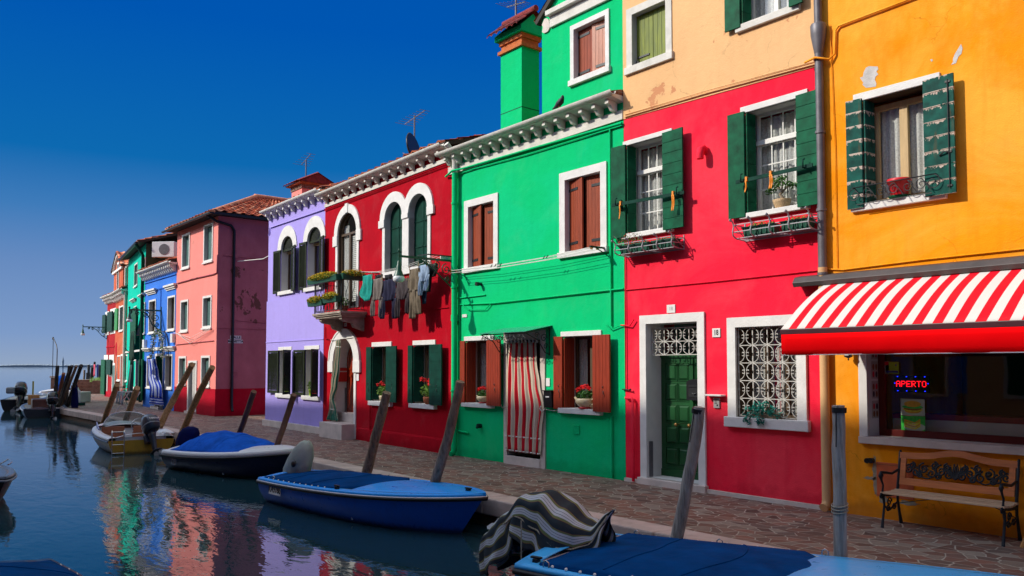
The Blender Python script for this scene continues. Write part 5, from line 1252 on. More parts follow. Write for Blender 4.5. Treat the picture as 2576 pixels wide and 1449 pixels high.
# ================================================================== crimson house
fr = Frame(22.2, 10.97, 15.2, 10.66)
H = HC = House(fr, 'crimson_house', 'deep crimson house with white arches, iron balcony and arched doorway'); W = fr.w
# paired arches
def arch_pair(xl, xr, ytop, yspr, ybot, name):
    s0, s1, z0, z1 = H.rect('A3', xl, xr, ytop, ybot); return s0, s1, z0, z1
a0, a1, z0, _ = H.rect('A3', 1310, 1478, 450, 945); zs_ = zx(H, 'A3', 1310, 445); zt_ = zx(H, 'A3', 1400, 258)
b0, b1, _, _ = H.rect('A3', 1540, 1722, 400, 880); zs_ = (zs_ + zx(H, 'A3', 1720, 300)) / 2; zt_ = (zt_ + zx(H, 'A3', 1640, 183)) / 2
wins = []
for (u0, u1) in ((a0, a1), (b0, b1)):
    lp = arch_loop(u0, u1, z0, zs_, zt_); H.holes.append(lp); r_ = MB().lining(lp, 0, .24)
    win = r_.build('window', M['reveal'], H.root); wins.append(win)
    for k, (xa, xb) in enumerate(((u0, (u0 + u1) / 2 - .004), ((u0 + u1) / 2 + .004, u1))):
        n = 10; c_ = (u0 + u1) / 2; A = (u1 - u0) / 2
        tp = [(xa + (xb - xa) * j / n, zs_ + (zt_ - zs_) * math.sqrt(max(0, 1 - ((xa + (xb - xa) * j / n - c_) / A) ** 2))) for j in range(n + 1)]
        MB().ring([(xa, z0), (xb, z0)] + tp[::-1], [], .14 + .015 * k, .18 + .015 * k).box(xa + .02, xb - .02, .125, .14, zs_ - .25, zs_ - .22).box(xa + .02, xb - .02, .125, .14, z0 + .5, z0 + .53).build('shutter', M['dkgreen2'], win)
t_ = b0 - a1; tA = .26; n = 16
c_l = arc(a0 - tA, a1 + t_ / 2 + .1, zs_, zt_ + tA, n); c_r = arc(b0 - t_ / 2 - .1, b1 + tA, zs_, zt_ + tA, n)
# one plate for the twin arch band: outer outline = upper envelope of the two arcs
mx_ = (a1 + b0) / 2; env = [p for p in c_l if p[0] <= mx_] + [p for p in c_r if p[0] >= mx_]
outer = [(a0 - tA, zs_ - .0)] + env[1:] + [(b1 + tA, zs_ - .0)]
loop = [(a0 - tA, zs_)] + env[1:-1] + [(b1 + tA, zs_)] + arc(b0, b1, zs_, zt_, n)[::-1] + arc(a0, a1, zs_, zt_, n)[::-1]
sur = MB().ring(loop, [], -.045, 0).box(a0 - tA - .05, a0, -.06, 0, zs_ - .20, zs_ + .002).box(b1, b1 + tA + .05, -.06, 0, zs_ - .20, zs_ + .002).box(a1 - .0, b0 + .0, -.06, 0, zs_ - .12, zs_ + .002)
sur.box(a0 - .14, a0, -.03, 0, z0 - .05, zs_ - .20).box(b1, b1 + .14, -.03, 0, z0 - .05, zs_ - .20).box(a1, b0, -.03, .2, z0 - .05, zs_ - .12).box(a0 - .14, b1 + .14, -.06, 0, z0 - .14, z0 - .0)
sur.build('arch_surround', M['white'], H.root, bevel=.006)
# balcony french window
s0, s1, z0, _ = H.rect('A3', 852, 1035, 600, 1300); zs_ = zx(H, 'A3', 852, 590); zt_ = zx(H, 'A3', 945, 368)
lp = arch_loop(s0, s1, z0, zs_, zt_); H.holes.append(lp)
win = MB().lining(lp, 0, .2).build('window', M['sash_brown'], H.root)
glazing(H, win, arch_loop(s0 + .005, s1 - .005, z0 + .005, zs_, zt_ - .005), .1, None, M['sash_brown'], nx=2, fw=.06, arch=zs_, curtain=None)
mb = MB(); 
for k in range(34): zq = zs_ - .12 - k * .055; mb.box(s0 + (s1 - s0) * .42, s1 - .03, .125, .135, zq, zq + .042)
mb.build('blind', M['sash_white'], win); MB().sheet(lambda u, v: (s0 + .05 + u * .36, .15 + .015 * math.sin(u * 24), z0 + .1 + v * 2.3), 20, 2).build('curtain', M['lace'], win)
archivolt(H, win, s0, s1, zs_, zt_, .22, .24, 'white', foot=z0, block=(.30, .07), key=True)
FW_ = (s0, s1, z0, zs_, zt_)
# balcony slab, brackets and railing
bl = sx(H, 'A3', 790, 1340); br = sx(H, 'A3', 1072, 1330); fl, fzb = H.p('A3', 605, 1352, .8)
zb_ = zx(H, 'A3', 1072, 1328); bd = .78; bl = br - 1.72 if True else bl
fl = H.p('A3', 600, 1352, bd)[0]; frx = H.p('A3', 872, 1325, bd)[0]; bl, br2 = fl, max(frx, br - .02)
mb = MB(); 
for k, (o_, za_, zb2_) in enumerate(((0, -.06, .0), (.03, -.10, -.06), (.07, -.15, -.10))): mb.box(bl + o_, br2 - o_, -bd + o_, 0, zb_ + za_, zb_ + zb2_)
M['dkstone'] = mat('grimy_balcony_stone', (.24, .19, .15), .85, .35, 6, .5, 30, c2=(.44, .37, .30)); bal = mb.build('balcony', M['dkstone'], H.root, bevel=.01)
for xx in (bl + .22, br2 - .32):
    MB().extr([(0, zb_ - .15), (-bd + .12, zb_ - .15), (-bd + .12, zb_ - .21), (-bd + .2, zb_ - .27), (-.34, zb_ - .30), (-.28, zb_ - .42), (-.12, zb_ - .47), (0, zb_ - .52)], xx, xx + .16).build('bracket', M['dkstone'], bal, bevel=.008)
rh = zx(H, 'A3', 745, 1020 + 20, bd) - zb_; rh = .95
mb = MB().bar((bl + .05, -bd + .06, zb_ + rh), (br2 - .05, -bd + .06, zb_ + rh), .04, .02).bar((bl + .05, -bd + .06, zb_ + .05), (br2 - .05, -bd + .06, zb_ + .05), .02).bar((bl + .05, -bd + .06, zb_ + rh - .12), (br2 - .05, -bd + .06, zb_ + rh - .12), .016)
for xx in (bl + .05, br2 - .05): mb.bar((xx, -bd + .06, zb_ + rh), (xx, 0, zb_ + rh), .03, .02).bar((xx, -bd + .06, zb_ + .05), (xx, 0, zb_ + .05), .02).bar((xx, -bd + .06, zb_ + rh - .12), (xx, 0, zb_ + rh - .12), .014).bar((xx, -bd + .06, zb_), (xx, -bd + .06, zb_ + rh + .03), .028)
def baluster(x, y, k, ax_):
    if k % 2 == 0: mb.bar((x, y, zb_ + .05), (x, y, zb_ + rh - .12), .012)
    else: mb.tube([(x + (.035 * math.sin(t * 9.4) if ax_ else 0), y + (0 if ax_ else .035 * math.sin(t * 9.4)), zb_ + .05 + (rh - .17) * t) for t in [j / 16 for j in range(17)]], .008, 5, caps=False)
for k in range(17): baluster(bl + .05 + (br2 - bl - .1) * (k + .5) / 17, -bd + .06, k, True)
for k in range(7):
    for xx in (bl + .05, br2 - .05): baluster(xx, -bd + .06 + (bd - .1) * (k + .5) / 7, k, False)
for k in range(8): cx = bl + .05 + (br2 - bl - .1) * (k + .5) / 8; mb.tube([(a_, -bd + .06, b_) for a_, b_ in el(cx, zb_ + rh - .06, .045, .045, 10)] , .006, 4, caps=False)
mb.build('railing', M['iron'], bal)
BAL = (bl, br2, bd, zb_, rh)
def flowerbox(x0, x1, y, z, label, fr_=None, over=.0, along_y=None):
    f_ = fr; t = thing('flower_box', label, 'flower box', f_.world((x0 + x1) / 2, -y, z), f_.rz, 'flower boxes of yellow blossom on the balcony'); w_ = (x1 - x0) / 2; dy_ = .09
    if along_y: t.rotation_euler.z = f_.rz + R(90)
    MB().add([(-w_ + .02, -dy_ * .7, 0), (w_ - .02, -dy_ * .7, 0), (w_ - .02, dy_ * .7, 0), (-w_ + .02, dy_ * .7, 0), (-w_, -dy_, .16), (w_, -dy_, .16), (w_, dy_, .16), (-w_, dy_, .16)], [(0, 1, 2, 3), (0, 1, 5, 4), (1, 2, 6, 5), (2, 3, 7, 6), (3, 0, 4, 7), (4, 5, 6, 7)]).build('trough', M['greenpot'], t, bevel=.004)
    MB().leaves((0, -.04, .16), (w_, .15, .09), int(1100 * w_), .028).build('foliage', M['leaflt'], t, recalc=False)
    MB().leaves((0, -.05, .18), (w_ * 1.01, .15, .10), int(2000 * w_), .022).build('flowers', M['yellowfl'], t, recalc=False); return t
y_ = -bd - .04
flowerbox(bl - .10, br2 - .02, y_, zb_ + rh - .14, 'long box overflowing with yellow blossom along the front of the balcony rail')
t_ = flowerbox(-.34, .34, 0, zb_ + rh - .10, 'green box with less blossom on the end rail of the balcony, facing the green house', along_y=True); t_.location = fr.world(br2 + .03, bd * .55, zb_ + rh - .12)
flowerbox(bl - .08, (bl + br2) / 2 - .02, y_, zb_ + .2, 'left one of the two lower boxes hanging on the balcony railing')
flowerbox((bl + br2) / 2 + .02, br2 - .02, y_, zb_ + .24, 'right one of the two lower boxes hanging on the balcony railing')
t = thing('balcony_plant', 'low leafy potted plant standing on the balcony floor', 'plant', fr.world(br2 - .45, bd - .3, zb_), fr.rz)
MB().lathe([(.1, 0), (.14, .17), (.12, .17), (.0, .15)], 12).build('pot', M['terra'], t); MB().leaves((0, 0, .25), (.25, .15, .14), 160, .035).build('leaves', M['leaf'], t, recalc=False)
# arched door niche
s0, s1, _, _ = H.rect('A4', 697, 865, 500, 900); zs_ = zx(H, 'A4', 700, 505); zt_ = zx(H, 'A4', 785, 318); z0 = .02
lp = arch_loop(s0, s1, z0, zs_, zt_); H.holes.append(lp); dN = .46
nic = MB().lining(lp, 0, dN).build('door_niche', M['revealw'], H.root, recalc=False)
so0 = sx(H, 'A4', 662, 520); so1 = sx(H, 'A4', 918, 520); zo = zx(H, 'A4', 795, 236)
n = 20; inn = arc(s0, s1, zs_, zt_, n); out = arc(so0, so1, zs_, zo, n)
asr = MB().ring(out + inn[::-1], [], -.05, 0).box(so0 - .03, s0, -.065, 0, zs_ - .32, zs_ + .002).box(s1, so1 + .03, -.065, 0, zs_ - .32, zs_ + .002).box(s0 - .10, s0, -.03, 0, .02, zs_ - .32).box(s1, s1 + .13, -.03, 0, .02, zs_ - .32)
asr.ring(arc(so0 + .0, so1 - .0, zs_, zo, n) + arc(so0 + .05, so1 - .05, zs_, zo - .05, n)[::-1], [], -.066, -.05)
asr.build('arch_surround', M['white'], nic, bevel=.005)
MB().box(s0 - .06, s1 + .10, -.42, .3, -.02, .42).build('doorstep', M['istria'], nic, bevel=.012)
MB().box(s0 + .0, s1, .12, dN, -.02, .68).build('doorstep', M['istria'], nic, bevel=.01)
M['redwood'] = mat('glossy_red_brown_door', (.30, .030, .008), .25, .3, 5, .1, 30, stretch=(3, 3, .5), coat=.6)
dl0, dl1 = s0 + .02, s1 - .02
db = MB().ring(arch_loop(dl0, dl1, .68, zs_ - .02, zt_ - .08), [], dN - .08, dN - .02)
db.ring(arch_loop(dl0 + .12, dl1 - .12, 1.9, zs_ - .02, zt_ - .2), [arch_loop(dl0 + .17, dl1 - .17, 1.95, zs_ - .02, zt_ - .25)], dN - .10, dN - .08).ring(rect_loop(dl0 + .12, dl1 - .12, .8, 1.75), [rect_loop(dl0 + .18, dl1 - .18, .86, 1.69)], dN - .10, dN - .08).box((dl0 + dl1) / 2 - .015, (dl0 + dl1) / 2 + .015, dN - .105, dN - .07, .68, zt_ - .1)
db.build('door', M['redwood'], nic)
mbb = MB().box(s1 - .0 - .01, s1 - .01 + .005, .1, .1, 1, 1) if False else None
s_m, z_m = H.p('A4', 763, 680, -.5)
t = thing('mailbox', 'red mailbox inside the white arched doorway of the crimson house', 'mailbox', fr.world(s0 + .005, -.22, 1.55), fr.rz); MB().box(0, .10, -.14, .14, 0, .40).build('box', mat('red_lacquer', (.40, .01, .01), .3, .1), t, bevel=.008); MB().box(.10, .106, -.12, .12, .28, .31).build('slot', M['greypl'], t)
t = thing('boot_rail', 'short grey metal rail standing in the arched doorway', 'rail', fr.world(s0 + .03, -.36, .42), fr.rz); MB().box(-.02, .02, -.03, .03, 0, .95).build('bar', M['zinc'], t)
P = lambda x, y: H.p('A4', x, y, .08)
keys = [(P(718, 335)[1], P(712, 335)[0], P(748, 335)[0]), (P(715, 420)[1], P(712, 420)[0], P(748, 420)[0]), (P(700, 560)[1], P(690, 560)[0], P(742, 560)[0]), (P(685, 700)[1], P(675, 700)[0], P(722, 700)[0]), (P(680, 820)[1], P(674, 820)[0], P(695, 820)[0]), (P(680, 905)[1], P(662, 905)[0], P(715, 905)[0]), (P(680, 1000)[1], P(636, 1000)[0], P(730, 1005)[0])]
t = thing('door_curtain', 'green and beige striped curtain tied back at the arched doorway', 'curtain', fr.world(0, 0, 0), fr.rz)
M['tentcurtain'] = stripes('green_beige_stripes', [(0, 'b8ac96'), (.45, '3a7a66'), (.52, 'b8ac96'), (.80, '2c6a56')], 4.2, .85)
mb = MB(); cloth_strip(mb, rows_interp(keys, 26), 50, -.09, .022, 40); mb.build('fabric', M['tentcurtain'], t, recalc=False, solid=.003)
r_ = rows_interp(keys, 100)
M['hemgreen'] = mat('faded_green_cloth', (.04, .19, .13), .85, .15, 9)
mb = MB(); cloth_strip(mb, r_[87:101:2], 50, -.092, .027, 40); mb.build('hem', M['hemgreen'], t, recalc=False, solid=.003)
MB().tube([(s0 - .06, -.09, keys[0][0] + .02), (s1 + .05, -.07, keys[0][0] + .06)], .01, 6).build('rod', M['white_line'], t)
mb = MB(); 
for zz, xa, xb in ((keys[4][0], keys[4][1], keys[4][2]), (keys[1][0] + .1, keys[1][1], keys[1][2]), (r_[86][0], r_[86][1], r_[86][2])): mb.tube([(xa - .01, -.06, zz), ((xa + xb) / 2, -.14, zz + .01), (xb + .01, -.06, zz)], .013, 6)
mb.build('tie', M['sash_white'], t)
# lower windows
def crim_low(c, xl, xr, yt, yb, xll, xrr, lin, sil):
    s0, s1, z0, z1 = H.rect(c, xl, xr, yt, yb)
    win = window(H, 'w', s0, s1, z0, z1, 'lintel', lin_h=lin, sill_h=sil, over=.08, sill_over=.14, rev=.34, sill_out=.10, revm='revealw')
    glazing(H, win, rect_loop(s0 + .08, s1 - .02, z0, z1), .26, None, M['sash_brown'], nx=2, fw=.05, curtain='lace', cfrac=.85)
    bifold(H, win, s0, s1, z0, z1, s0 - sx(H, c, xll, (yt + yb) / 2, .1), sx(H, c, xrr, (yt + yb) / 2, .1) - s1, 'dkgreen2', 'h', inner=.26, dz=(-.0, .0)); return s0, s1, z0, z1, win
C1 = crim_low('A4', 1024, 1163, 388, 834, 956, 1228, dz(H, 'A4', 1013, 353, 390), dz(H, 'A4', 1000, 830, 866))
C2 = crim_low('A4', 1366, 1525, 375, 855, 1300, 1605, dz(H, 'A4', 1350, 338, 376), dz(H, 'A4', 1338, 852, 888))
# cornice
zcb = (zx(H, 'A3', 770, 290) + zx(H, 'A3', 1560, 20)) / 2
ZC = cornice(H, 0, W - .08, zcb, .10, .19, .26, 15, 'oldwhite', cw=.08)
cable(H, [(0.02, -.03, zcb - .06), (W - .2, -.03, zcb - .05)], .016, 'crimson'); cable(H, [(0.02, -.03, zcb - .10), (W - .2, -.03, zcb - .09)], .010, 'crimson')
H.wall([(0, -.1), (W, -.1), (W, ZC), (0, ZC)], M['crimson'], 7)
MB().extr([(0, -.02), (-.035, -.02), (-.035, .30), (-.02, .33), (0, .34)], so1 - .0 - .0 + .02 if False else s1 + .2, W).build('plinth', M['crimson'], H.root)
tiled(H.root, (0, -.18, ZC + .10), (W, -.18, ZC + .10), (W, 3.6, ZC + 1.15), (0, 3.6, ZC + 1.15)); MB().add([(0, 3.6, ZC + 1.1), (W, 3.6, ZC + 1.1), (W, 7, ZC), (0, 7, ZC)], [(0, 1, 2, 3)]).build('roof', M['terra'], H.root)
a_, b_ = H.p('A4', 1005, 870); cable(H, [(a_, -.04, b_), (a_, -.04, .32)], .018, 'crimson')
a_, b_ = H.p('A4', 630, 225); cable(H, [(a_, -.03, b_), (a_ + .01, -.03, zx(H, 'A4', 632, 320)), (a_ + .25, -.05, zx(H, 'A4', 660, 322))], .014, 'crimson')
a_, b_ = H.p('A3', 1100, 1360); a2, b2 = H.p('A3', 1925, 1280); cable(H, [(a_, -.02, b_), (a2, -.02, b2)], .009, 'crimson')
plate(H, 'A4', 783, 805, 190, 220, '15', 'little marble number plate 15 under the balcony slab', m='istria', size=.6)
plate(H, 'A4', 886, 906, 612, 668, '', 'small white intercom panel right of the arched doorway', name='intercom', cat='intercom', m='whitepl', d=.01)
# geranium pots
def geranium(loc, rz, label, s, potm, n=5, spread=.2):
    t = thing('geranium_pot', label, 'potted plant', loc, rz, 'pots of red geraniums on the crimson house sills'); t.scale = (s, s, s)
    MB().lathe([(.07, 0), (.11, .05), (.125, .13), (.12, .16), (.10, .16), (.0, .14)], 18).build('pot', M[potm], t)
    mb = MB()
    for a_ in (0, 1.2, 2.5, 3.8, 5.1): mb.tube([(0, 0, .14), (.08 * math.cos(a_), .06 * math.sin(a_), .3), (.15 * math.cos(a_), .08 * math.sin(a_), .46)], .006, 4)
    mb.build('stem', M['leaf'], t)
    MB().leaves((-.02, -.03, .28), (.2, .13, .14), 200, .035).build('leaves', M['leaflt'], t, recalc=False)
    mb = MB(); rg = random.Random(int(s * 1000))
    for k in range(n): mb.leaves((rg.uniform(-spread, spread), rg.uniform(-.1, .04), rg.uniform(.40, .54)), (.055, .05, .045), 34, .026)
    mb.build('flowers', M['redfl'], t, recalc=False)
geranium(fr.world(sx(H, 'A4', 1105, 825, .0), .0, C1[2]), fr.rz, 'geranium in a pale yellow pot on the sill nearest the arched doorway', .95, 'teapot', 4, .17)
geranium(fr.world(sx(H, 'A4', 1480, 850, .0), .0, C2[2]), fr.rz, 'fuller geranium in a painted orange bowl on the sill nearest the green drainpipe', 1.1, 'terra', 7, .23)

# ================================================================== lilac house
fr = Frame(26.75, 11.12, 22.2, 10.97)
H = HP = House(fr, 'lilac_house', 'lilac house with arched upper windows and louvred blackish green shutters'); W = fr.w
def lil_up(xl, xr, yst, yt, yb, xll, lab):
    s0, s1, z0, _ = H.rect('A3', xl, xr, yst, yb); zs_ = zx(H, 'A3', xl, yst); zt_ = zx(H, 'A3', (xl + xr) / 2, yt)
    win = window(H, 'w', s0, s1, z0, zt_, 'arch', arch=zs_, rev=.3, revm='revealw', sill_h=.12, sill_over=.16, sill_out=.07)
    lou = MB(); lp = arch_loop(s0, s1, zs_ - .06, zs_, zt_); c_ = (s0 + s1) / 2; A = (s1 - s0) / 2
    lou.ring(lp, [arch_loop(s0 + .05, s1 - .05, zs_, zs_ + .001, zt_ - .06)], .04, .09)
    for k in range(12):
        zq = zs_ + .02 + k * .04; hw = A * math.sqrt(max(0, 1 - ((zq - zs_ + .03) / (zt_ - zs_)) ** 2)) - .03
        if hw > .03: lou.add([(c_ - hw, .05, zq), (c_ + hw, .05, zq), (c_ + hw, .08, zq + .035), (c_ - hw, .08, zq + .035)], [(0, 1, 2, 3)])
    lou.build('shutter', M['olive'], win)
    glazing(H, win, rect_loop(s0, s1, z0, zs_ - .05), .26, None, M['sash_brown'], nx=2, fw=.05, curtain=None); MB().box(s0, s1, .2, .27, zs_ - .12, zs_ - .04).build('transom', M['sash_wood'], win)
    wl = s0 - sx(H, 'A3', xll, (yst + yb) / 2, .05)
    leaf_obj(win, M['olive'], wl, z0 - .05, zs_ + .0, 'l', (s0, -.06), math.pi + R(4))
    leaf_obj(win, M['olive'], wl, z0 - .05, zs_ + .0, 'l', (s1, -.04), R(-10))
    archivolt(H, win, s0, s1, zs_, zt_, .30, .34, 'white', y=-.03)
    return s0, s1, z0, zs_, zt_
LU1 = lil_up(303, 418, 728, 592, 1128, 234, ''); LU2 = lil_up(556, 690, 645, 505, 1092, 483, '')
def lil_low(xl, xr, yt, yb, xll, lin, sil):
    s0, s1, z0, z1 = H.rect('A4', xl, xr, yt, yb)
    win = window(H, 'w', s0, s1, z0, z1, 'lintel', lin_h=lin, sill_h=sil, over=.08, sill_over=.17, rev=.34, revm='revealw', sill_out=.08)
    glazing(H, win, rect_loop(s0, s1, z0, z1), .28, None, M['sash_brown'], nx=2, fw=.05, curtain='lace', cfrac=.5)
    wl = s0 - sx(H, 'A4', xll, (yt + yb) / 2, .05)
    leaf_obj(win, M['olive'], wl, z0 + .0, z1 + .0, 'l', (s0, -.06), math.pi + R(4)); leaf_obj(win, M['olive'], wl * .62, z0 + .0, z1 + .0, 'l', (s1 + .09, -.05), R(-48))
    return s0, s1, z0, z1
LL1 = lil_low(245, 340, 418, 772, 160, dz(H, 'A4', 232, 390, 418), dz(H, 'A4', 210, 772, 806)); LL2 = lil_low(462, 568, 412, 790, 371, dz(H, 'A4', 445, 380, 412), dz(H, 'A4', 420, 788, 822))
zl = zx(H, 'A3', 195, 1225); zl2 = zx(H, 'A4', 165, 350)
MB().extr([(0, .2), (-.05, .2), (-.05, zl2), (-.035, zl2 + .02), (-.035, zl), (0, zl + .04)], 0, W - .0).build('x', M['purple'], H.root) if False else None
zcb = (zx(H, 'A3', 225, 435) + zx(H, 'A3', 760, 250)) / 2
ZL = cornice(H, -.0, W, zcb, .02, .24, .26, 9, 'white', cw=.08, fascia=False)
z1c = zx(H, 'A3', 270, 485); cable(H, [(.05, -.03, zx(H, 'A3', 225, 570)), (.15, -.03, zx(H, 'A3', 245, 545)), (.18, -.03, z1c), (W - .2, -.03, zx(H, 'A3', 730, 330)), (W, -.03, zx(H, 'A3', 760, 320))], .02, 'purple')
# lower wall stands a little proud of the upper wall
hl = H.holes[2:]
H.wall([(0, zl), (W, zl), (W, ZL), (0, ZL)], M['purple'], 7, 'upper_wall', holes=H.holes[:2]); H.wall([(-.06, -.1), (W, -.1), (W, zl + .02), (-.06, zl + .02)], M['purple'], 7, 'lower_wall', y=-.012, holes=hl)
MB().box(-.06, W, -.03, -.012, zl2 - .015, zl2 + .01).build('string_course', M['purple'], H.root)
MB().box(-.10, W, -.10, 0, -.02, zx(H, 'A4', 150, 990)).build('plinth', M['istria'], H.root, bevel=.008)
tiled(H.root, (0, -.12, ZL + .10), (W, -.12, ZL + .10), (W, 3.6, ZL + 1.15), (0, 3.6, ZL + 1.15)); MB().add([(0, 3.6, ZL + 1.1), (W, 3.6, ZL + 1.1), (W, 7, ZL), (0, 7, ZL)], [(0, 1, 2, 3)]).build('roof', M['terra'], H.root)
# chimney
yc = 1.0; c0 = sx(H, 'A3', 402, 230, -yc); c1_ = sx(H, 'A3', 500, 230, -yc); zq = zx(H, 'A3', 402, 168, -yc); wch = c1_ - c0
ch = MB().box(c0, c1_, yc, yc + wch * 1.15, ZL, zq).build('chimney', M['pink'], H.root); MB().box(c0 - .03, c1_ + .03, yc - .03, yc + wch * 1.15 + .03, zq, zq + .16).build('brick_collar', M['brick'], ch)
MB().box(c0 - .15, c1_ + .15, yc - .15, yc + wch * 1.15 + .15, zq + .16, zq + .22).build('cap', M['terra'], ch)
ym = yc + wch * .575
for sg in (-1, 1):
    mbt = MB(); y_e = ym + sg * (wch * .575 + .25)
    for k in range(6):
        xa = c0 - .22 + (wch + .44) * k / 6; wt = (wch + .44) / 6; vs = [(xa + wt * i / 4, yy, zz + .04 * math.sin(math.pi * i / 4)) for yy, zz in ((y_e, zq + .2), (ym, zq + .58)) for i in range(5)]; mbt.add(vs, [(i, i + 1, 6 + i, 5 + i) for i in range(4)], True)
    mbt.build('cap_tiles', M['darkred'], ch, recalc=False)
for xx in (c0 - .2, c1_ + .2): MB().ring([(-wch * .575 - .2 + ym, zq + .2), (wch * .575 + .2 + ym, zq + .2), (ym, zq + .56)], [], 0, .02, M=Matrix(((0, 1, 0, xx), (1, 0, 0, 0), (0, 0, 1, 0), (0, 0, 0, 1)))).build('gable', M['darkred'], ch)
antenna(H, 'D', 770, 402, 455, -(yc + .3), 'thin tv antenna above the tiled chimney of the lilac house', 6, .1, .95, 1.3)
# pots on the sills
def sill_pot(c, x, y, z, label, potm, h_, fl=None, n=90):
    t = thing('flower_pot', label, 'flower pot', fr.world(sx(H, c, x, y, .0), -.02, z), fr.rz, 'flower pots on the lilac house sills')
    MB().lathe([(.06, 0), (.085, .17), (.09, .17), (.09, .19), (.078, .19), (.0, .16)], 14).build('pot', M[potm], t)
    MB().tube([(0, 0, .15), (.01, 0, .15 + h_ * .5), (-.01, 0, .15 + h_)], .007, 4).build('stem', M['leaf'], t)
    MB().leaves((0, -.02, .17 + h_ * .5), (.13, .09, h_ * .5), n, .035).build('leaves', M['leaflt'], t, recalc=False)
    if fl:
        mb = MB(); 
        for cx, cz in fl: mb.leaves((cx, -.07, .17 + cz), (.05, .04, .045), 26, .025)
        mb.build('flowers', M['pinkfl'], t, recalc=False)
sill_pot('A4', 301, 775, LL1[2], 'lime pot with tall pink flowered plant on the sill nearest the alley', 'limepl', .42, [(.0, .44), (.02, .08)], 110)
sill_pot('A4', 503, 788, LL2[2], 'lime pot with a bushy green plant beside a red pot', 'limepl', .30, None, 90); sill_pot('A4', 527, 790, LL2[2], 'small red pot with a sprig of leaves beside a lime pot', 'redpl', .24, [(.03, .26)], 60)
# satellite dish and antenna over the crimson house
H = HC; fr = HC.fr
antenna(H, 'D', 1043, 290, 362, -1.6, 'tall tv antenna behind the cornice of the crimson house', 8, .0, .92, 1.5)
a_, b_ = H.p('D', 1035, 378, -.9); t = thing('satellite_dish', 'black satellite dish seen from behind above the crimson house cornice', 'satellite dish', fr.world(a_, -.9, b_ - .45), fr.rz)
MB().lathe([(.001, -.07), (.2, -.05), (.38, .03), (.42, .075), (.40, .085)], 22, M=Matrix.Translation((0, 0, .5)) @ Matrix.Rotation(R(35), 4, 'Z') @ Matrix.Rotation(R(78), 4, 'Y')).build('dish', M['blackpl'], t); MB().tube([(0, 0, 0), (0, 0, .5)], .02, 6).tube([(.0, 0, .3), (-.3, -.1, .42)], .01, 5).build('mast', M['zinc'], t)
# ================================================================== pink house on the alley corner
fr = Frame(37.7, 11.42, 32.6, 11.45)
H = HK = House(fr, 'pink_house', 'salmon pink house with dark red base and hipped tile roof, at the alley corner'); W = fr.w
def small_win(c, xl, xr, yt, yb, m='teal_sh', sur='white', sh=True, fwp=.09, dd=.14, sashm='sash_brown'):
    o0, o1, z0, z1 = H.rect(c, xl, xr, yt, yb); s0, s1, zz0, zz1 = o0 + fwp, o1 - fwp, z0 + fwp * .9, z1 - fwp
    H.holes.append(rect_loop(s0, s1, zz0, zz1)); mb = MB().ring(rect_loop(o0, o1, z0, z1), [rect_loop(s0, s1, zz0, zz1)], -.03, 0).box(o0 - .04, o1 + .04, -.07, 0, z0 - .06, z0)
    win = mb.build('window', M[sur], H.root); MB().lining(rect_loop(s0, s1, zz0, zz1), 0, .22).build('reveal', M['reveal'], win)
    if sh:
        mid = (s0 + s1) / 2
        for a, b2 in ((s0, mid - .01), (mid + .01, s1)):
            l_ = MB(); leaf(l_, a, b2, zz0, zz1, .13, .17, 'v'); l_.build('shutter', M[m], win)
        MB().box(mid - .03, mid + .03, .115, .13, zz0 + (zz1 - zz0) * .4, zz0 + (zz1 - zz0) * .44).build('latch', M['iron'], win)
    else:
        glazing(H, win, rect_loop(s0, s1, zz0, zz1), .18, None, M[sashm], nx=2, fw=.05, curtain='lace', cfrac=.6)
    return s0, s1, zz0, zz1, win
M['teal_sh'] = mat('grey_teal_shutter', (.07, .15, .14), .6, .25, 9)
for (xl, xr, yt, yb) in ((35, 73, 290, 455), (140, 185, 243, 425), (28, 65, 607, 757), (135, 178, 587, 740), (19, 55, 876, 1010), (127, 170, 873, 1020)): small_win('A2', xl, xr, yt, yb)
s0, s1, z0, z1 = H.rect('A2', 63, 106, 897, 1148); H.holes.append(rect_loop(s0 + .1, s1 - .1, 0, z1 - .1))
o = MB().ring([(s0, 0), (s0 + .1, 0), (s0 + .1, z1 - .1), (s1 - .1, z1 - .1), (s1 - .1, 0), (s1, 0), (s1, z1), (s0, z1)], [], -.035, 0).build('door_surround', M['white'], H.root)
MB().lining(rect_loop(s0 + .1, s1 - .1, 0, z1 - .1), 0, .3).build('reveal', M['reveal'], o); MB().box(s0, s1, .2, .25, 0, z1).build('door', mat('grey_metal_door', (.22, .24, .24), .5, .1), H.root); MB().box(s0 - .02, s1 + .02, -.15, .2, -.02, .10).build('doorstep', M['istria'], o)
MB().sheet(lambda u, v: (s0 + .35 + (s1 - s0 - .5) * u, .06 + .02 * math.sin(u * 30), z1 - .15 - (z1 - .7) * v), 24, 3).build('door_curtain', M['lace'], o)
ze = zx(H, 'A2', 213, 190); zd = zx(H, 'A2', 200, 1034)
H.wall([(0, -.1), (W, -.1), (W, ze), (0, ze)], M['pink'], 8)
dh = [h_ for h_ in H.holes if min(b for a, b in h_) < zd]
mb = MB().ring([(0, -.1), (s0, -.1), (s0, zd), (0, zd)], [], -.012, 0).ring([(s1, -.1), (W + .012, -.1), (W + .012, zd), (s1, zd)], [], -.012, 0)
mb.box(W, W + .012, -.012, 8, -.1, zd).build('base_band', M['dado'], H.root)
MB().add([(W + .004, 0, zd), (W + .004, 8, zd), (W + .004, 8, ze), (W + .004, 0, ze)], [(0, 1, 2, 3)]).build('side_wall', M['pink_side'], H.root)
ov = .38; zr = 9.46; zev = ze + .02
A_, B_, C_, D_ = (-ov, -ov, zev), (W + ov, -ov, zev), (W + ov, 8 + ov, zev), (-ov, 8 + ov, zev)
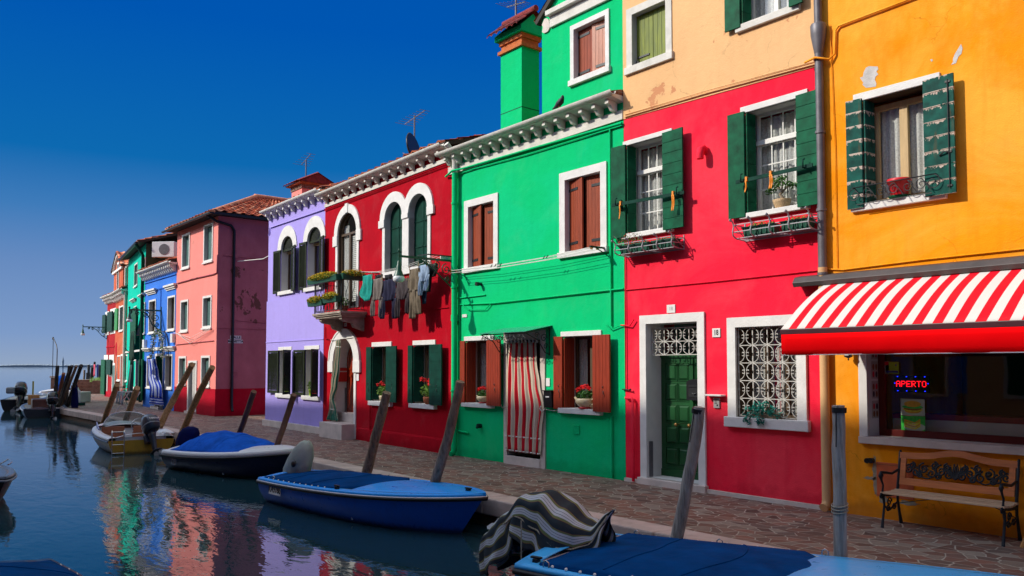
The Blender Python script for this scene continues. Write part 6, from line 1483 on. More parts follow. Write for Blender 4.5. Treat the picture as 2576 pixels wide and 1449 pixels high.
R1, R2 = (W / 2, 2.6, zr), (W / 2, 8 - 2.6, zr)
def hip(P0, P1, T0, T1, nm='roof'): return tiled(H.root, P0, P1, T1, T0, nm)
hip(A_, B_, (W / 2 - .02, 2.6, zr), (W / 2 + .02, 2.6, zr)); hip(B_, C_, R1, R2); hip(D_, A_, R2, R1); hip(C_, D_, (W / 2 + .02, 5.4, zr), (W / 2 - .02, 5.4, zr))
MB().tube([B_, (W / 2, 2.6, zr + .12)], .10, 8).tube([A_, (W / 2, 2.6, zr + .12)], .10, 8).tube([(W / 2, 2.5, zr + .12), (W / 2, 5.5, zr + .12)], .10, 8).build('ridge_tiles', M['tile'], H.root)
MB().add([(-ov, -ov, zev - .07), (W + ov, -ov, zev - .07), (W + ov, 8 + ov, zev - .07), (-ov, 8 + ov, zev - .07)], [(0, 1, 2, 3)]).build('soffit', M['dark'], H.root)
gp = [(-ov - .06 + .07 * math.cos(a), zev - .02 + .07 * math.sin(a)) for a in [math.pi * (1 + k / 8) for k in range(9)]]
MB().extr(gp, -ov - .3, W + ov + .05).build('gutter', M['blackpl'], H.root)
MB().box(W + ov - .02, W + ov + .04, -ov, 8 + ov, zev - .09, zev + .0).build('eaves_board', M['blackpl'], H.root)
sy = .62  # pipe on the alley side
MB().tube([(W - .1, -ov - .05, zev - .07), (W + .06, -.1, zev - .3), (W + .08, sy * .8, zev - .42), (W + .09, sy, zev - .6), (W + .09, sy, .55), (W + .14, sy, .3), (W + .2, sy, .2)], .055, 10).build('drainpipe', M['blackpl'], H.root)
# street name painted on a white patch of the side wall
ysn = lambda x, y: None
def side_pt(c, x, y):   # a point on the alley side wall plane, in house coordinates
    d = ray(*q(c, x, y)); P0 = fr.world(W, 0, 0); n_ = fr.xd; t = (P0 - CAM).dot(n_) / d.dot(n_); P = CAM + d * t - fr.o; return P.dot(fr.yd), P.z
ya, za = side_pt('A2', 257, 775); yb, zb_ = side_pt('A2', 327, 813)
t = thing('street_sign', 'street name CALLE MANETTA in black on a white patch of the pink alley wall', 'street sign', fr.world(W + .006, -(ya + yb) / 2, zb_), fr.rz + R(90)); sw = yb - ya; sh_ = za - zb_
MB().box(-sw * .38, sw * .38, -.008, 0, sh_ * .52, sh_).box(-sw / 2, sw / 2, -.008, 0, 0, sh_ * .47).build('white_patch', M['white'], t)
text('CALLE', sh_ * .40, M['blackpl'], t, (0, -.010, sh_ * .76), bold=.005, xs=1.15); text('MANETTA', sh_ * .40, M['blackpl'], t, (0, -.010, sh_ * .235), bold=.005, xs=1.12)
ca = side_pt('A2', 232, 388); cb = side_pt('A2', 290, 392); cc = side_pt('A2', 470, 413)
MB().tube([(W + .02, ca[0], ca[1]), (W + .03, cb[0], cb[1]), (W + .03, cc[0], cc[1])], .02, 5).box(W, W + .08, cb[0] - .1, cb[0] + .1, cb[1] - .08, cb[1] + .1).build('cable', M['pink_side'], H.root)
cd = side_pt('A2', 300, 418); MB().tube([(W + .08, cd[0], cd[1]), (W + 1.7, cd[0] + .4, cd[1] - .03), (W + 3.6, cd[0] + .1, cd[1] + .02), (W + 5.85, -.2, cd[1] + .28)], .018, 5).build('cable', M['white_line'], H.root)
ce = side_pt('A2', 262, 700); cf = side_pt('A2', 445, 715); cable(H, [(W + .02, ce[0], ce[1]), (W + .02, cf[0], cf[1])], .012, 'pink_side')
cg = side_pt('A2', 190, 738); ch_ = side_pt('A2', 445, 745); cable(H, [(W + .02, max(.02, cg[0]), cg[1]), (W + .02, ch_[0], ch_[1])], .012, 'pink_side')
a_, b_ = H.p('A2', 15, 523); a2, b2 = H.p('A2', 205, 478); cable(H, [(a_, -.03, b_), ((a_ + a2) / 2, -.03, (b_ + b2) / 2 + .03), (a2 - .3, -.03, b2 + .02), (W + .03, -.03, b2 + .05), (W + .03, -.02, ca[1])], .03, 'pink_side')
a_, b_ = H.p('A2', 5, 760); a2, b2 = H.p('A2', 185, 738)
for k in range(3): cable(H, [(a_ + .2 * k, -.12, b_ - .02 * k), ((a_ + a2) / 2, -.14, (b_ + b2) / 2 - .32 - .12 * k), (a2 + .0, -.12, b2 - .03 * k)], .008, 'white_line')
a_, b_ = H.p('A2', 5, 820); a2, b2 = H.p('A2', 190, 800); cable(H, [(a_, -.03, b_), (a2, -.03, b2)], .016, 'pink_side')
cp = side_pt('A2', 282, 960); c2_ = side_pt('A2', 300, 955); MB().tube([(W + .05, c2_[0], c2_[1]), (W + .05, cp[0], cp[1]), (W + .05, cp[0], zd)], .03, 6).build('pipe', M['pink_side'], H.root)

# ================================================================== blue house
fr = Frame(43.3, 11.6, 37.72, 11.42)
H = HB = House(fr, 'blue_house', 'cobalt blue house with white cornice, white lintels and a blue striped door curtain'); W = fr.w
for (xl, xr, yt, yb) in ((1080, 1130, 548, 785), (1215, 1270, 520, 765), (1198, 1250, 938, 1182), (1066, 1098, 950, 1175)): small_win('A1', xl, xr, yt, yb, sh=False, fwp=.08)
def lintel(c, xl, xr, yt, yb):
    s0, s1, z0, z1 = H.rect(c, xl, xr, yt, yb); h_ = z1 - z0
    MB().box(s0, s1, -.16, 0, z1 - h_ * .35, z1).box(s0 + .06, s1 - .06, -.10, 0, z1 - h_ * .7, z1 - h_ * .35).box(s0 + .12, s1 - .12, -.05, 0, z0, z1 - h_ * .7).build('lintel_moulding', M['white'], H.root)
for a in ((1068, 1140, 478, 512), (1205, 1282, 443, 480), (1048, 1100, 893, 918), (1195, 1275, 882, 915)): lintel('A1', *a)
MB().box(0, W, -.05, 0, zx(H, 'A1', 1160, 900) - .04, zx(H, 'A1', 1160, 900) + .1).build('string_course', M['white'], H.root)
s0, s1, z0, z1 = H.rect('A1', 1128, 1178, 950, 1300); H.holes.append(rect_loop(s0, s1, .1, z1)); o = MB().ring([(s0 - .1, 0), (s0, 0), (s0, z1), (s1, z1), (s1, 0), (s1 + .1, 0), (s1 + .1, z1 + .12), (s0 - .1, z1 + .12)], [], -.03, 0).build('door_surround', M['white'], H.root)
MB().box(s0, s1, .3, .34, .1, z1).build('door', M['sash_brown'], H.root); MB().box(s0 - .1, s1 + .1, -.2, .3, -.02, .12).build('doorstep', M['istria'], o)
t = thing('door_curtain', 'blue and white striped curtain billowing from the doorway of the blue house', 'curtain', fr.world(0, 0, 0), fr.rz)
M['bluestripe'] = stripes('blue_white_stripes', [(0, '1438a8'), (.5, 'b8c4e0')], 9, .85)
P = lambda x, y: H.p('A1', x, y, .25)
keys = [(P(1090, 970)[1], P(1068, 970)[0], P(1125, 970)[0]), (P(1090, 1080)[1], P(1075, 1080)[0], P(1140, 1080)[0]), (P(1090, 1180)[1], P(1085, 1180)[0], P(1172, 1180)[0]), (P(1090, 1245)[1], P(1082, 1245)[0], P(1175, 1245)[0])]
mb = MB(); cloth_strip(mb, rows_interp(keys, 16), 50, -.25, .05, 34); mb.build('fabric', M['bluestripe'], t, recalc=False, solid=.004)
M['bluehem'] = stripes('blue_white_hem', [(0, '1438a8'), (.55, 'b8c4e0')], 3, .85, 'v'); keys2 = [keys[-1], (P(1090, 1298)[1], P(1078, 1298)[0], P(1176, 1298)[0])]
mb = MB(); cloth_strip(mb, rows_interp(keys2, 5), 50, -.25, .06, 34); mb.build('hem', M['bluehem'], t, recalc=False, solid=.004)
t = thing('flower_arch', 'wire arch of white artificial flowers over the door of the blue house', 'flower arch', fr.world(*[(sx(H, 'A1', 1140, 900, .3)), .3, zx(H, 'A1', 1140, 950, .3)]), fr.rz)
mb = MB(); mf = MB(); mg = MB(); pts = [(math.cos(a) * .95, 0, math.sin(a) * 1.15) for a in [math.pi * k / 14 for k in range(15)]]; mb.tube(pts, .02, 5).tube([(p[0], p[1] + .25, p[2]) for p in pts], .02, 5); mb.build('wire', M['iron'], t)
for p in pts: mf.leaves((p[0], p[1], p[2]), (.13, .13, .13), 22, .055); mg.leaves(p, (.17, .14, .16), 22, .05)
mf.build('flowers', M['sash_white'], t, recalc=False); mg.build('leaves', M['leaf'], t, recalc=False)
zcb = zx(H, 'A1', 1300, 340); zcb = (zcb + zx(H, 'A1', 1060, 400)) / 2
ZB = cornice(H, -.05, W + .12, zcb, .02, .34, .38, 18, 'white', cw=.09, fascia=False)
cable(H, [(0, -.03, zx(H, 'A1', 1065, 420)), (W, -.03, zx(H, 'A1', 1295, 350))], .03, 'blue'); cable(H, [(.2, -.05, zx(H, 'A1', 1068, 478)), (W * .45, -.06, zx(H, 'A1', 1180, 455)), (W, -.05, zx(H, 'A1', 1290, 425))], .02, 'blue'); a_, b_ = H.p('A1', 1170, 470); cable(H, [(a_, -.03, b_), (a_ + .02, -.03, 2.9)], .02, 'blue')
for x, y in ((1058, 860), (1263, 820)): a_, b_ = H.p('A1', x, y); MB().box(a_ - .17, a_ + .17, -.14, 0, b_ - .2, b_ + .2).build('meter_box', M['whitepl'], H.root)
H.wall([(0, -.1), (W, -.1), (W, ZB), (0, ZB)], M['blue'], 6.5)
tiled(H.root, (-.1, -.32, ZB + .10), (W, -.32, ZB + .10), (W, 3.4, ZB + 1.35), (0, 3.4, ZB + 1.35)); MB().add([(0, 3.4, ZB + 1.3), (W, 3.4, ZB + 1.3), (W, 6.5, ZB), (0, 6.5, ZB)], [(0, 1, 2, 3)]).build('roof', M['terra'], H.root)
cable(H, [(.0, -.35, zx(H, 'A1', 1050, 970, .3)), (.0, -.9, 2.9), (W * .2, -1.1, 2.85)], .02, 'iron')
# ================================================================== teal house
fr = Frame(51.0, 12.7, 43.3, 11.6)
H = HT = House(fr, 'teal_house', 'tall turquoise house with white trimmed windows and a dark gutter'); W = fr.w
for (xl, xr, yt, yb) in ((975, 998, 290, 450), (1035, 1055, 250, 405), (970, 990, 595, 810), (1030, 1052, 570, 790), (968, 986, 975, 1180)): small_win('A1', xl, xr, yt, yb, m='dkgreen', fwp=.07)
for a in ((957, 990, 547, 566), (1017, 1053, 513, 533)): lintel('A1', *a)
MB().box(0, W, -.07, 0, zx(H, 'A1', 1000, 918), zx(H, 'A1', 1000, 905)).build('string_course', M['white'], H.root)
lf = MB(); a_ = sx(H, 'A1', 945, 700, .1); b_ = sx(H, 'A1', 985, 700, .1); leaf(lf, a_, b_, zx(H, 'A1', 960, 870), zx(H, 'A1', 960, 612), -.12, -.06, 'h'); lf.build('shutter', M['dkgreen'], H.root)
lf = MB(); a_ = sx(H, 'A1', 1005, 1100, .1); b_ = sx(H, 'A1', 1032, 1100, .1); leaf(lf, a_, b_, .3, zx(H, 'A1', 1015, 975), -.12, -.06, 'v'); lf.build('shutter', M['dkgreen'], H.root)
ZT0, ZT1 = zx(H, 'A1', 948, 222), zx(H, 'A1', 1062, 148); ZT = (ZT0 + ZT1) / 2
H.wall([(0, -.1), (W, -.1), (W, ZT), (0, ZT)], M['teal'], 7)
MB().add([(W + .005, 0, 3), (W + .005, 7, 3), (W + .005, 7, ZT), (W + .005, 0, ZT)], [(0, 1, 2, 3)]).build('side_wall', stucco('mossy_plaster', (.06, .07, .04), .3, tint=(.03, .05, .03)), H.root)
MB().extr([(-.45 + .09 * math.cos(a), ZT + .02 + .09 * math.sin(a)) for a in [math.pi * (1 + k / 8) for k in range(9)]], -.2, W + .1).build('gutter', M['blackpl'], H.root)
tiled(H.root, (-.3, -.4, ZT + .02), (W + .25, -.4, ZT + .02), (W + .25, 3.2, ZT + 1.1), (-.3, 3.2, ZT + 1.1)); MB().add([(-.3, 3.2, ZT + 1.1), (W + .25, 3.2, ZT + 1.1), (W + .25, 7.2, ZT), (-.3, 7.2, ZT)], [(0, 1, 2, 3)]).build('roof', M['terra'], H.root)
MB().tube([(W - .15, -.45, ZT - .05), (W - .15, -.12, ZT - .6), (W - .15, -.1, .2)], .08, 8).build('drainpipe', M['dkgreen2'], H.root)
# AC unit on the mossy side wall above the blue house roof
rt_, up_ = None, None
ray_ = ray(*q('A1', 1182, 246)); Pw = fr.world(W, 0, 0); tt_ = (Pw - CAM).dot(fr.xd) / ray_.dot(fr.xd); P0 = CAM + ray_ * tt_
t = thing('air_conditioner', 'white outdoor air conditioner hanging on the mossy gable above the blue house', 'air conditioner', (P0.x + .55, P0.y, P0.z), fr.rz + R(52)); t.scale = (.62, .62, .62)
MB().box(-.95, .95, -.55, 0, 0, 1.25).build('casing', M['whitepl'], t, bevel=.03); MB().lathe([(.44, 0), (.44, .02), (.0, .02)], 28, M=Matrix.Translation((.1, -.555, .62)) @ Matrix.Rotation(R(90), 4, 'X'), sm=False).build('fan_grille', M['zinc'], t)
mb = MB(); 
for k in range(9): mb.box(-.975, -.95, -.5, -.05, .12 + k * .12, .17 + k * .12)
mb.build('fins', M['zinc'], t); MB().box(-.7, -.62, -.5, .3, -.08, 0).box(.62, .7, -.5, .3, -.08, 0).build('bracket', M['iron'], t)

# ================================================================== burnt orange house with dormer
fr = Frame(56.2, 13.3, 51.0, 12.7)
H = HF = House(fr, 'burnt_orange_house', 'narrow burnt orange house with a gabled dormer'); W = fr.w
for (xl, xr, yt, yb) in ((868, 895, 592, 770),): small_win('A1', xl, xr, yt, yb, m='dkgreen', fwp=.08)
for (xl, xr, yt, yb) in ((850, 874, 945, 1125), (905, 925, 940, 1130)): small_win('A1', xl, xr, yt, yb, m='dkgreen', fwp=.08)
M['brightgreen'] = mat('bright_green_shutter', (.01, .22, .03), .5, .1); s0, s1, z0, z1 = H.rect('A1', 831, 850, 612, 765, .1); MB().box(s0, s1, -.12, -.05, z0, z1).build('shutter', M['brightgreen'], H.root); MB().box(s1, s1 + .3, -.03, 0, z0 - .1, z1 + .15).build('window', M['white'], H.root)
for x, y in ((798, 902), (822, 900)): 
    a_, b_ = H.p('A1', x + 20, y); MB().lathe([(.45, 0), (.45, .03)], 16, M=Matrix.Translation((a_, .02, b_)) @ Matrix.Rotation(R(90), 4, 'X')).build('arched_vent', M['dado'], H.root)
zcb = zx(H, 'A1', 885, 545); ZO = cornice(H, -.0, W, zcb, .02, .42, .40, 14, 'white', cw=.12, fascia=False)
MB().ring([(0, 0), (1.2, 0), (1.2, 2.1), (0, 2.1)], [], -.03, 0).build('x', M['white'], H.root) if False else None
s0, s1, z0, z1 = H.rect('A1', 878, 905, 950, 1215); MB().ring([(s0 - .1, 0), (s0, 0), (s0, z1), (s1, z1), (s1, 0), (s1 + .1, 0), (s1 + .1, z1 + .12), (s0 - .1, z1 + .12)], [], -.04, 0).build('door_surround', M['white'], H.root); MB().box(s0, s1, -.02, 0, 0, z1).build('door', M['brown'], H.root)
H.wall([(0, -.1), (W, -.1), (W, ZO), (0, ZO)], M['far_orange'], 7)
tiled(H.root, (0, -.3, ZO + .1), (W, -.3, ZO + .1), (W, 3.4, ZO + 1.6), (0, 3.4, ZO + 1.6)); MB().add([(0, 3.4, ZO + 1.55), (W, 3.4, ZO + 1.55), (W, 7, ZO), (0, 7, ZO)], [(0, 1, 2, 3)]).build('roof', M['terra'], H.root)
# dormer
a0 = sx(H, 'A1', 828, 400); a1 = sx(H, 'A1', 893, 400); zt_ = zx(H, 'A1', 893, 290); za_ = zx(H, 'A1', 852, 222); a1 = max(a1, a0 + 1.9); am = (a0 + a1) / 2
dm = MB().ring([(a0, ZO), (a1, ZO), (a1, zt_), (am, za_), (a0, zt_)], [rect_loop(am - .3, am + .35, ZO + .35, ZO + 1.95)], -.02, 3, sides=False); dm.lining([(a0, ZO), (a1, ZO), (a1, zt_), (am, za_), (a0, zt_)], -.02, 3)
dm = dm.build('dormer', M['far_orange'], H.root, recalc=False)
MB().ring(rect_loop(am - .42, am + .47, ZO + .22, ZO + 2.08), [rect_loop(am - .3, am + .35, ZO + .35, ZO + 1.95)], -.06, 0).build('window', M['white'], dm); MB().box(am - .3, am + .35, .1, .15, ZO + .35, ZO + 1.95).build('shutter', M['dkgreen'], dm)
MB().ring([(a0 - .15, zt_ - .1), (a0 - .15, zt_ + .1), (am, za_ + .12), (a1 + .15, zt_ + .1), (a1 + .15, zt_ - .1), (am, za_ - .12)], [], -.15, -.02).box(a0 - .1, a1 + .1, -.14, -.02, zt_ - .22, zt_ - .08).build('pediment', M['white'], dm)
tiled(dm, (a1 + .25, -.2, zt_ - .05), (a1 + .25, 3.1, zt_ - .05), (am, 3.1, za_ + .12), (am, -.2, za_ + .12)); tiled(dm, (a0 - .25, 3.1, zt_ - .05), (a0 - .25, -.2, zt_ - .05), (am, -.2, za_ + .12), (am, 3.1, za_ + .12))
MB().tube([(W - .1, -.1, zx(H, 'A1', 945, 300)), (W - .1, -.1, .2)], .09, 8).tube([(W - .1, -.1, zx(H, 'A1', 945, 300)), (W - .2, .2, zx(H, 'A1', 945, 285))], .11, 8).build('drainpipe', M['istria'], H.root)
# ================================================================== red house at the end
fr = Frame(59.2, 13.5, 56.2, 13.3)
H = HE = House(fr, 'dark_red_house', 'last house of the row, dark red with black green shutters beside the lagoon'); W = fr.w
for xl, xr, yt, yb in ((741, 764, 655, 785), (776, 812, 635, 775)):
    s0, s1, z0, z1 = H.rect('A1', xl, xr, yt, yb, .15); o = MB().box(s0, s1, -.17, -.10, z0, z1); o.build('shutter', M['dkgreen2'], H.root); MB().box(s0 + .3, s1 + .45, -.03, 0, z0 - .15, z1 + .2).build('window', M['white'], H.root)
for xl, xr, yt, yb in ((731, 758, 975, 1225), (770, 802, 975, 1085)):
    s0, s1, z0, z1 = H.rect('A1', xl, xr, yt, yb, .15); l_ = MB(); leaf(l_, s0, s1, max(.1, z0), z1, -.17, -.10, 'h'); l_.build('shutter', M['dkgreen'] if xl == 731 else M['dkgreen2'], H.root); MB().box(s0 + .2, s1 + .3, -.03, 0, max(.2, z0 - .1), z1 + .3).build('window', M['white'], H.root)
s0, s1, z0, z1 = H.rect('A1', 816, 836, 1000, 1235); MB().box(s0, s1, -.05, 0, 0, z1).build('door_surround', M['white'], H.root); MB().box(s0 + .15, s1 - .05, -.055, -.04, 0, z1 - .15).build('door', M['teal_sh'], H.root)
MB().box(W * .6, W * .6 + .3, -.02, 0, 1, 1.02).build('x', M['white'], H.root) if False else None
ZE = cornice(H, -.1, W, zx(H, 'A1', 790, 575), .02, .38, .38, 8, 'white', cw=.12, fascia=False)
MB().box(0, W, -.04, 0, zx(H, 'A1', 780, 888), zx(H, 'A1', 780, 880)).build('string_course', M['dado'], H.root)
H.wall([(0, -.1), (W, -.1), (W, ZE), (0, ZE)], M['far_red'], 7)
tiled(H.root, (-.2, -.3, ZE + .08), (W, -.3, ZE + .08), (W, 3.4, ZE + 1.5), (-.2, 3.4, ZE + 1.5)); MB().add([(-.2, 3.4, ZE + 1.45), (W, 3.4, ZE + 1.45), (W, 7, ZE), (-.2, 7, ZE)], [(0, 1, 2, 3)]).build('roof', M['terra'], H.root)
MB().box(0, W, -.06, 0, -.02, .35).build('plinth', M['dado'], H.root)
# things hanging along the far fronts
for k, (x0, y0, d0, L_) in enumerate(((700, 935, 1.6, .6), (900, 945, 1.2, .5))): pass
fr = HT.fr
s_, z_ = fr.p('A1', 955, 770, .9)
t = thing('hanging_cloth', 'dark green cloths hung on a line from the turquoise house', 'laundry', fr.world(s_, .9, z_), fr.rz); mb = MB()
for k in range(3): cloth_strip(mb, rows_interp([(0, -.55 + k * .5, -.15 + k * .5), (-1.35 - .2 * (k % 2), -.6 + k * .5, -.12 + k * .5)], 6), 10, .0, .05, 9)
mb.build('cloth', mat('blackish_green_cloth', (.008, .045, .03), .9, .2), t, solid=.004)
s_, z_ = fr.p('A1', 955, 975, .5); t = thing('awning_curtain', 'grey green door curtain hanging at the turquoise house', 'curtain', fr.world(s_, .5, 0), fr.rz); mb = MB(); cloth_strip(mb, rows_interp([(z_, -.45, .45), (1.2, -.5, .3), (.4, -.95, .25)], 8), 24, 0, .06, 24); mb.build('fabric', mat('grey_green_cloth', (.07, .13, .13), .9, .15), t, solid=.004)
t = thing('drying_rack', 'folding drying rack with grey blue cloths outside the turquoise house', 'drying rack', fr.world(sx(HT, 'A1', 960, 1250, 1.3), 1.5, 0), fr.rz + .1)
mb = MB(); 
for x in (-.9, .9): mb.bar((x, -.3, 0), (x, .3, .95), .03).bar((x, .3, 0), (x, -.3, .95), .03)
for k in range(5): mb.bar((-.9, -.3 + .15 * k, .95), (.9, -.3 + .15 * k, .95), .02)
mb.build('frame', M['greypl'], t); mb = MB(); 
for k in range(3): cloth_strip(mb, rows_interp([(.97, -.7 + k * .5, -.25 + k * .5), (.45, -.7 + k * .5, -.28 + k * .5)], 4), 10, -.3, .03, 9)
mb.build('cloth', mat('grey_blue_cloth', (.22, .28, .33), .9, .2), t, solid=.004)
t = thing('bicycle', 'old red bicycle leaning near the burnt orange house', 'bicycle', HF.fr.world(sx(HF, 'A1', 900, 1220, .8), .8, 0), HF.fr.rz + .3)
for x in (-.5, .5): MB().tube([(x + .33 * math.cos(a), 0, .35 + .33 * math.sin(a)) for a in [6.2832 * k / 20 for k in range(21)]], .02, 6).build('wheel', M['blackpl'], t)
MB().bar((-.5, 0, .35), (-.2, 0, .8), .03).bar((-.2, 0, .8), (.35, 0, .85), .03).bar((.35, 0, .85), (.5, 0, .35), .03).bar((-.05, 0, .3), (.35, 0, .8), .03).bar((-.05, 0, .3), (-.22, 0, .85), .03).bar((-.5, 0, .35), (-.05, 0, .3), .03).bar((.33, -.25, .98), (.33, .25, .98), .03).build('frame', M['redpl'], t); MB().box(-.34, -.1, -.07, .07, .88, .94).build('saddle', M['blackpl'], t)

# ================================================================== street lamps on brackets
def wall_lamp(fr, smt, zmt, arm, zl_drop, label, s=1.0, scroll=1.1, tagp=False):
    t = thing('street_lamp', label, 'street lamp', fr.world(smt, 0, zmt), fr.rz, 'bracket street lamps on the house fronts')
    mb = MB().bar((0, 0, 0), (0, -arm, 0), .045 * s).bar((0, 0, .12 * s), (0, 0, -.62 * s), .04 * s).tube([(0, -arm * .62, -.02), (0, -arm * .42, -.16 * s), (0, -.25 * s, -.42 * s), (0, 0, -.60 * s)], .016 * s, 6)
    for cy, cz, r0, fl in ((-.16, -.20, .13, 1), (-.42, -.13, .10, -1), (-.66, -.09, .07, 1), (-.14, -.42, .07, -1), (-.85, -.07, .05, -1)):
        mb.tube([(0, a_ * s, b_ * s) for a_, b_ in spiral((cy, cz), r0, .015, 1.6, 1.57, 26, fl)], .013 * s, 5, caps=False)
    mb.tube([(0, -arm, .10), (0, -arm, -.12)], .02 * s, 8).lathe([(.02 * s, .08), (.035 * s, .10), (.01, .16)], 8, (0, -arm, 0))
    mb.build('bracket', M['greeniron'], t)
    zc = -.10
    MB().lathe([(.02, 0), (.035, -.03), (.04, -.09), (.055, -.12), (.06, -.20), (.085, -.27), (.105, -.32), (.11, -.34)], 20, (0, -arm, zc)).build('lamp_shade', M['greeniron'], t)
    MB().lathe([(.105, -.34), (.13, -.37), (.125, -.43), (.09, -.47), (.0, -.48)], 20, (0, -arm, zc)).build('lamp_glass', M['lightwt'], t)
    return t
f1 = HG.fr; s_, z_ = f1.p('D', 1138, 664, .02)
# arm length from the survey: the lamp hangs at x 1007 in the photograph
for arm in [a / 20 for a in range(16, 40)]:
    if f1.p('D', 1007, 670, arm)[0] > f1.p('D', 1137, 670, 0)[0] - .02: break
t = wall_lamp(f1, f1.p('D', 1137, 670, 0)[0] , f1.p('D', 1137, 657, 0)[1], arm, 0, 'green bell shaped street lamp among the laundry of the crimson house')
MB().box(-.012, .012, -.32, -.05, .02, .11).build('number_tag', M['whitepl'], t); text('C-37', .075, M['bluestripe'], t, (.014, -.18, .065), rot=(R(90), 0, R(90)))
f2 = HB.fr
for arm2 in [a / 20 for a in range(16, 80)]:
    if f2.p('A1', 940, 665, arm2)[0] > f2.p('A1', 1170, 640, 0)[0] - .02: break
wall_lamp(f2, f2.p('A1', 1170, 640, 0)[0], f2.p('A1', 1170, 622, 0)[1], arm2, 0, 'street lamp on the long bracket of the blue house', 1.6)
f3 = HE.fr
for arm3 in [a / 20 for a in range(16, 120)]:
    if f3.p('A1', 565, 780, arm3)[0] > f3.p('A1', 735, 760, 0)[0] - .02: break
wall_lamp(f3, .1, f3.p('A1', 738, 750, 0)[1], min(arm3, 3.6), 0, 'farthest street lamp, reaching over the water from the last red house', 1.3)
print('arms', arm, arm2, arm3)

# ================================================================== laundry on the crimson house
fr = HC.fr; H = HC; dL = .42
y0, z0 = H.p('A3', 1100, 945, dL); s1_, z1_ = H.p('A3', 1690, 850, dL)
t = thing('clothes_line', 'pair of clothes line poles with cords in front of the crimson house', 'clothes line', fr.world(y0, 0, z0), fr.rz)
Lc = s1_ - y0; dzc = z1_ - z0
mb = MB().bar((0, 0, .02), (0, -dL - .12, .02), .025).bar((Lc + .55, 0, dzc + .12), (Lc + .55, -dL - .25, dzc + .12), .025).bar((Lc + .55, -dL - .25, dzc + .12), (Lc + .1, -dL - .25, dzc + .14), .02); mb.build('pole', M['iron'], t)
mb = MB()
for o_ in (0, -.10, .12): mb.tube([(0, -dL + o_, .02), (Lc * .3, -dL + o_, dzc * .3 - .05), (Lc * .7, -dL + o_, dzc * .7 - .03), (Lc + .55, -dL + o_, dzc + .10)], .005, 4)
mb.build('cord', M['white_line'], t)
def garment(label, cname, c, parts_, folds=26, cat='laundry', amp=.022, dl=dL):
    # parts_: list of key lists [(y_px, xl_px, xr_px), ...] in A3 pixels
    P = lambda x, y: H.p('A3', x, y, dl); parts_ = [[(y, a - 5, b2 + 6) for y, a, b2 in ks_] for ks_ in parts_]
    top = parts_[0][0]; sc_, zc_ = P((top[1] + top[2]) / 2, top[0]); t = thing('garment', label, cat, fr.world(sc_, dl, zc_), fr.rz, 'laundry hanging in front of the crimson house')
    m_ = mat(cname, mul(c, .5 if max(c) > .25 and c[2] < .4 and c[1] < .4 else .62), .9, .25, 9, .3, 25); mb = MB()
    for j, keys in enumerate(parts_):
        ks = [(P((a + b2) / 2, y)[1] - zc_, P(a, y)[0] - sc_, P(b2, y)[0] - sc_) for y, a, b2 in keys]
        cloth_strip(mb, rows_interp(ks, 14), 20, .004 * j, amp, folds * max(.4, (ks[0][2] - ks[0][1])) * 1.2, ph=j * 2.1)
    mb.build('cloth', m_, t, recalc=False, solid=.005)
    pg = MB()
    for x in (top[1] + 6, top[2] - 6): s_, z_ = P(x, top[0]); pg.bar((s_ - sc_ - .012, -.012, z_ - zc_ - .03), (s_ - sc_ + .012, -.02, z_ - zc_ + .06), .014)
    pg.build('peg', M['peg'], t)
garment('turquoise t-shirt pegged at the left end of the clothes line', 'turquoise_cotton', (.0, .42, .34), [[(965, 1095, 1180), (1040, 1088, 1180), (1150, 1065, 1178), (1215, 1110, 1160)]])
garment('pale taupe long sleeved top hanging right of the turquoise t-shirt', 'taupe_cotton', (.30, .25, .22), [[(1000, 1183, 1280), (1120, 1178, 1275), (1210, 1185, 1262)], [(1180, 1175, 1200), (1280, 1166, 1192), (1365, 1172, 1190)], [(1180, 1248, 1278), (1290, 1250, 1275), (1375, 1256, 1272)]])
garment('navy blue jersey top in the middle of the clothes line', 'navy_cotton', (.006, .006, .045), [[(1010, 1285, 1405), (1130, 1280, 1402), (1215, 1290, 1385)], [(1190, 1265, 1300), (1300, 1258, 1290), (1390, 1262, 1285)], [(1190, 1372, 1408), (1300, 1380, 1408), (1388, 1388, 1408)]])
garment('mauve grey long sleeved top hanging beneath the street lamp', 'mauve_grey_cotton', (.075, .055, .06), [[(1005, 1408, 1525), (1120, 1415, 1528), (1205, 1440, 1500)], [(1150, 1408, 1445), (1280, 1404, 1432), (1380, 1410, 1430)], [(1120, 1500, 1535), (1240, 1508, 1535), (1335, 1512, 1532)]])
garment('khaki trousers hanging by the waist right of the street lamp', 'khaki_cotton', (.22, .17, .11), [[(905, 1545, 1630), (1000, 1535, 1632), (1120, 1530, 1632)], [(1110, 1530, 1585), (1250, 1545, 1590), (1388, 1540, 1585)], [(1110, 1582, 1634), (1230, 1590, 1640), (1345, 1605, 1650)]])
garment('light blue shirt hanging near the right end of the clothes line', 'light_blue_cotton', (.38, .52, .72), [[(870, 1632, 1712), (950, 1635, 1722), (1030, 1650, 1700)], [(960, 1634, 1660), (1080, 1632, 1652), (1165, 1634, 1648)], [(960, 1700, 1732), (1060, 1690, 1715), (1120, 1692, 1706)]])
garment('dark blue jeans behind the light blue shirt', 'dark_denim', (.03, .07, .13), [[(1000, 1655, 1705), (1120, 1660, 1705), (1245, 1668, 1695)]], dl=dL - .12)
garment('charcoal trousers hanging between the blue shirt and the black top', 'charcoal_cotton', (.022, .02, .026), [[(868, 1722, 1762), (1000, 1716, 1752), (1130, 1712, 1738)]], dl=dL - .2)
garment('black top hanging at the far right of the line against the crimson wall', 'black_cotton', (.012, .010, .012), [[(858, 1715, 1800), (920, 1722, 1802), (985, 1735, 1780)]], dl=dL - .1)
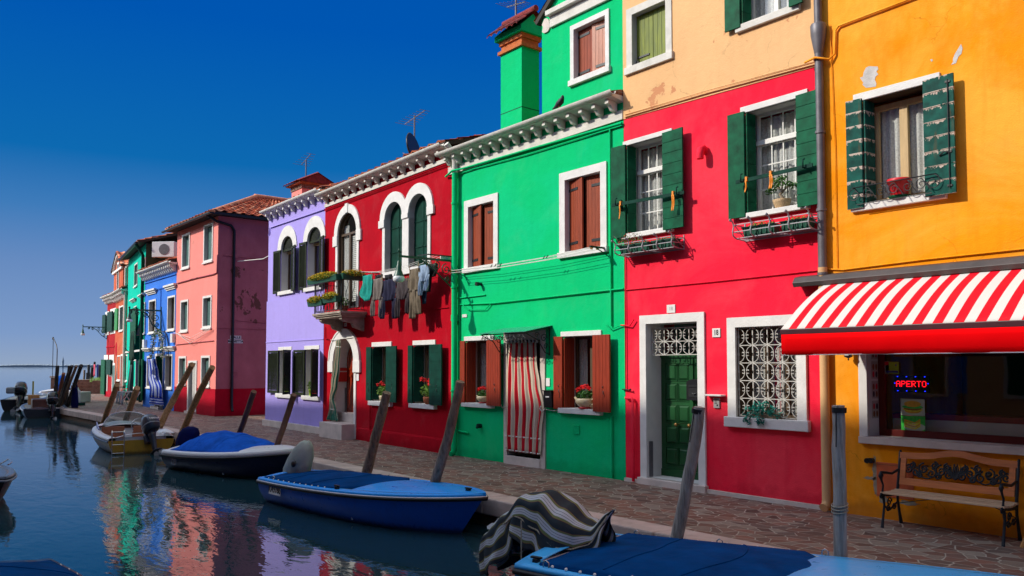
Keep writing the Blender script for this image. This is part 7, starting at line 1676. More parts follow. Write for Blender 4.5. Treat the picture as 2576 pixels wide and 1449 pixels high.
garment('row of small dark socks hanging behind the navy top', 'dark_socks', (.02, .02, .028), [[(962, 1212, 1275), (1010, 1216, 1270)], [(962, 1300, 1365), (1015, 1302, 1360)]], dl=dL - .12)
# clothes line pulleys in front of the green house
H = HG; fr = H.fr; a_, b_ = H.p('A6', 105, 1000, .35); a2, b2 = H.p('A6', 1285, 800, .35)
t = thing('clothes_line', 'empty clothes line on pulleys stretched across the green house', 'clothes line', fr.world(a_, 0, b_), fr.rz); L = a2 - a_; dz_ = b2 - b_
mb = MB()
for o_, zz in ((-.35, 0), (-.20, -.03), (-.35, -.05), (-.20, .02)): mb.tube([(0, o_, zz), (L * .3, o_, dz_ * .3 - .05 + zz), (L * .7, o_, dz_ * .7 - .05 + zz), (L, o_, dz_ + zz)], .0055, 4)
mb.build('cord', M['white_line'], t)
MB().bar((0, 0, 0), (0, -.42, 0), .025).bar((L, 0, dz_), (L, -.42, dz_), .03).bar((L, 0, dz_ - .12), (L, -.3, dz_), .015).bar((0.1, 0, -.12), (.1, -.35, 0), .015).build('arm', M['iron'], t)
mb = MB(); 
for x, zz in ((0.02, 0), (L - .03, dz_)):
    for o_ in (-.35, -.20): mb.lathe([(.035, -.01), (.025, 0), (.035, .01)], 10, M=Matrix.Translation((x, o_, zz - .01)) @ Matrix.Rotation(R(90), 4, 'X'))
mb.build('pulley', M['brass'], t)
mb = MB()
for fx in (.33, .36, .40, .7, .72): mb.bar((L * fx, -.35, dz_ * fx - .07), (L * fx + .05, -.35, dz_ * fx - .02), .014)
mb.build('peg', M['dkgreen2'], t)
# ================================================================== bench and sandwich board
pf = on_z('B4', 533, 1148, 0); pr = on_z('B4', 1252, 1265, 0); bx_ = (pr - pf); BL = abs(bx_.x); brz = 0; pf.y = 10.0
t = thing('park_bench', 'wooden slatted bench with ornate black iron back panel below the snack bar window', 'bench', pf, brz)
M['benchwood'] = mat('varnished_bench_slat', (.54, .17, .05), .45, .2, 6, .15, 30, stretch=(.4, 4, 4)); M['seatwood'] = mat('bleached_seat_slat', (.56, .38, .23), .6, .15, 6, .15, 30, stretch=(.4, 4, 4)); M['castiron'] = mat('black_cast_iron', (.008, .012, .016), .5, .3, spec=.4)
for x in (0, BL):
    mb = MB()
    mb.tube([(x, .0, .0), (x, .03, .12), (x, .07, .28), (x, .04, .40)], [.022, .016, .016, .022], 8, flat=.8).tube([(x, .50, 0), (x, .46, .14), (x, .42, .30), (x, .42, .42), (x, .47, .65), (x, .52, .90), (x, .54, .92)], [.024, .018, .017, .02, .018, .018, .012], 8)
    mb.tube([(x, .0, .41), (x, .2, .385), (x, .42, .38)], .018, 8).tube([(x, .02, .42), (x, .05, .52), (x, .0, .60), (x, -.03, .64), (x, .0, .68), (x, .12, .67), (x, .28, .645), (x, .44, .68)], [.014, .013, .014, .02, .02, .018, .016, .015], 8)
    for cy, cz, r0, f_ in ((.0, .63, .045, 1), (.0, .40, .04, -1), (.2, .30, .06, 1), (.32, .24, .045, -1), (.16, .22, .045, 1)): mb.tube([(x, a_, b_) for a_, b_ in spiral((cy, cz), r0, .01, 1.3, 0, 18, f_)], .010, 5, caps=False)
    mb.tube([(x, .07, .26), (x, .2, .2), (x, .42, .28)], .012, 6)
    mb.build('end_frame', M['castiron'], t)
for k in range(5): y = .01 + k * .09; MB().box(-.02, BL + .02, y, y + .07, .405 + .006 * abs(k - 2), .43 + .006 * abs(k - 2)).build('seat_slat', M['seatwood'], t, bevel=.004)
def topz(u): return .90 + .055 * math.exp(-((u - .5) / .20) ** 2) * 1.3
n = 30; lean = lambda z: .43 + (z - .45) * .21
o_ = [(BL * k / n, topz(k / n)) for k in range(n + 1)]; i_ = [(BL * k / n, topz(k / n) - .075) for k in range(n + 1)]
Mb = Matrix(((1, 0, 0, 0), (0, 1, .21, .43 - .45 * .21), (0, 0, 1, 0), (0, 0, 0, 1)))
MB().ring([(a + .02 * 0, b2) for a, b2 in o_] + i_[::-1], [], -.02, .012, back=True, M=Mb).build('back_rail', M['benchwood'], t, bevel=.004)
MB().box(.02, BL - .02, -.02, .012, .50, .585, Mb).build('back_rail', M['benchwood'], t, bevel=.004)
for x in (.02, BL - .09): MB().box(x, x + .07, -.02, .012, .585, topz(0) - .075, Mb).build('back_stile', M['benchwood'], t, bevel=.004)
mb = MB(); rr2 = random.Random(3)
def scr(cx, cz, r0, f_, a0=0, tr=1.5): mb.tube([Mb @ Vector((a_, 0, b_)) for a_, b_ in spiral((cx, cz), r0 * 1.1, .008, tr, a0, 22, f_)], .0125, 5, caps=False)
for sgn in (-1, 1):
    for dx, dz_, r0, f_ in ((.08, .06, .05, 1), (.17, .10, .065, -1), (.28, .06, .055, 1), (.38, .11, .06, -1), (.47, .06, .05, 1), (.56, .09, .05, -1), (.10, .15, .04, -1), (.25, .16, .04, 1), (.20, .03, .035, 1), (.42, .03, .035, -1), (.52, .14, .035, 1)): 
        if dx < BL / 2 - .08: scr(BL / 2 + sgn * dx, .61 + dz_, r0, f_ * sgn, 1.57)
    for k in range(5): a_ = R(90 + sgn * 13 * k); mb.tube([Mb @ Vector((BL / 2, 0, .62)), Mb @ Vector((BL / 2 + .12 * math.cos(a_), 0, .62 + .12 * math.sin(a_))), Mb @ Vector((BL / 2 + .17 * math.cos(a_) + sgn * .015, 0, .62 + .19 * math.sin(a_)))], [.008, .012, .004], 5)
    mb.tube([Mb @ Vector((BL / 2 + sgn * d_, 0, .60 + .06 * math.sin(d_ * 14) + .06)) for d_ in [.05 + (BL / 2 - .17) * k / 14 for k in range(15)]], .010, 5)
mb.leaves(Mb @ Vector((BL / 2 - .38, 0, .70)), (.14, .01, .07), 40, .022).leaves(Mb @ Vector((BL / 2 + .38, 0, .70)), (.14, .01, .07), 40, .022)
mb.build('iron_panel', M['castiron'], t, recalc=False)
MB().tube([(0, .42, .26), (BL * .4, .25, .40)], .005, 5).tube([(BL, .42, .26), (BL * .85, .25, .40)], .005, 5).build('brace', M['iron'], t)
p0 = on_z('B4', 1345, 1275, 0)
t = thing('sandwich_board', 'edge of a leaning light wooden board frame at the right of the bench', 'signboard', p0, R(4)); M['ltwood'] = mat('light_pine', (.52, .26, .09), .5, .15, 6, stretch=(3, 3, .5))
MB().bar((0, 0, 0), (.22, .10, .62), .06, .025).bar((.75, 0, 0), (.55, .10, .62), .06, .025).bar((.07, .04, .22), (.68, .04, .22), .05, .02).bar((.2, .1, .6), (.57, .1, .6), .05, .02).build('frame', M['ltwood'], t); MB().bar((.02, .4, 0), (.22, .12, .62), .05, .025).bar((.73, .4, 0), (.55, .12, .62), .05, .025).build('back_leg', M['ltwood'], t)
MB().add([(.10, .03, .25), (.66, .03, .25), (.56, .085, .58), (.21, .085, .58)], [(0, 1, 2, 3)]).build('panel', M['blackpl'], t, solid=.01)
# ================================================================== boats
def gel(name, c, rough=.22, var=.04, dirt=.25, waterline=True):
    m, nt, b = newmat(name); n = N(nt); tc = n.new('ShaderNodeTexCoord').outputs['Object']; c = lin(c)
    a = n.ramp(n.noise(tc, 2, 5), [(.3, mul(c, 1 - var)), (.7, mul(c, 1 + var))])
    sp = n.new('ShaderNodeSeparateXYZ'); n.l(tc, sp.inputs[0])
    if waterline:
        wl = n.mapr(n.math('ADD', sp.outputs[2], n.math('MULTIPLY', n.noise(n.scalev(tc, 6, 6, 1), 3, 4), -.08)), .06, -.01, 0, .75)
        a = n.mix(wl, a, (.02, .025, .012))
    a = n.mix(n.mapr(n.noise(n.scalev(tc, 2, 2, .7), 5, 6, .7), .5, .8, 0, dirt), a, (.05, .05, .045))
    n.l(a, b.inputs['Base Color']); b.inputs['Roughness'].default_value = rough; b.inputs['Specular IOR Level'].default_value = .28
    n.l(n.mapr(n.noise(tc, 8, 4), .3, .7, rough * 1.2, rough * 1.8), b.inputs['Roughness']); return m
M['b_hull'] = gel('cobalt_hull_gelcoat', (.006, .11, .58)); M['b_deck'] = gel('azure_deck_gelcoat', (.01, .32, .92), waterline=False, dirt=.05)
M['b1_hull'] = gel('sky_blue_hull_gelcoat', (.03, .26, .70)); M['b1_deck'] = gel('light_blue_deck_gelcoat', (.06, .44, .92), waterline=False, dirt=.05)
M['w_deck'] = gel('white_deck_gelcoat', (.72, .73, .74), waterline=False, dirt=.05); M['n_hull'] = gel('navy_hull_gelcoat', (.008, .014, .05)); M['y_hull'] = gel('mustard_hull_gelcoat', (.42, .25, .03)); M['g_hull'] = gel('blackish_hull_gelcoat', (.02, .025, .03)); M['g_deck'] = gel('grey_blue_deck', (.18, .22, .28), waterline=False)
def canvas(name, c, rough=.75, bump=.25):
    m, nt, b = newmat(name); n = N(nt); tc = n.new('ShaderNodeTexCoord').outputs['Object']; c = lin(c)
    n.l(n.ramp(n.noise(tc, 3, 6), [(.3, mul(c, .75)), (.7, mul(c, 1.25))]), b.inputs['Base Color']); b.inputs['Roughness'].default_value = rough; b.inputs['Specular IOR Level'].default_value = .02
    h = n.math('ADD', n.math('MULTIPLY', n.noise(tc, 2.5, 3, .5, .8), 3), n.math('MULTIPLY', n.noise(tc, 250, 2), .06)); n.l(n.bump(h, bump, .03), b.inputs['Normal']); return m
M['cov_navy'] = canvas('navy_boat_canvas', (.0, .045, .18)); M['cov_blue'] = canvas('royal_blue_boat_canvas', (.01, .10, .52), bump=.8); M['cov_dark'] = canvas('dark_navy_canvas', (.008, .012, .07), bump=.6); M['cov_grey'] = canvas('pale_grey_canvas', (.36, .39, .35), bump=.6)
M['ob_black'] = mat('outboard_black_paint', (.012, .013, .018), .25, .15, 6, coat=.4); M['ob_grey'] = mat('outboard_grey_paint', (.25, .27, .30), .35, .1); M['ob_blue'] = mat('outboard_blue_grey_paint', (.025, .035, .06), .3, .1, coat=.3)
M['chrome'] = mat('dull_chrome', (.5, .5, .5), .25, .05, metal=1); M['dashbrown'] = mat('brown_dashboard', (.07, .02, .012), .4, .2); M['lilacpl'] = mat('lilac_vinyl', (.35, .38, .62), .5, .05)

class Boat:
    def __init__(s, name, label, stern, bow, B, h0, h1, full=2.4, stern_f=.88, rake=.45, gw=.16, peak=.35, cat='boat'):
        P, Q = uv(*stern, WATER), uv(*bow, WATER); s.L = (Q - P).length; d = (Q - P).normalized()
        s.root = thing(name, label, cat, P, math.atan2(d.y, d.x)); s.B, s.h0, s.h1, s.full, s.sf, s.rake, s.gw, s.peak = B, h0, h1, full, stern_f, rake, gw, peak
    def b(s, t):
        if t < s.peak: k = t / s.peak; return s.B / 2 * (s.sf + (1 - s.sf) * math.sin(k * math.pi / 2))
        k = (t - s.peak) / (1 - s.peak); return s.B / 2 * max(0, 1 - k ** s.full) ** .8
    def h(s, t): return s.h0 + (s.h1 - s.h0) * t ** 1.7
    def X(s, t, z): 
        hh = s.h(t); return t * s.L - s.rake * 1.5 * max(0, 1 - (z + .2) / (hh + .2)) * t ** 4
    def hull(s, m, chine=.84, n=36):
        mb = MB()
        for sg in (-1, 1):
            vs = []; 
            for i in range(n + 1):
                t = i / n; b = s.b(t); h = s.h(t)
                for z, f in ((h, 1), (h - .07, .995), (h * .55, .955), (h * .22, chine + .05), (.04, chine), (-.03, chine * .9), (-.24, .0)):
                    f2 = f * (1 - .35 * t ** 4 * (1 - max(0, z) / h)); vs.append((s.X(t, z), sg * b * f2, z))
            fs = [(i * 7 + k, i * 7 + k + 1, (i + 1) * 7 + k + 1, (i + 1) * 7 + k) for i in range(n) for k in range(6)]; mb.add(vs, fs, True)
            mb.add([(vs[k][0], vs[k][1], vs[k][2]) for k in range(7)] + [(vs[0][0], 0, vs[0][2]), ], [tuple(range(8))])
        s.hull_o = mb.build('hull', M[m], s.root)
        return s.hull_o
    def rail(s, m='blackrub', r=.028, dz_=-.045, trim=None):
        pts = [(s.X(i / 40, s.h(i / 40)) + (.02 if i == 40 else 0), s.b(i / 40) + .006, s.h(i / 40) + dz_) for i in range(41)]; pts2 = [(x, -y, z) for x, y, z in pts[::-1]]
        MB().tube(pts[:-1] + [pts[-1]] + pts2[1:], r, 8).build('rub_rail', M[m], s.root)
        if trim:
            k = r * .9; p3 = [(x, y + .004 if y > 0 else y - .004, z + k) for x, y, z in pts[:-1] + [pts[-1]] + pts2[1:]]; MB().tube(p3, .010, 5).build('trim_strip', M[trim], s.root)
    def deck(s, m, t0, t1, camber=.05, lip=.03, floor=None, n=40, inner='w_deck', coam=.0):
        """gunwales all round, aft deck before t0, foredeck after t1; open cockpit in between"""
        mb = MB(); 
        for sg in (-1, 1):
            vs = []
            for i in range(n + 1):
                t = i / n; b = s.b(t); h = s.h(t); w_ = min(s.gw, b * .8)
                vs += [(s.X(t, h), sg * b, h - .01), (s.X(t, h), sg * (b - .015), h + lip * .8), (s.X(t, h), sg * (b - w_ * .35), h + lip), (s.X(t, h), sg * (b - w_), h + lip + coam)]
            mb.add(vs, [(i * 4 + k, i * 4 + k + 1, (i + 1) * 4 + k + 1, (i + 1) * 4 + k) for i in range(n) for k in range(3)], True)
        def plate(ta, tb, nn=14, step=.0):
            def f(u, v):
                t = ta + (tb - ta) * v; b = s.b(t); w_ = min(s.gw, b * .8); hw = (b - w_) if t < .999 else 0; y = (u * 2 - 1) * hw; return (s.X(t, s.h(t)), y, s.h(t) + lip + coam + step + camber * (1 - (u * 2 - 1) ** 2) * min(1, hw / .5))
            mb.sheet(f, 12, nn)
        plate(0, t0, 4); plate(t1, .998, 18)
        o = mb.build('deck', M[m], s.root, recalc=False, solid=.008)
        if floor is not None:
            ib = MB(); 
            for sg in (-1, 1):
                vs = []
                for i in range(21): t = t0 + (t1 - t0) * i / 20; y = sg * (s.b(t) - s.gw); vs += [(t * s.L, y, s.h(t) + lip + coam), (t * s.L, y * .78, floor + .08)]
                ib.add(vs, [(2 * i, 2 * i + 1, 2 * i + 3, 2 * i + 2) for i in range(20)])
            ib.sheet(lambda u, v: ((t0 + (t1 - t0) * v) * s.L, (u * 2 - 1) * (s.b(t0 + (t1 - t0) * v) - s.gw) * .78, floor + .08), 2, 20)
            for tt in (t0, t1): y = s.b(tt) - s.gw; ib.add([(tt * s.L, -y, floor), (tt * s.L, y, floor), (tt * s.L, y, s.h(tt) + lip + coam), (tt * s.L, -y, s.h(tt) + lip + coam)], [(0, 1, 2, 3)])
            ib.build('cockpit', M[inner], s.root, recalc=False)
        return o
    def cover(s, m, ta, tb, hgt, over=.02, lip=.045, peak=.4, n=40, buttons=True, wr=.02, front='curve', name='cover'):
        def f(u, v):
            a = u * 2 - 1; tt = ta + (tb - ta) * v
            if front == 'point': tt = ta + (tb - ta) * v * (1 - .22 * abs(a) ** 1.5)
            b = s.b(tt) - s.gw * .55 + over; prof = math.sin(math.pi * min(1, max(0, v)) ** (math.log(.5) / math.log(peak))) ** .75
            hz = hgt * prof * (1 - abs(a) ** 2.2); wob = wr * math.sin(9 * v + 4 * a) * math.sin(5 * a + 13 * v) * (1 - a * a) * (1 if hgt > .1 else .4)
            return (tt * s.L, a * b, s.h(tt) + lip + hz + wob)
        mb = MB().sheet(f, 30, n)
        edge = [f(1, k / 40) for k in range(41)]; 
        for sg in (0, 1):
            vs = []
            for k in range(41): x, y, z = f(sg, k / 40); vs += [(x, y, z), (x, y * 1.012, z - .05 - .006 * math.sin(k * 2.1))]
            mb.add(vs, [(2 * k, 2 * k + 1, 2 * k + 3, 2 * k + 2) for k in range(40)], True)
        for v in (0, 1):
            vs = []
            for k in range(31): x, y, z = f(k / 30, v); vs += [(x, y, z), (x + (-.03 if v == 0 else .03), y, z - .045)]
            mb.add(vs, [(2 * k, 2 * k + 1, 2 * k + 3, 2 * k + 2) for k in range(30)], True)
        o = mb.build(name, M[m], s.root, recalc=False, solid=.004)
        sm_ = MB()
        for vv in (.34, .67): sm_.tube([Vector(f(k / 24, vv)) + Vector((0, 0, .004)) for k in range(1, 24)], .006, 5)
        sm_.build('seam', M[m], o)
        if buttons:
            bb = MB()
            for sg in (0, 1):
                for k in range(1, 12): x, y, z = f(sg, k / 12); bb.lathe([(.016, 0), (.013, .008), (.0, .010)], 8, M=Matrix.Translation((x, y * 1.02, z - .012)) @ Matrix.Rotation(R(-70 if y > 0 else 70), 4, 'X'))
            bb.build('snap_button', M['whitepl'], o)
            MB().tube([Vector(f(1, k / 30)) + Vector((0, .012, -.045)) for k in range(31)], .006, 4).tube([Vector(f(0, k / 30)) + Vector((0, -.012, -.045)) for k in range(31)], .006, 4).build('lacing', M['rope'], o)
        return o
    def plate(s, txt, x, z, h_=.16, w_=.62, side=-1, m='whitepl', tm='blackpl'):
        t = x / s.L; z0 = z; f = .97; y = side * (s.b(t) * f + .012); y2 = side * (s.b((x + w_) / s.L) * f + .012); a = math.atan2(y2 - y, w_)
        slope = R(78); Mx = Matrix.Translation((x + w_ / 2, (y + y2) / 2, z)) @ Matrix.Rotation(a, 4, 'Z') @ Matrix.Rotation(R(-5) * -side, 4, 'X')
        MB().box(-w_ / 2, w_ / 2, -.006, .006, -h_ / 2, h_ / 2, Mx).build('registration_plate', M[m], s.root)
        o = text(txt, h_ * .95, M[tm], s.root, (0, 0, 0), name='registration', xs=.85, bold=.002); o.matrix_local = Mx @ Matrix.Translation((0, .009 * side, 0)) @ Matrix.Rotation(R(90), 4, 'X') @ Matrix.Diagonal((.82, 1, 1, 1)) if side < 0 else Mx @ Matrix.Translation((0, .009, 0)) @ Matrix.Rotation(R(180), 4, 'Z') @ Matrix.Rotation(R(90), 4, 'X') @ Matrix.Diagonal((.82, 1, 1, 1))
    def cleat(s, t, y, ring=False):
        z = s.h(t) + .03; x = t * s.L
        if ring: MB().tube([(x - .03, y, z), (x - .03, y, z + .045), (x, y, z + .065), (x + .03, y, z + .045), (x + .03, y, z)], .007, 6).build('deck_ring', M['chrome'], s.root)
        else: MB().box(x - .03, x + .03, y - .03, y + .03, z, z + .045).box(x - .06, x + .06, y - .02, y + .02, z + .045, z + .065).build('cleat', M['blackpl'], s.root, bevel=.006)

def outboard(parent, loc, tilt, m='ob_black', s=1.0, swing=0, word=None, name='outboard_motor', cowl=True):
    """motor whose clamp is at loc; x+ points to the bow; tilt raises the propeller backwards"""
    Mx = Matrix.Translation(loc) @ Matrix.Rotation(swing, 4, 'Z') @ Matrix.Rotation(tilt, 4, 'Y') @ Matrix.Diagonal((s, s, s, 1))
    mb = MB()
    def sec(pts, n=14):   # stacked rounded sections (z, xc, halfx, halfy)
        vs = []
        for z, xc, hx, hy in pts:
            for k in range(n):
                a = 2 * math.pi * k / n; c_, s_ = math.cos(a), math.sin(a); vs.append((xc + hx * abs(c_) ** .7 * (1 if c_ > 0 else -1), hy * abs(s_) ** .7 * (1 if s_ > 0 else -1), z))
        m_ = len(pts); return vs, [(i * n + k, i * n + (k + 1) % n, (i + 1) * n + (k + 1) % n, (i + 1) * n + k) for i in range(m_ - 1) for k in range(n)] + [tuple(range(n)), tuple(range((m_ - 1) * n, m_ * n))]
    v, f = sec([(.02, -.16, .13, .10), (-.1, -.15, .10, .07), (-.45, -.14, .075, .04), (-.62, -.14, .09, .035), (-.80, -.15, .09, .022)]); mb.add(v, f, True, Mx)
    v, f = sec([(-.50, -.18, .20, .10), (-.52, -.19, .21, .11), (-.53, -.18, .19, .10)]); mb.add(v, f, True, Mx)
    mb.tube([Mx @ Vector((.02, 0, -.66)), Mx @ Vector((-.08, 0, -.66)), Mx @ Vector((-.32, 0, -.66)), Mx @ Vector((-.36, 0, -.66))], [.015 * s, .05 * s, .045 * s, .02 * s], 10)
    mb.add([(-.05, 0, -.70), (-.2, 0, -.70), (-.18, 0, -.88), (-.12, 0, -.90), (-.05, .012, -.70), (-.2, .012, -.70), (-.18, .012, -.88), (-.12, .012, -.90)], [(0, 1, 2, 3), (4, 5, 6, 7), (0, 1, 5, 4), (1, 2, 6, 5), (2, 3, 7, 6), (3, 0, 4, 7)], M=Mx)
    mb.box(-.05, .09, -.11, .11, -.2, .02, Mx)
    o = mb.build(name, M[m], parent)
    pb = MB()
    for k in range(3):
        a = 2.094 * k; ca, sa_ = math.cos(a), math.sin(a); P = lambda r, w, x: Mx @ Vector((-.37 + x, r * ca - w * sa_, -.66 + r * sa_ + w * ca))
        pb.add([P(.03, -.02, .02), P(.08, -.07, .04), P(.15, -.04, .02), P(.16, .03, -.02), P(.10, .07, -.04), P(.03, .03, -.02)], [tuple(range(6))])
    pb.tube([Mx @ Vector((-.33, 0, -.66)), Mx @ Vector((-.43, 0, -.66))], [.03 * s, .015 * s], 8); pb.build('propeller', M['ob_grey'], o)
    if cowl:
        cb = MB(); v, f = sec([(.02, -.16, .17, .13), (.05, -.17, .23, .17), (.20, -.18, .25, .18), (.33, -.17, .23, .17), (.42, -.14, .18, .14), (.46, -.11, .11, .09)]); cb.add(v, f, True, Mx); c = cb.build('cowl', M[m], o)
        MB().add(*sec([(.155, -.178, .253, .183), (.175, -.179, .255, .185)])[:2], True, Mx).build('band', M['ob_grey'], c)
        if word:
            w_ = text(word, .060, M['whitepl'], o, (0, 0, 0), name='lettering', bold=.002)
            w_.matrix_local = Mx @ Matrix.Translation((-.17, -.184, .26)) @ Matrix.Rotation(R(90), 4, 'X')
            w2 = w_.copy(); col.objects.link(w2); w2.matrix_local = Mx @ Matrix.Translation((-.428, 0, .26)) @ Matrix.Rotation(R(-90), 4, 'Z') @ Matrix.Rotation(R(90), 4, 'X')
    return o, Mx
def mooring(pts, label, r=.010):
    t = thing('mooring_rope', label, 'rope', pts[0]); o_ = Vector(pts[0]); MB().tube([Vector(p) - o_ for p in pts], r, 6).build('rope', M['rope'], t); return t
def sag(a, b2, d, n=8): a, b2 = Vector(a), Vector(b2); return [a.lerp(b2, k / n) - Vector((0, 0, d * 4 * (k / n) * (1 - k / n))) for k in range(n + 1)]

# ---- nearest boat, light blue, bottom right
b = Boat('motorboat', 'nearest light blue motorboat under a dark blue cover, bow out of frame', (6.27, 5.86), (.6, 7.25), 2.05, .52, .74, gw=.17, peak=.45)
B1 = b
b.hull('b1_hull'); b.rail('blackrub', .03); b.deck('b1_deck', .035, .40, floor=.1, coam=.02)
b.cover('cov_navy', .045, .46, .10, lip=.06, peak=.55, front='point')
for t in (.06, .22, .40): b.cleat(t, b.b(t) - .05, True); b.cleat(t, -b.b(t) + .05, True)
b.cleat(.03, -b.b(.03) + .13); b.cleat(.5, 0)
b.plate('LV30796', .38, .33, .20, .62)
ob, Mx = outboard(b.root, (-.16, .0, .62), R(66), 'ob_black', .95, cowl=False)
MB().box(-.42, -.02, -.22, .22, .55, .88).build('cowl', M['ob_black'], ob, bevel=.08)
# striped cloth tied over its motor
t = thing('motor_cover', 'striped grey and olive cloth roped over the tilted motor of the nearest boat', 'motor cover', b.root.location + Vector((0, 0, 0)), b.root.rotation_euler.z)
M['stripecloth'] = stripes('striped_deckchair_cloth', [(0, '22303a'), (.24, '7a4a38'), (.26, '66724a'), (.36, 'b4bcc6'), (.46, '3c4652'), (.48, 'b4bcc6'), (.58, '3c4652'), (.60, 'b4bcc6'), (.70, '66724a'), (.78, '7a4a38'), (.80, '22303a')], 6.2, .85, 'v', dirt=.2)
hk = [(-1.05, .34, .10, .20), (-.96, .62, .22, .20), (-.80, .76, .28, .18), (-.62, .90, .32, .40), (-.40, 1.08, .34, .66), (-.15, 1.10, .36, .62), (.05, .98, .36, .34), (.22, .86, .30, .40), (.33, .80, .16, .58), (.46, .93, .06, .80), (.52, .97, .03, .90)]
def hkey(x, k):
    for a, c in zip(hk, hk[1:]):
        if a[0] <= x <= c[0]: f_ = (x - a[0]) / (c[0] - a[0]); f_ = f_ * f_ * (3 - 2 * f_) * .5 + f_ * .5; return a[k] + (c[k] - a[k]) * f_
    return hk[-1][k]
def drape(u, v):
    a = v * 2 - 1; x = -1.05 + 1.57 * u; top = hkey(x, 1); w_ = hkey(x, 2); lo = hkey(x, 3) + .05 * math.sin(x * 13); s_ = abs(a); sg = 1 if a > 0 else -1
    if sg > 0: lo = min(lo, .35) if x < .2 else lo
    if s_ < .38: th = s_ / .38 * math.pi / 2; y = w_ * math.sin(th) * .92; z = top - (top - lo) * .22 * (1 - math.cos(th))
    else: f_ = (s_ - .38) / .62; y = w_ * (.92 + .22 * f_); z = top - (top - lo) * (.22 + .78 * f_)
    k = max(0, (s_ - .2) / .8); y += k * (.035 * math.sin(x * 17 + 1.5 * z) + .022 * math.sin(x * 39 + 5 * z)); z += .012 * math.sin(x * 21 + a * 9) - .05 * k * math.sin(x * 5.2) ** 2
    xx = x + .05 * k * math.sin(z * 9 + x * 6)
    return (xx, sg * y + .25 * max(0, x - .1), z)
MB().sheet(drape, 110, 70).build('cloth', M['stripecloth'], t, recalc=False, solid=.004)
rp_ = []
for k in range(40): u = .30 + .68 * k / 39; x, y, z = drape(u, .27); rp_.append((x, y - .022, z - .16 * math.sin(math.pi * k / 39)))
mb = MB().tube(rp_, .009, 5); x, y, z = drape(.70, .27); mb.tube([(x, y - .02, z - .16), (x + .12, y - .03, z - .25), (x + .3, y + .02, z - .33)], .008, 5); x, y, z = drape(.52, .02); mb.tube([(x, y - .02, z + .25), (x + .01, y - .03, z - .2)], .008, 5); mb.build('rope', M['rope'], t)
# ---- bright blue boat with navy cover
def near_corner(Pn, Q, Bs):   # near stern corner and bow tip -> stern centre
    d = Q - Pn; D = math.hypot(d.x, d.y); a = math.atan2(d.y, d.x) ; al = math.asin(Bs / 2 / D); ax = a - al * 1.0
    for sg in (1, -1):
        n_ = Vector((-math.sin(a - sg * al), math.cos(a - sg * al), 0))
        C = Pn + n_ * Bs / 2
        if n_.y > 0: return (-C.x, C.y)
Pn = on_z('D', 652, 1207, -.02); Q = on_z('D', 1221, 1248, .17)
st = near_corner(Pn, Q, 1.40)
b = Boat('motorboat', 'bright blue motorboat with navy cover moored by the crimson house', st, (-Q.x, Q.y), 1.66, .42, .60, gw=.15, peak=.42, full=2.6); B2 = b
b.hull('b_hull', chine=.80); b.rail('blackrub', .028, trim='whitepl'); b.deck('b_deck', .03, .55, floor=.05)
b.cover('cov_navy', .03, .60, .09, lip=.05, peak=.5, front='point')
b.cleat(.93, 0); b.cleat(.5, -b.b(.5) + .06); b.cleat(.1, -b.b(.1) + .06, True); b.cleat(.62, b.b(.62) - .06)
b.plate('KA9786', .45, .30, .17, .42)
MB().bar((.9 * 1, -b.b(.2) * .955, .22), (1.5, -b.b(.3) * .955, .20), .012).build('stripe', M['blackpl'], b.root) if False else None
mbx = MB(); mbx.box(b.L * .66, b.L * .80, -.32, -.30, b.h(.72) + .055, b.h(.72) + .062).box(b.L * .66, b.L * .80, .30, .32, b.h(.72) + .055, b.h(.72) + .062); mbx.build('deck_line', M['b_hull'], b.root)
outboard(b.root, (-.02, 0, .48), R(10), 'ob_grey', .8, cowl=False)
t = thing('motor_cover', 'pale grey canvas hood over the motor of the bright blue boat', 'motor cover', b.root.location + Matrix.Rotation(b.root.rotation_euler.z, 3, 'Z') @ Vector((.22, 0, 0)), b.root.rotation_euler.z); t.scale = (1.15, 1.15, 1.12)
mb = MB(); n = 22; prof = [(.25, -.17, .16, .15), (.34, -.13, .24, .19), (.5, -.10, .27, .20), (.66, -.02, .24, .19), (.82, .07, .17, .15), (.92, .13, .10, .09), (.95, .15, .04, .03)]
vs = []
for j, (z, xc, hx, hy) in enumerate(prof):
    for k in range(n): a = 2 * math.pi * k / n; w_ = 1 + .06 * math.sin(5 * a + j) * (1 - j / 8); vs.append((xc + hx * w_ * math.cos(a), hy * w_ * math.sin(a), z + .02 * math.sin(3 * a)))
mb.add(vs, [(i * n + k, i * n + (k + 1) % n, (i + 1) * n + (k + 1) % n, (i + 1) * n + k) for i in range(len(prof) - 1) for k in range(n)] + [tuple(range((len(prof) - 1) * n, len(prof) * n))], True); mb.build('hood', M['cov_grey'], t)
MB().lathe([(.055, 0), (.06, .02), (.03, .03), (.0, .03)], 14, M=Matrix.Translation((.12, -.19, .60)) @ Matrix.Rotation(R(80), 4, 'X')).build('knob', M['blackpl'], t)
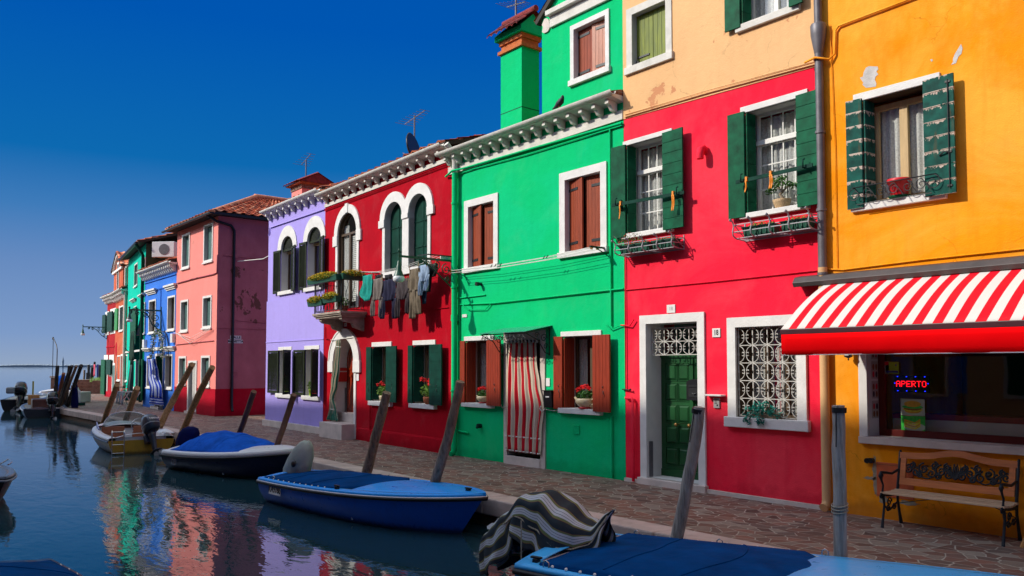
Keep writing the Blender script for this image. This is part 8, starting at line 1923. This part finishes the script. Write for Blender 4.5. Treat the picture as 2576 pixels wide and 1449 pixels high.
# ---- white and navy boat under a royal blue tarpaulin
Pn = on_z('D', 410, 1143, -.08); Q = on_z('D', 745, 1138, .16); st = near_corner(Pn, Q, 1.45)
b = Boat('motorboat', 'white decked navy motorboat under a bulging royal blue tarpaulin', st, (-Q.x, Q.y), 1.75, .36, .58, gw=.16, peak=.5, full=3.2, rake=.4); B3 = b
b.hull('n_hull', chine=.8); b.rail('blackrub', .022, dz_=-.03); b.deck('w_deck', .03, .6, floor=.05, camber=.08, lip=.09)
b.cover('cov_blue', .05, .74, .42, lip=.09, peak=.42, wr=.035, over=-.01)
b.cleat(.88, -.12)
b.plate('VE 8', .5, .22, .13, .22, m='g_deck', tm='blackpl')
outboard(b.root, (-.02, 0, .42), R(18), 'ob_black', .85, cowl=False)
t = thing('motor_cover', 'dark navy canvas hood over the motor of the white decked boat', 'motor cover', b.root.location.copy(), b.root.rotation_euler.z)
mb = MB(); vs = []
prof = [(.22, -.18, .22, .19), (.4, -.2, .28, .24), (.6, -.18, .30, .25), (.78, -.12, .28, .23), (.90, -.06, .2, .17), (.95, -.04, .08, .07)]
for j, (z, xc, hx, hy) in enumerate(prof):
    for k in range(n): a = 2 * math.pi * k / n; w_ = 1 + .05 * math.sin(5 * a + j); vs.append((xc + hx * w_ * math.cos(a), hy * w_ * math.sin(a), z))
mb.add(vs, [(i * n + k, i * n + (k + 1) % n, (i + 1) * n + (k + 1) % n, (i + 1) * n + k) for i in range(len(prof) - 1) for k in range(n)] + [tuple(range((len(prof) - 1) * n, len(prof) * n))], True); mb.build('hood', M['cov_dark'], t)
# ---- mustard runabout with windshield, stern to the camera
b = Boat('motorboat', 'mustard and white open runabout with curved windshield and black outboard', (24.1, 6.45), (28.9, 6.95), 1.95, .38, .56, gw=.2, peak=.4, stern_f=.86, full=2.8); B4 = b
b.hull('y_hull', chine=.82); b.rail('n_hull', .025, dz_=-.03); b.deck('w_deck', .02, .60, floor=.02, lip=.08, camber=.1, inner='w_deck')
xw = .50 * b.L; mb = MB()
def ws(u, v):
    a = (u * 2 - 1); hw = b.b(.5) - .16; return (xw + .95 * (1 - abs(a) ** 2.2) - .28 * v * 1.0, a * hw * (1 - .12 * v), b.h(.55) + .10 + .46 * v * (1 - .62 * abs(a) ** 3))
mb.sheet(ws, 30, 6).build('windshield', M['windshield'], b.root, recalc=False)
MB().tube([ws(k / 30, 1) for k in range(31)], .012, 6).tube([ws(k / 30, 0) for k in range(31)], .014, 6).build('windshield_frame', M['chrome'], b.root)
hw = b.b(.55) - .22
MB().box(xw + .62, xw + .7, -hw, hw, .22, b.h(.55) + .16).box(xw + .45, xw + .7, -hw, hw, b.h(.55) + .08, b.h(.55) + .13).build('dashboard', M['dashbrown'], b.root)
mb = MB(); cW = Vector((xw + .42, -.38, b.h(.5) + .15)); ax1 = Vector((0, 1, 0)); ax2 = Vector((.35, 0, .94)); mb.tube([cW + (ax1 * math.cos(a) + ax2 * math.sin(a)) * .23 for a in [6.2832 * k / 24 for k in range(25)]], .012, 6)
for a in (0, 1.57, 3.14, 4.71): mb.bar(cW, cW + (ax1 * math.cos(a + .5) + ax2 * math.sin(a + .5)) * .23, .012)
mb.build('steering_wheel', M['chrome'], b.root)
MB().box(xw - .15, xw + .1, -hw, -.12, .05, .42).box(xw - .15, xw - .08, -hw, -.12, .42, .62).box(xw - .15, xw + .1, .12, hw, .05, .42).box(xw - .15, xw - .08, .12, hw, .42, .62).build('seat', mat('tan_seat', (.22, .07, .03), .6, .15), b.root, bevel=.02)
MB().add([(xw - .2, hw + .06, .25), (xw + .9, hw + .02, .25), (xw + .9, hw + .02, .72), (xw - .2, hw + .06, .5)], [(0, 1, 2, 3)]).build('side_lining', M['lilacpl'], b.root, solid=.02)
mb = MB(); yl = b.b(0) - .38
for y in (yl, yl + .3): mb.tube([(-.0, y, .42), (.0, y, .62), (-.07, y, .66), (-.09, y, .55), (-.09, y, -.25)], .014, 6)
mb.tube([(-.0, yl, .62), (.0, yl + .3, .62)], .014, 6)
for z in (-.2, .05, .28): mb.tube([(-.09, yl, z), (-.09, yl + .3, z)], .013, 6)
mb.build('boarding_ladder', M['chrome'], b.root)
outboard(b.root, (-.04, -.18, .50), R(28), 'ob_blue', 1.15, swing=R(14), word='YAMAHA')
b.cleat(.85, .3); b.cleat(.35, b.b(.35) - .1, True)
t = thing('canvas_bundle', 'folded white canvas lying on the stern corner of the mustard runabout', 'canvas', b.root.location + Vector((0, 0, 0)), b.root.rotation_euler.z)
MB().sheet(lambda u, v: (.05 + .8 * u, -(b.b(.1) - .40) - .38 * v, .52 + .09 * math.sin(math.pi * v) * math.sin(math.pi * min(1, u + .1)) + .02 * math.sin(11 * u + 7 * v)), 20, 10).build('cloth', M['w_deck'], t, recalc=False, solid=.01)
# ---- far boats by the mooring posts
Pf = on_z('A1', 200, 1398, WATER); Pr = on_z('A1', 462, 1400, WATER); c_ = (Pf + Pr) / 2
b = Boat('motorboat', 'dark motorboat with its cowling up, moored at the cluster of posts', (-c_.x, c_.y), (-c_.x + 4.6, c_.y + .5), (Pr - Pf).length * 1.05, .42, .62, stern_f=.95); B5 = b
b.hull('g_hull'); b.rail('w_deck', .03); b.deck('g_deck', .02, .65, floor=.05); outboard(b.root, (-.0, -.25, .55), R(22), 'ob_black', 1.35)
MB().box(1.2, 2.4, -.5, .5, .3, .85).build('engine_box', M['dashbrown'], b.root, bevel=.05); MB().box(3.0, 3.3, .1, .6, .5, 1.0).build('seat', M['ltwood'], b.root, bevel=.03)
Pf = on_z('A1', 95, 1350, WATER); Pr = on_z('A1', 200, 1345, WATER); c_ = (Pf + Pr) / 2
b = Boat('motorboat', 'small dark boat with a tall black motor, farthest out on the left', (-c_.x, c_.y), (-c_.x + 4.8, c_.y + 1.6), 2.0, .6, .8, stern_f=.95); b.hull('g_hull'); b.rail('w_deck', .03); b.deck('g_deck', .02, .6, floor=.05)
outboard(b.root, (-.0, .0, .7), R(30), 'ob_black', 1.7); MB().box(-.55, .0, .2, .62, .95, 1.3).build('fuel_tank', M['ob_grey'], b.root, bevel=.08); MB().bar((.1, -.55, .6), (.1, -.55, 1.6), .07).build('handle', mat('yellow_paint', (.5, .4, .02), .5), b.root)
b2c = c_ + Vector((-4.5, 2.2, 0))
b = Boat('motorboat', 'white hulled boat behind the dark motorboat with a blue covered motor', (-b2c.x - 1.5, b2c.y + .3), (-b2c.x + 3.3, b2c.y + .8), 2.1, .75, .95, stern_f=.95); b.hull('w_deck'); b.rail('w_deck', .03); b.deck('w_deck', .02, .6, floor=.05)
outboard(b.root, (0, 0, .8), R(35), 'ob_black', 1.5, cowl=False); MB().lathe([(.3, .8), (.42, 1.0), (.4, 1.5), (.2, 1.75), (0, 1.8)], 14, (-.3, 0, .1)).build('motor_hood', M['cov_blue'], b.root)
# ---- boats cut by the left edge of the picture
b = Boat('motorboat', 'dark boat entering from the left edge of the frame, bow towards the canal', (21.1, 1.25), (16.35, 2.2), 1.65, .42, .50, full=2.0, gw=.12)
b.hull('g_hull'); b.rail('g_deck', .02); b.deck('g_deck', .05, .6, floor=.1, camber=.04); mb = MB()
for sg in (-1, 1): mb.tube([(b.L * t_, sg * (b.b(t_) - .08), b.h(t_) + .05 + .16 * min(1, (t_ - .5) * 6)) for t_ in [.5 + .44 * k / 10 for k in range(11)]], .014, 6)
mb.build('hand_rail', M['chrome'], b.root); b.cleat(.85, 0)
Pc = on_z('D', 120, 1447, .22)
b = Boat('motorboat', 'boat under a dark blue cover at the bottom left corner', (-Pc.x + 1.7, Pc.y - .5), (-Pc.x - 3.0, Pc.y - .5), 1.9, .4, .5, full=2.6); b.hull('n_hull'); b.rail('g_hull', .02); b.deck('n_hull', .03, .6, floor=.05)
b.cover('cov_navy', .04, .7, .22, lip=.05, peak=.45)

# ================================================================== mooring posts
def woodpost(name, c, weather=.5):
    m, nt, bb = newmat(name); n = N(nt); tc = n.new('ShaderNodeTexCoord').outputs['Object']; v = n.scalev(tc, 7, 7, .55)
    f = n.noise(v, 3, 7, .65, .4); a = n.ramp(f, [(.28, mul(c, .35)), (.45, c), (.62, mul(c, 1.5)), (.78, mul(c, .7))])
    a = n.mix(n.mapr(n.noise(tc, 2.2, 4), .5, .7, 0, .6), a, mul((c[0], c[1] * .82, c[2] * .6), .9))
    n.l(a, bb.inputs['Base Color']); bb.inputs['Roughness'].default_value = .9; bb.inputs['Specular IOR Level'].default_value = .2; n.l(n.bump(f, .8, .03), bb.inputs['Normal']); return m
M['postgrey'] = woodpost('weathered_grey_post', (.30, .28, .25)); M['postbrown'] = woodpost('brown_bark_post', (.22, .15, .10)); M['postpipe'] = mat('rusty_brown_pipe', (.13, .05, .025), .5, .25, 9, .2, 40); M['posttan'] = woodpost('tan_post', (.36, .21, .10)); M['postdark'] = woodpost('tarred_post', (.05, .045, .04))
def post(c, tx, ty, bx_, by_, r0, r1, m, label, Y=7.42, smooth=False, wob=.02, cap=False, group='mooring posts along the quay', seed=1, zbot=-1.3):
    T = on_y(c, tx, ty, Y); Bm = on_y(c, bx_, by_, Y); d = (Bm - T).normalized(); k = (T.z - zbot) / max(.2, -d.z); Bo = T + d * k
    t = thing('mooring_post', label, 'mooring post', Bo, 0, group); rg = random.Random(seed); n = 14; pts = []; rr_ = []
    for i in range(n + 1):
        f = i / n; p = Bo.lerp(T, f) - Bo; w_ = 0 if smooth else wob * math.sin(f * 7 + seed) ; pts.append(p + Vector((w_ + (0 if smooth else rg.uniform(-.006, .006)), rg.uniform(-.005, .005), 0))); rr_.append((r0 + (r1 - r0) * f) * (1 if smooth else 1 + rg.uniform(-.06, .06)))
    mb = MB().tube(pts, rr_, 14); 
    if not smooth:
        for v in mb.v: v.x += rg.uniform(-.004, .004); v.y += rg.uniform(-.004, .004)
    mb.build('pole', M[m], t)
    if cap:
        u = (T - Bo).normalized(); P = (T - Bo) - u * .07; MB().tube([P, P + u * .05], r1 * 1.14, 14).build('rubber_band', M['blackrub'], t)
        P = (T - Bo) - u * .4; MB().bar((T - Bo) - u * .02 + Vector((0, -r1 * .97, 0)), P + Vector((0, -r1 * .99, 0)), .008).build('crack', M['blackrub'], t)
    return t, Bo, T
P1 = post('D', 1757, 1024, 1708, 1345, .085, .062, 'postgrey', 'grey post with a black band leaning before the green panelled door', seed=2, cap=True)
P2 = post('D', 2111, 1020, 2113, 1388, .075, .060, 'postgrey', 'upright grey split post with a black band beside the orange house', Y=7.52, seed=5, cap=True, wob=.01)
P3 = post('D', 1160, 960, 1099, 1197, .095, .068, 'postbrown', 'knobbly brown post leaning in front of the green drainpipe', Y=7.46, seed=3, wob=.03)
P4 = post('D', 975, 988, 922, 1184, .095, .078, 'postbrown', 'dark brown bark post leaning in front of the crimson house', seed=4)
P5 = post('D', 739.5, 993, 700, 1113, .07, .065, 'postpipe', 'smooth rusty brown pole leaning before the lilac house', smooth=True, Y=7.6)
P6 = post('D', 639, 985, 605, 1084, .07, .065, 'postpipe', 'smooth rusty brown pole leaning across the alley mouth', smooth=True, Y=7.5)
P7 = post('D', 533, 924, 469, 1064, .10, .08, 'posttan', 'gnarled tan post leaning across the right side of the pink house', Y=7.6, seed=6, wob=.05)
P8 = post('D', 482, 917, 399, 1080, .11, .08, 'posttan', 'long gnarled tan post leaning steeply before the door of the pink house', Y=7.55, seed=7, wob=.04)
P9 = post('D', 295, 968, 268, 1041, .10, .10, 'posttan', 'tan post leaning before the burnt orange house', smooth=True, Y=7.75)
P10 = post('D', 345, 976, 324, 1036, .10, .10, 'posttan', 'tan post leaning before the blue striped curtain', smooth=True, Y=7.8)
rope2 = MB(); u = (P2[2] - P2[1]).normalized(); Pz = (P2[2] - P2[1]) - u * 1.02
for k in range(3): rope2.tube([Pz + u * (.03 * k) + Vector((.074 * math.cos(a), .074 * math.sin(a), .02 * math.sin(a))) for a in [6.2832 * j / 14 for j in range(15)]], .007, 5)
rope2.build('rope_coil', M['rope'], P2[0])
cl = (((415, 1020), (407, 1160), .22, 'postdark', 'thick upright post at the left of the far cluster'), ((460, 1075), (425, 1240), .20, 'terra_post', 'short reddish tapering post in the far cluster'), ((503, 1020), (492, 1130), .18, 'postdark', 'upright dark post behind the far cluster'),
      ((525, 1022), (432, 1290), .17, 'postdark', 'long dark post leaning left in the far cluster'), ((553, 1022), (448, 1300), .17, 'postbrown', 'long brown post beside the dark leaning one in the far cluster'), ((588, 1018), (482, 1335), .22, 'postdark', 'thickest leaning post at the right of the far cluster'), ((490, 1072), (452, 1200), .13, 'postdark', 'thin short post in the middle of the far cluster'))
M['terra_post'] = woodpost('reddish_post', (.30, .12, .07))
for k, (tp, bp_, r_, m_, lb) in enumerate(cl): post('A1', tp[0], tp[1], bp_[0], bp_[1], r_ * .46, r_ * .38, m_, lb, Y=8.1 + .22 * (k % 3), group='cluster of mooring posts at the far corner of the quay', seed=20 + k, wob=.04)
for k, (xx, yt, xb, r_, lb) in enumerate(((612, 1050, 606, .16, 'pale slim post standing in the lagoon, nearest the far cluster'), (630, 1070, 627, .14, 'shortest dark post standing in the lagoon'), (643, 1013, 640, .22, 'tall dark upright post standing in the lagoon'), (670, 1030, 658, .22, 'dark post in the lagoon leaning slightly right'), (686, 993, 664, .17, 'thin leaning stick in the lagoon beside the hanging pink cloth'), (722, 1015, 720, .2, 'dark post in the lagoon nearest the last red house'), (572, 1120, 570, .16, 'low stump of a post at the left of the lagoon posts'))):
    T = on_y('A1', xx, yt, 17.0); post('A1', xx, yt, xb, 1160, r_ * .6, r_ * .55, 'postdark' if k else 'postbrown', lb, Y=17 + (k % 3), group='posts standing in the lagoon beyond the steps', seed=40 + k, wob=.02, zbot=-1)
P_ = on_y('A1', 682, 1010, 16.5); t = thing('hanging_cloth', 'small pink cloth hanging from a stick at the end of the quay', 'laundry', P_); mb = MB(); cloth_strip(mb, rows_interp([(0, -.2, .25), (-1.0, -.3, .3)], 5), 8, 0, .05, 8); mb.build('cloth', mat('faded_pink_cloth', (.5, .06, .10), .9), t, solid=.01)
P_ = on_y('A1', 705, 1010, 16.5); t = thing('hanging_cloth', 'dark clothes hanging on a line at the end of the quay', 'laundry', P_); mb = MB(); cloth_strip(mb, rows_interp([(0, -.2, .35), (-2.2, -.3, .3)], 5), 8, 0, .05, 8); mb.build('cloth', M['cov_dark'], t, solid=.01)
# little crane pole with a rope, bollard block, stone on the corner
Pq = on_z('A1', 405, 1262, .0)
t = thing('davit', 'thin iron davit with a rope at the far corner of the quay', 'davit', Pq); MB().tube([(0, 0, -.5), (0, 0, 3.0), (-.3, .0, 3.3), (-1.3, 0, 3.75)], .028, 6).lathe([(.05, -.08), (.06, 0), (.04, .08)], 8, (-1.35, 0, 3.72)).tube([(-1.3, 0, 3.75), (-2.4, .2, 1.2)], .018, 4).build('post', M['iron'], t)
Pq = on_z('A1', 540, 1305, .02)
t = thing('electric_pillar', 'small white service pillar on a dark base at the quay corner', 'service pillar', Pq, R(10)); MB().box(-.22, .22, -.2, .2, .12, .75).lathe([(.2, .75), (.16, .9), (0, .95)], 12).build('body', M['whitepl'], t, bevel=.03); MB().box(-.5, .55, -.3, .3, 0, .12).build('base', M['dkgreen2'], t)
t = thing('garment_bag', 'dark green oilskin hanging from the thick leaning post at the quay corner', 'oilskin', on_y('A1', 545, 1160, 8.6)); MB().lathe([(.05, .15), (.1, 0), (.13, -.4), (.17, -.9), (.12, -1.2)], 10).build('cloth', M['cov_dark'], t)
Pq = on_z('A1', 500, 1290, .0); t = thing('stone_block', 'pale stone block at the corner of the quay behind the posts', 'stone block', Pq + Vector((-.6, .6, 0)), R(20)); MB().box(-.5, .5, -.4, .4, 0, .6).build('block', M['istria'], t, bevel=.06)
# mooring ropes
def bp(bt, t_, y_): m_ = Matrix.Rotation(bt.root.rotation_euler.z, 4, 'Z'); return bt.root.location + m_ @ Vector((t_ * bt.L, y_, bt.h(t_) + .05))
mooring(sag(bp(B1, .40, B1.b(.4) - .05), P2[1].lerp(P2[2], .42), .03), 'rope from the nearest light blue boat to the upright grey post', .011)
mooring(sag(bp(B1, .16, B1.b(.16) - .05), P1[1].lerp(P1[2], .46), .03), 'rope from the nearest light blue boat to the post before the green door', .011)
mooring(sag(bp(B2, .35, B2.b(.35)), P4[1].lerp(P4[2], .42), .02), 'rope from the bright blue boat to the dark bark post', .011)
mooring(sag(bp(B2, .62, B2.b(.62) - .05), P3[1].lerp(P3[2], .40), .02), 'rope from the bright blue boat to the knobbly brown post', .011)
mooring(sag(bp(B4, .05, -B4.b(.05)), P8[1].lerp(P8[2], .4), .1), 'rope from the mustard runabout to the long gnarled tan post', .014)
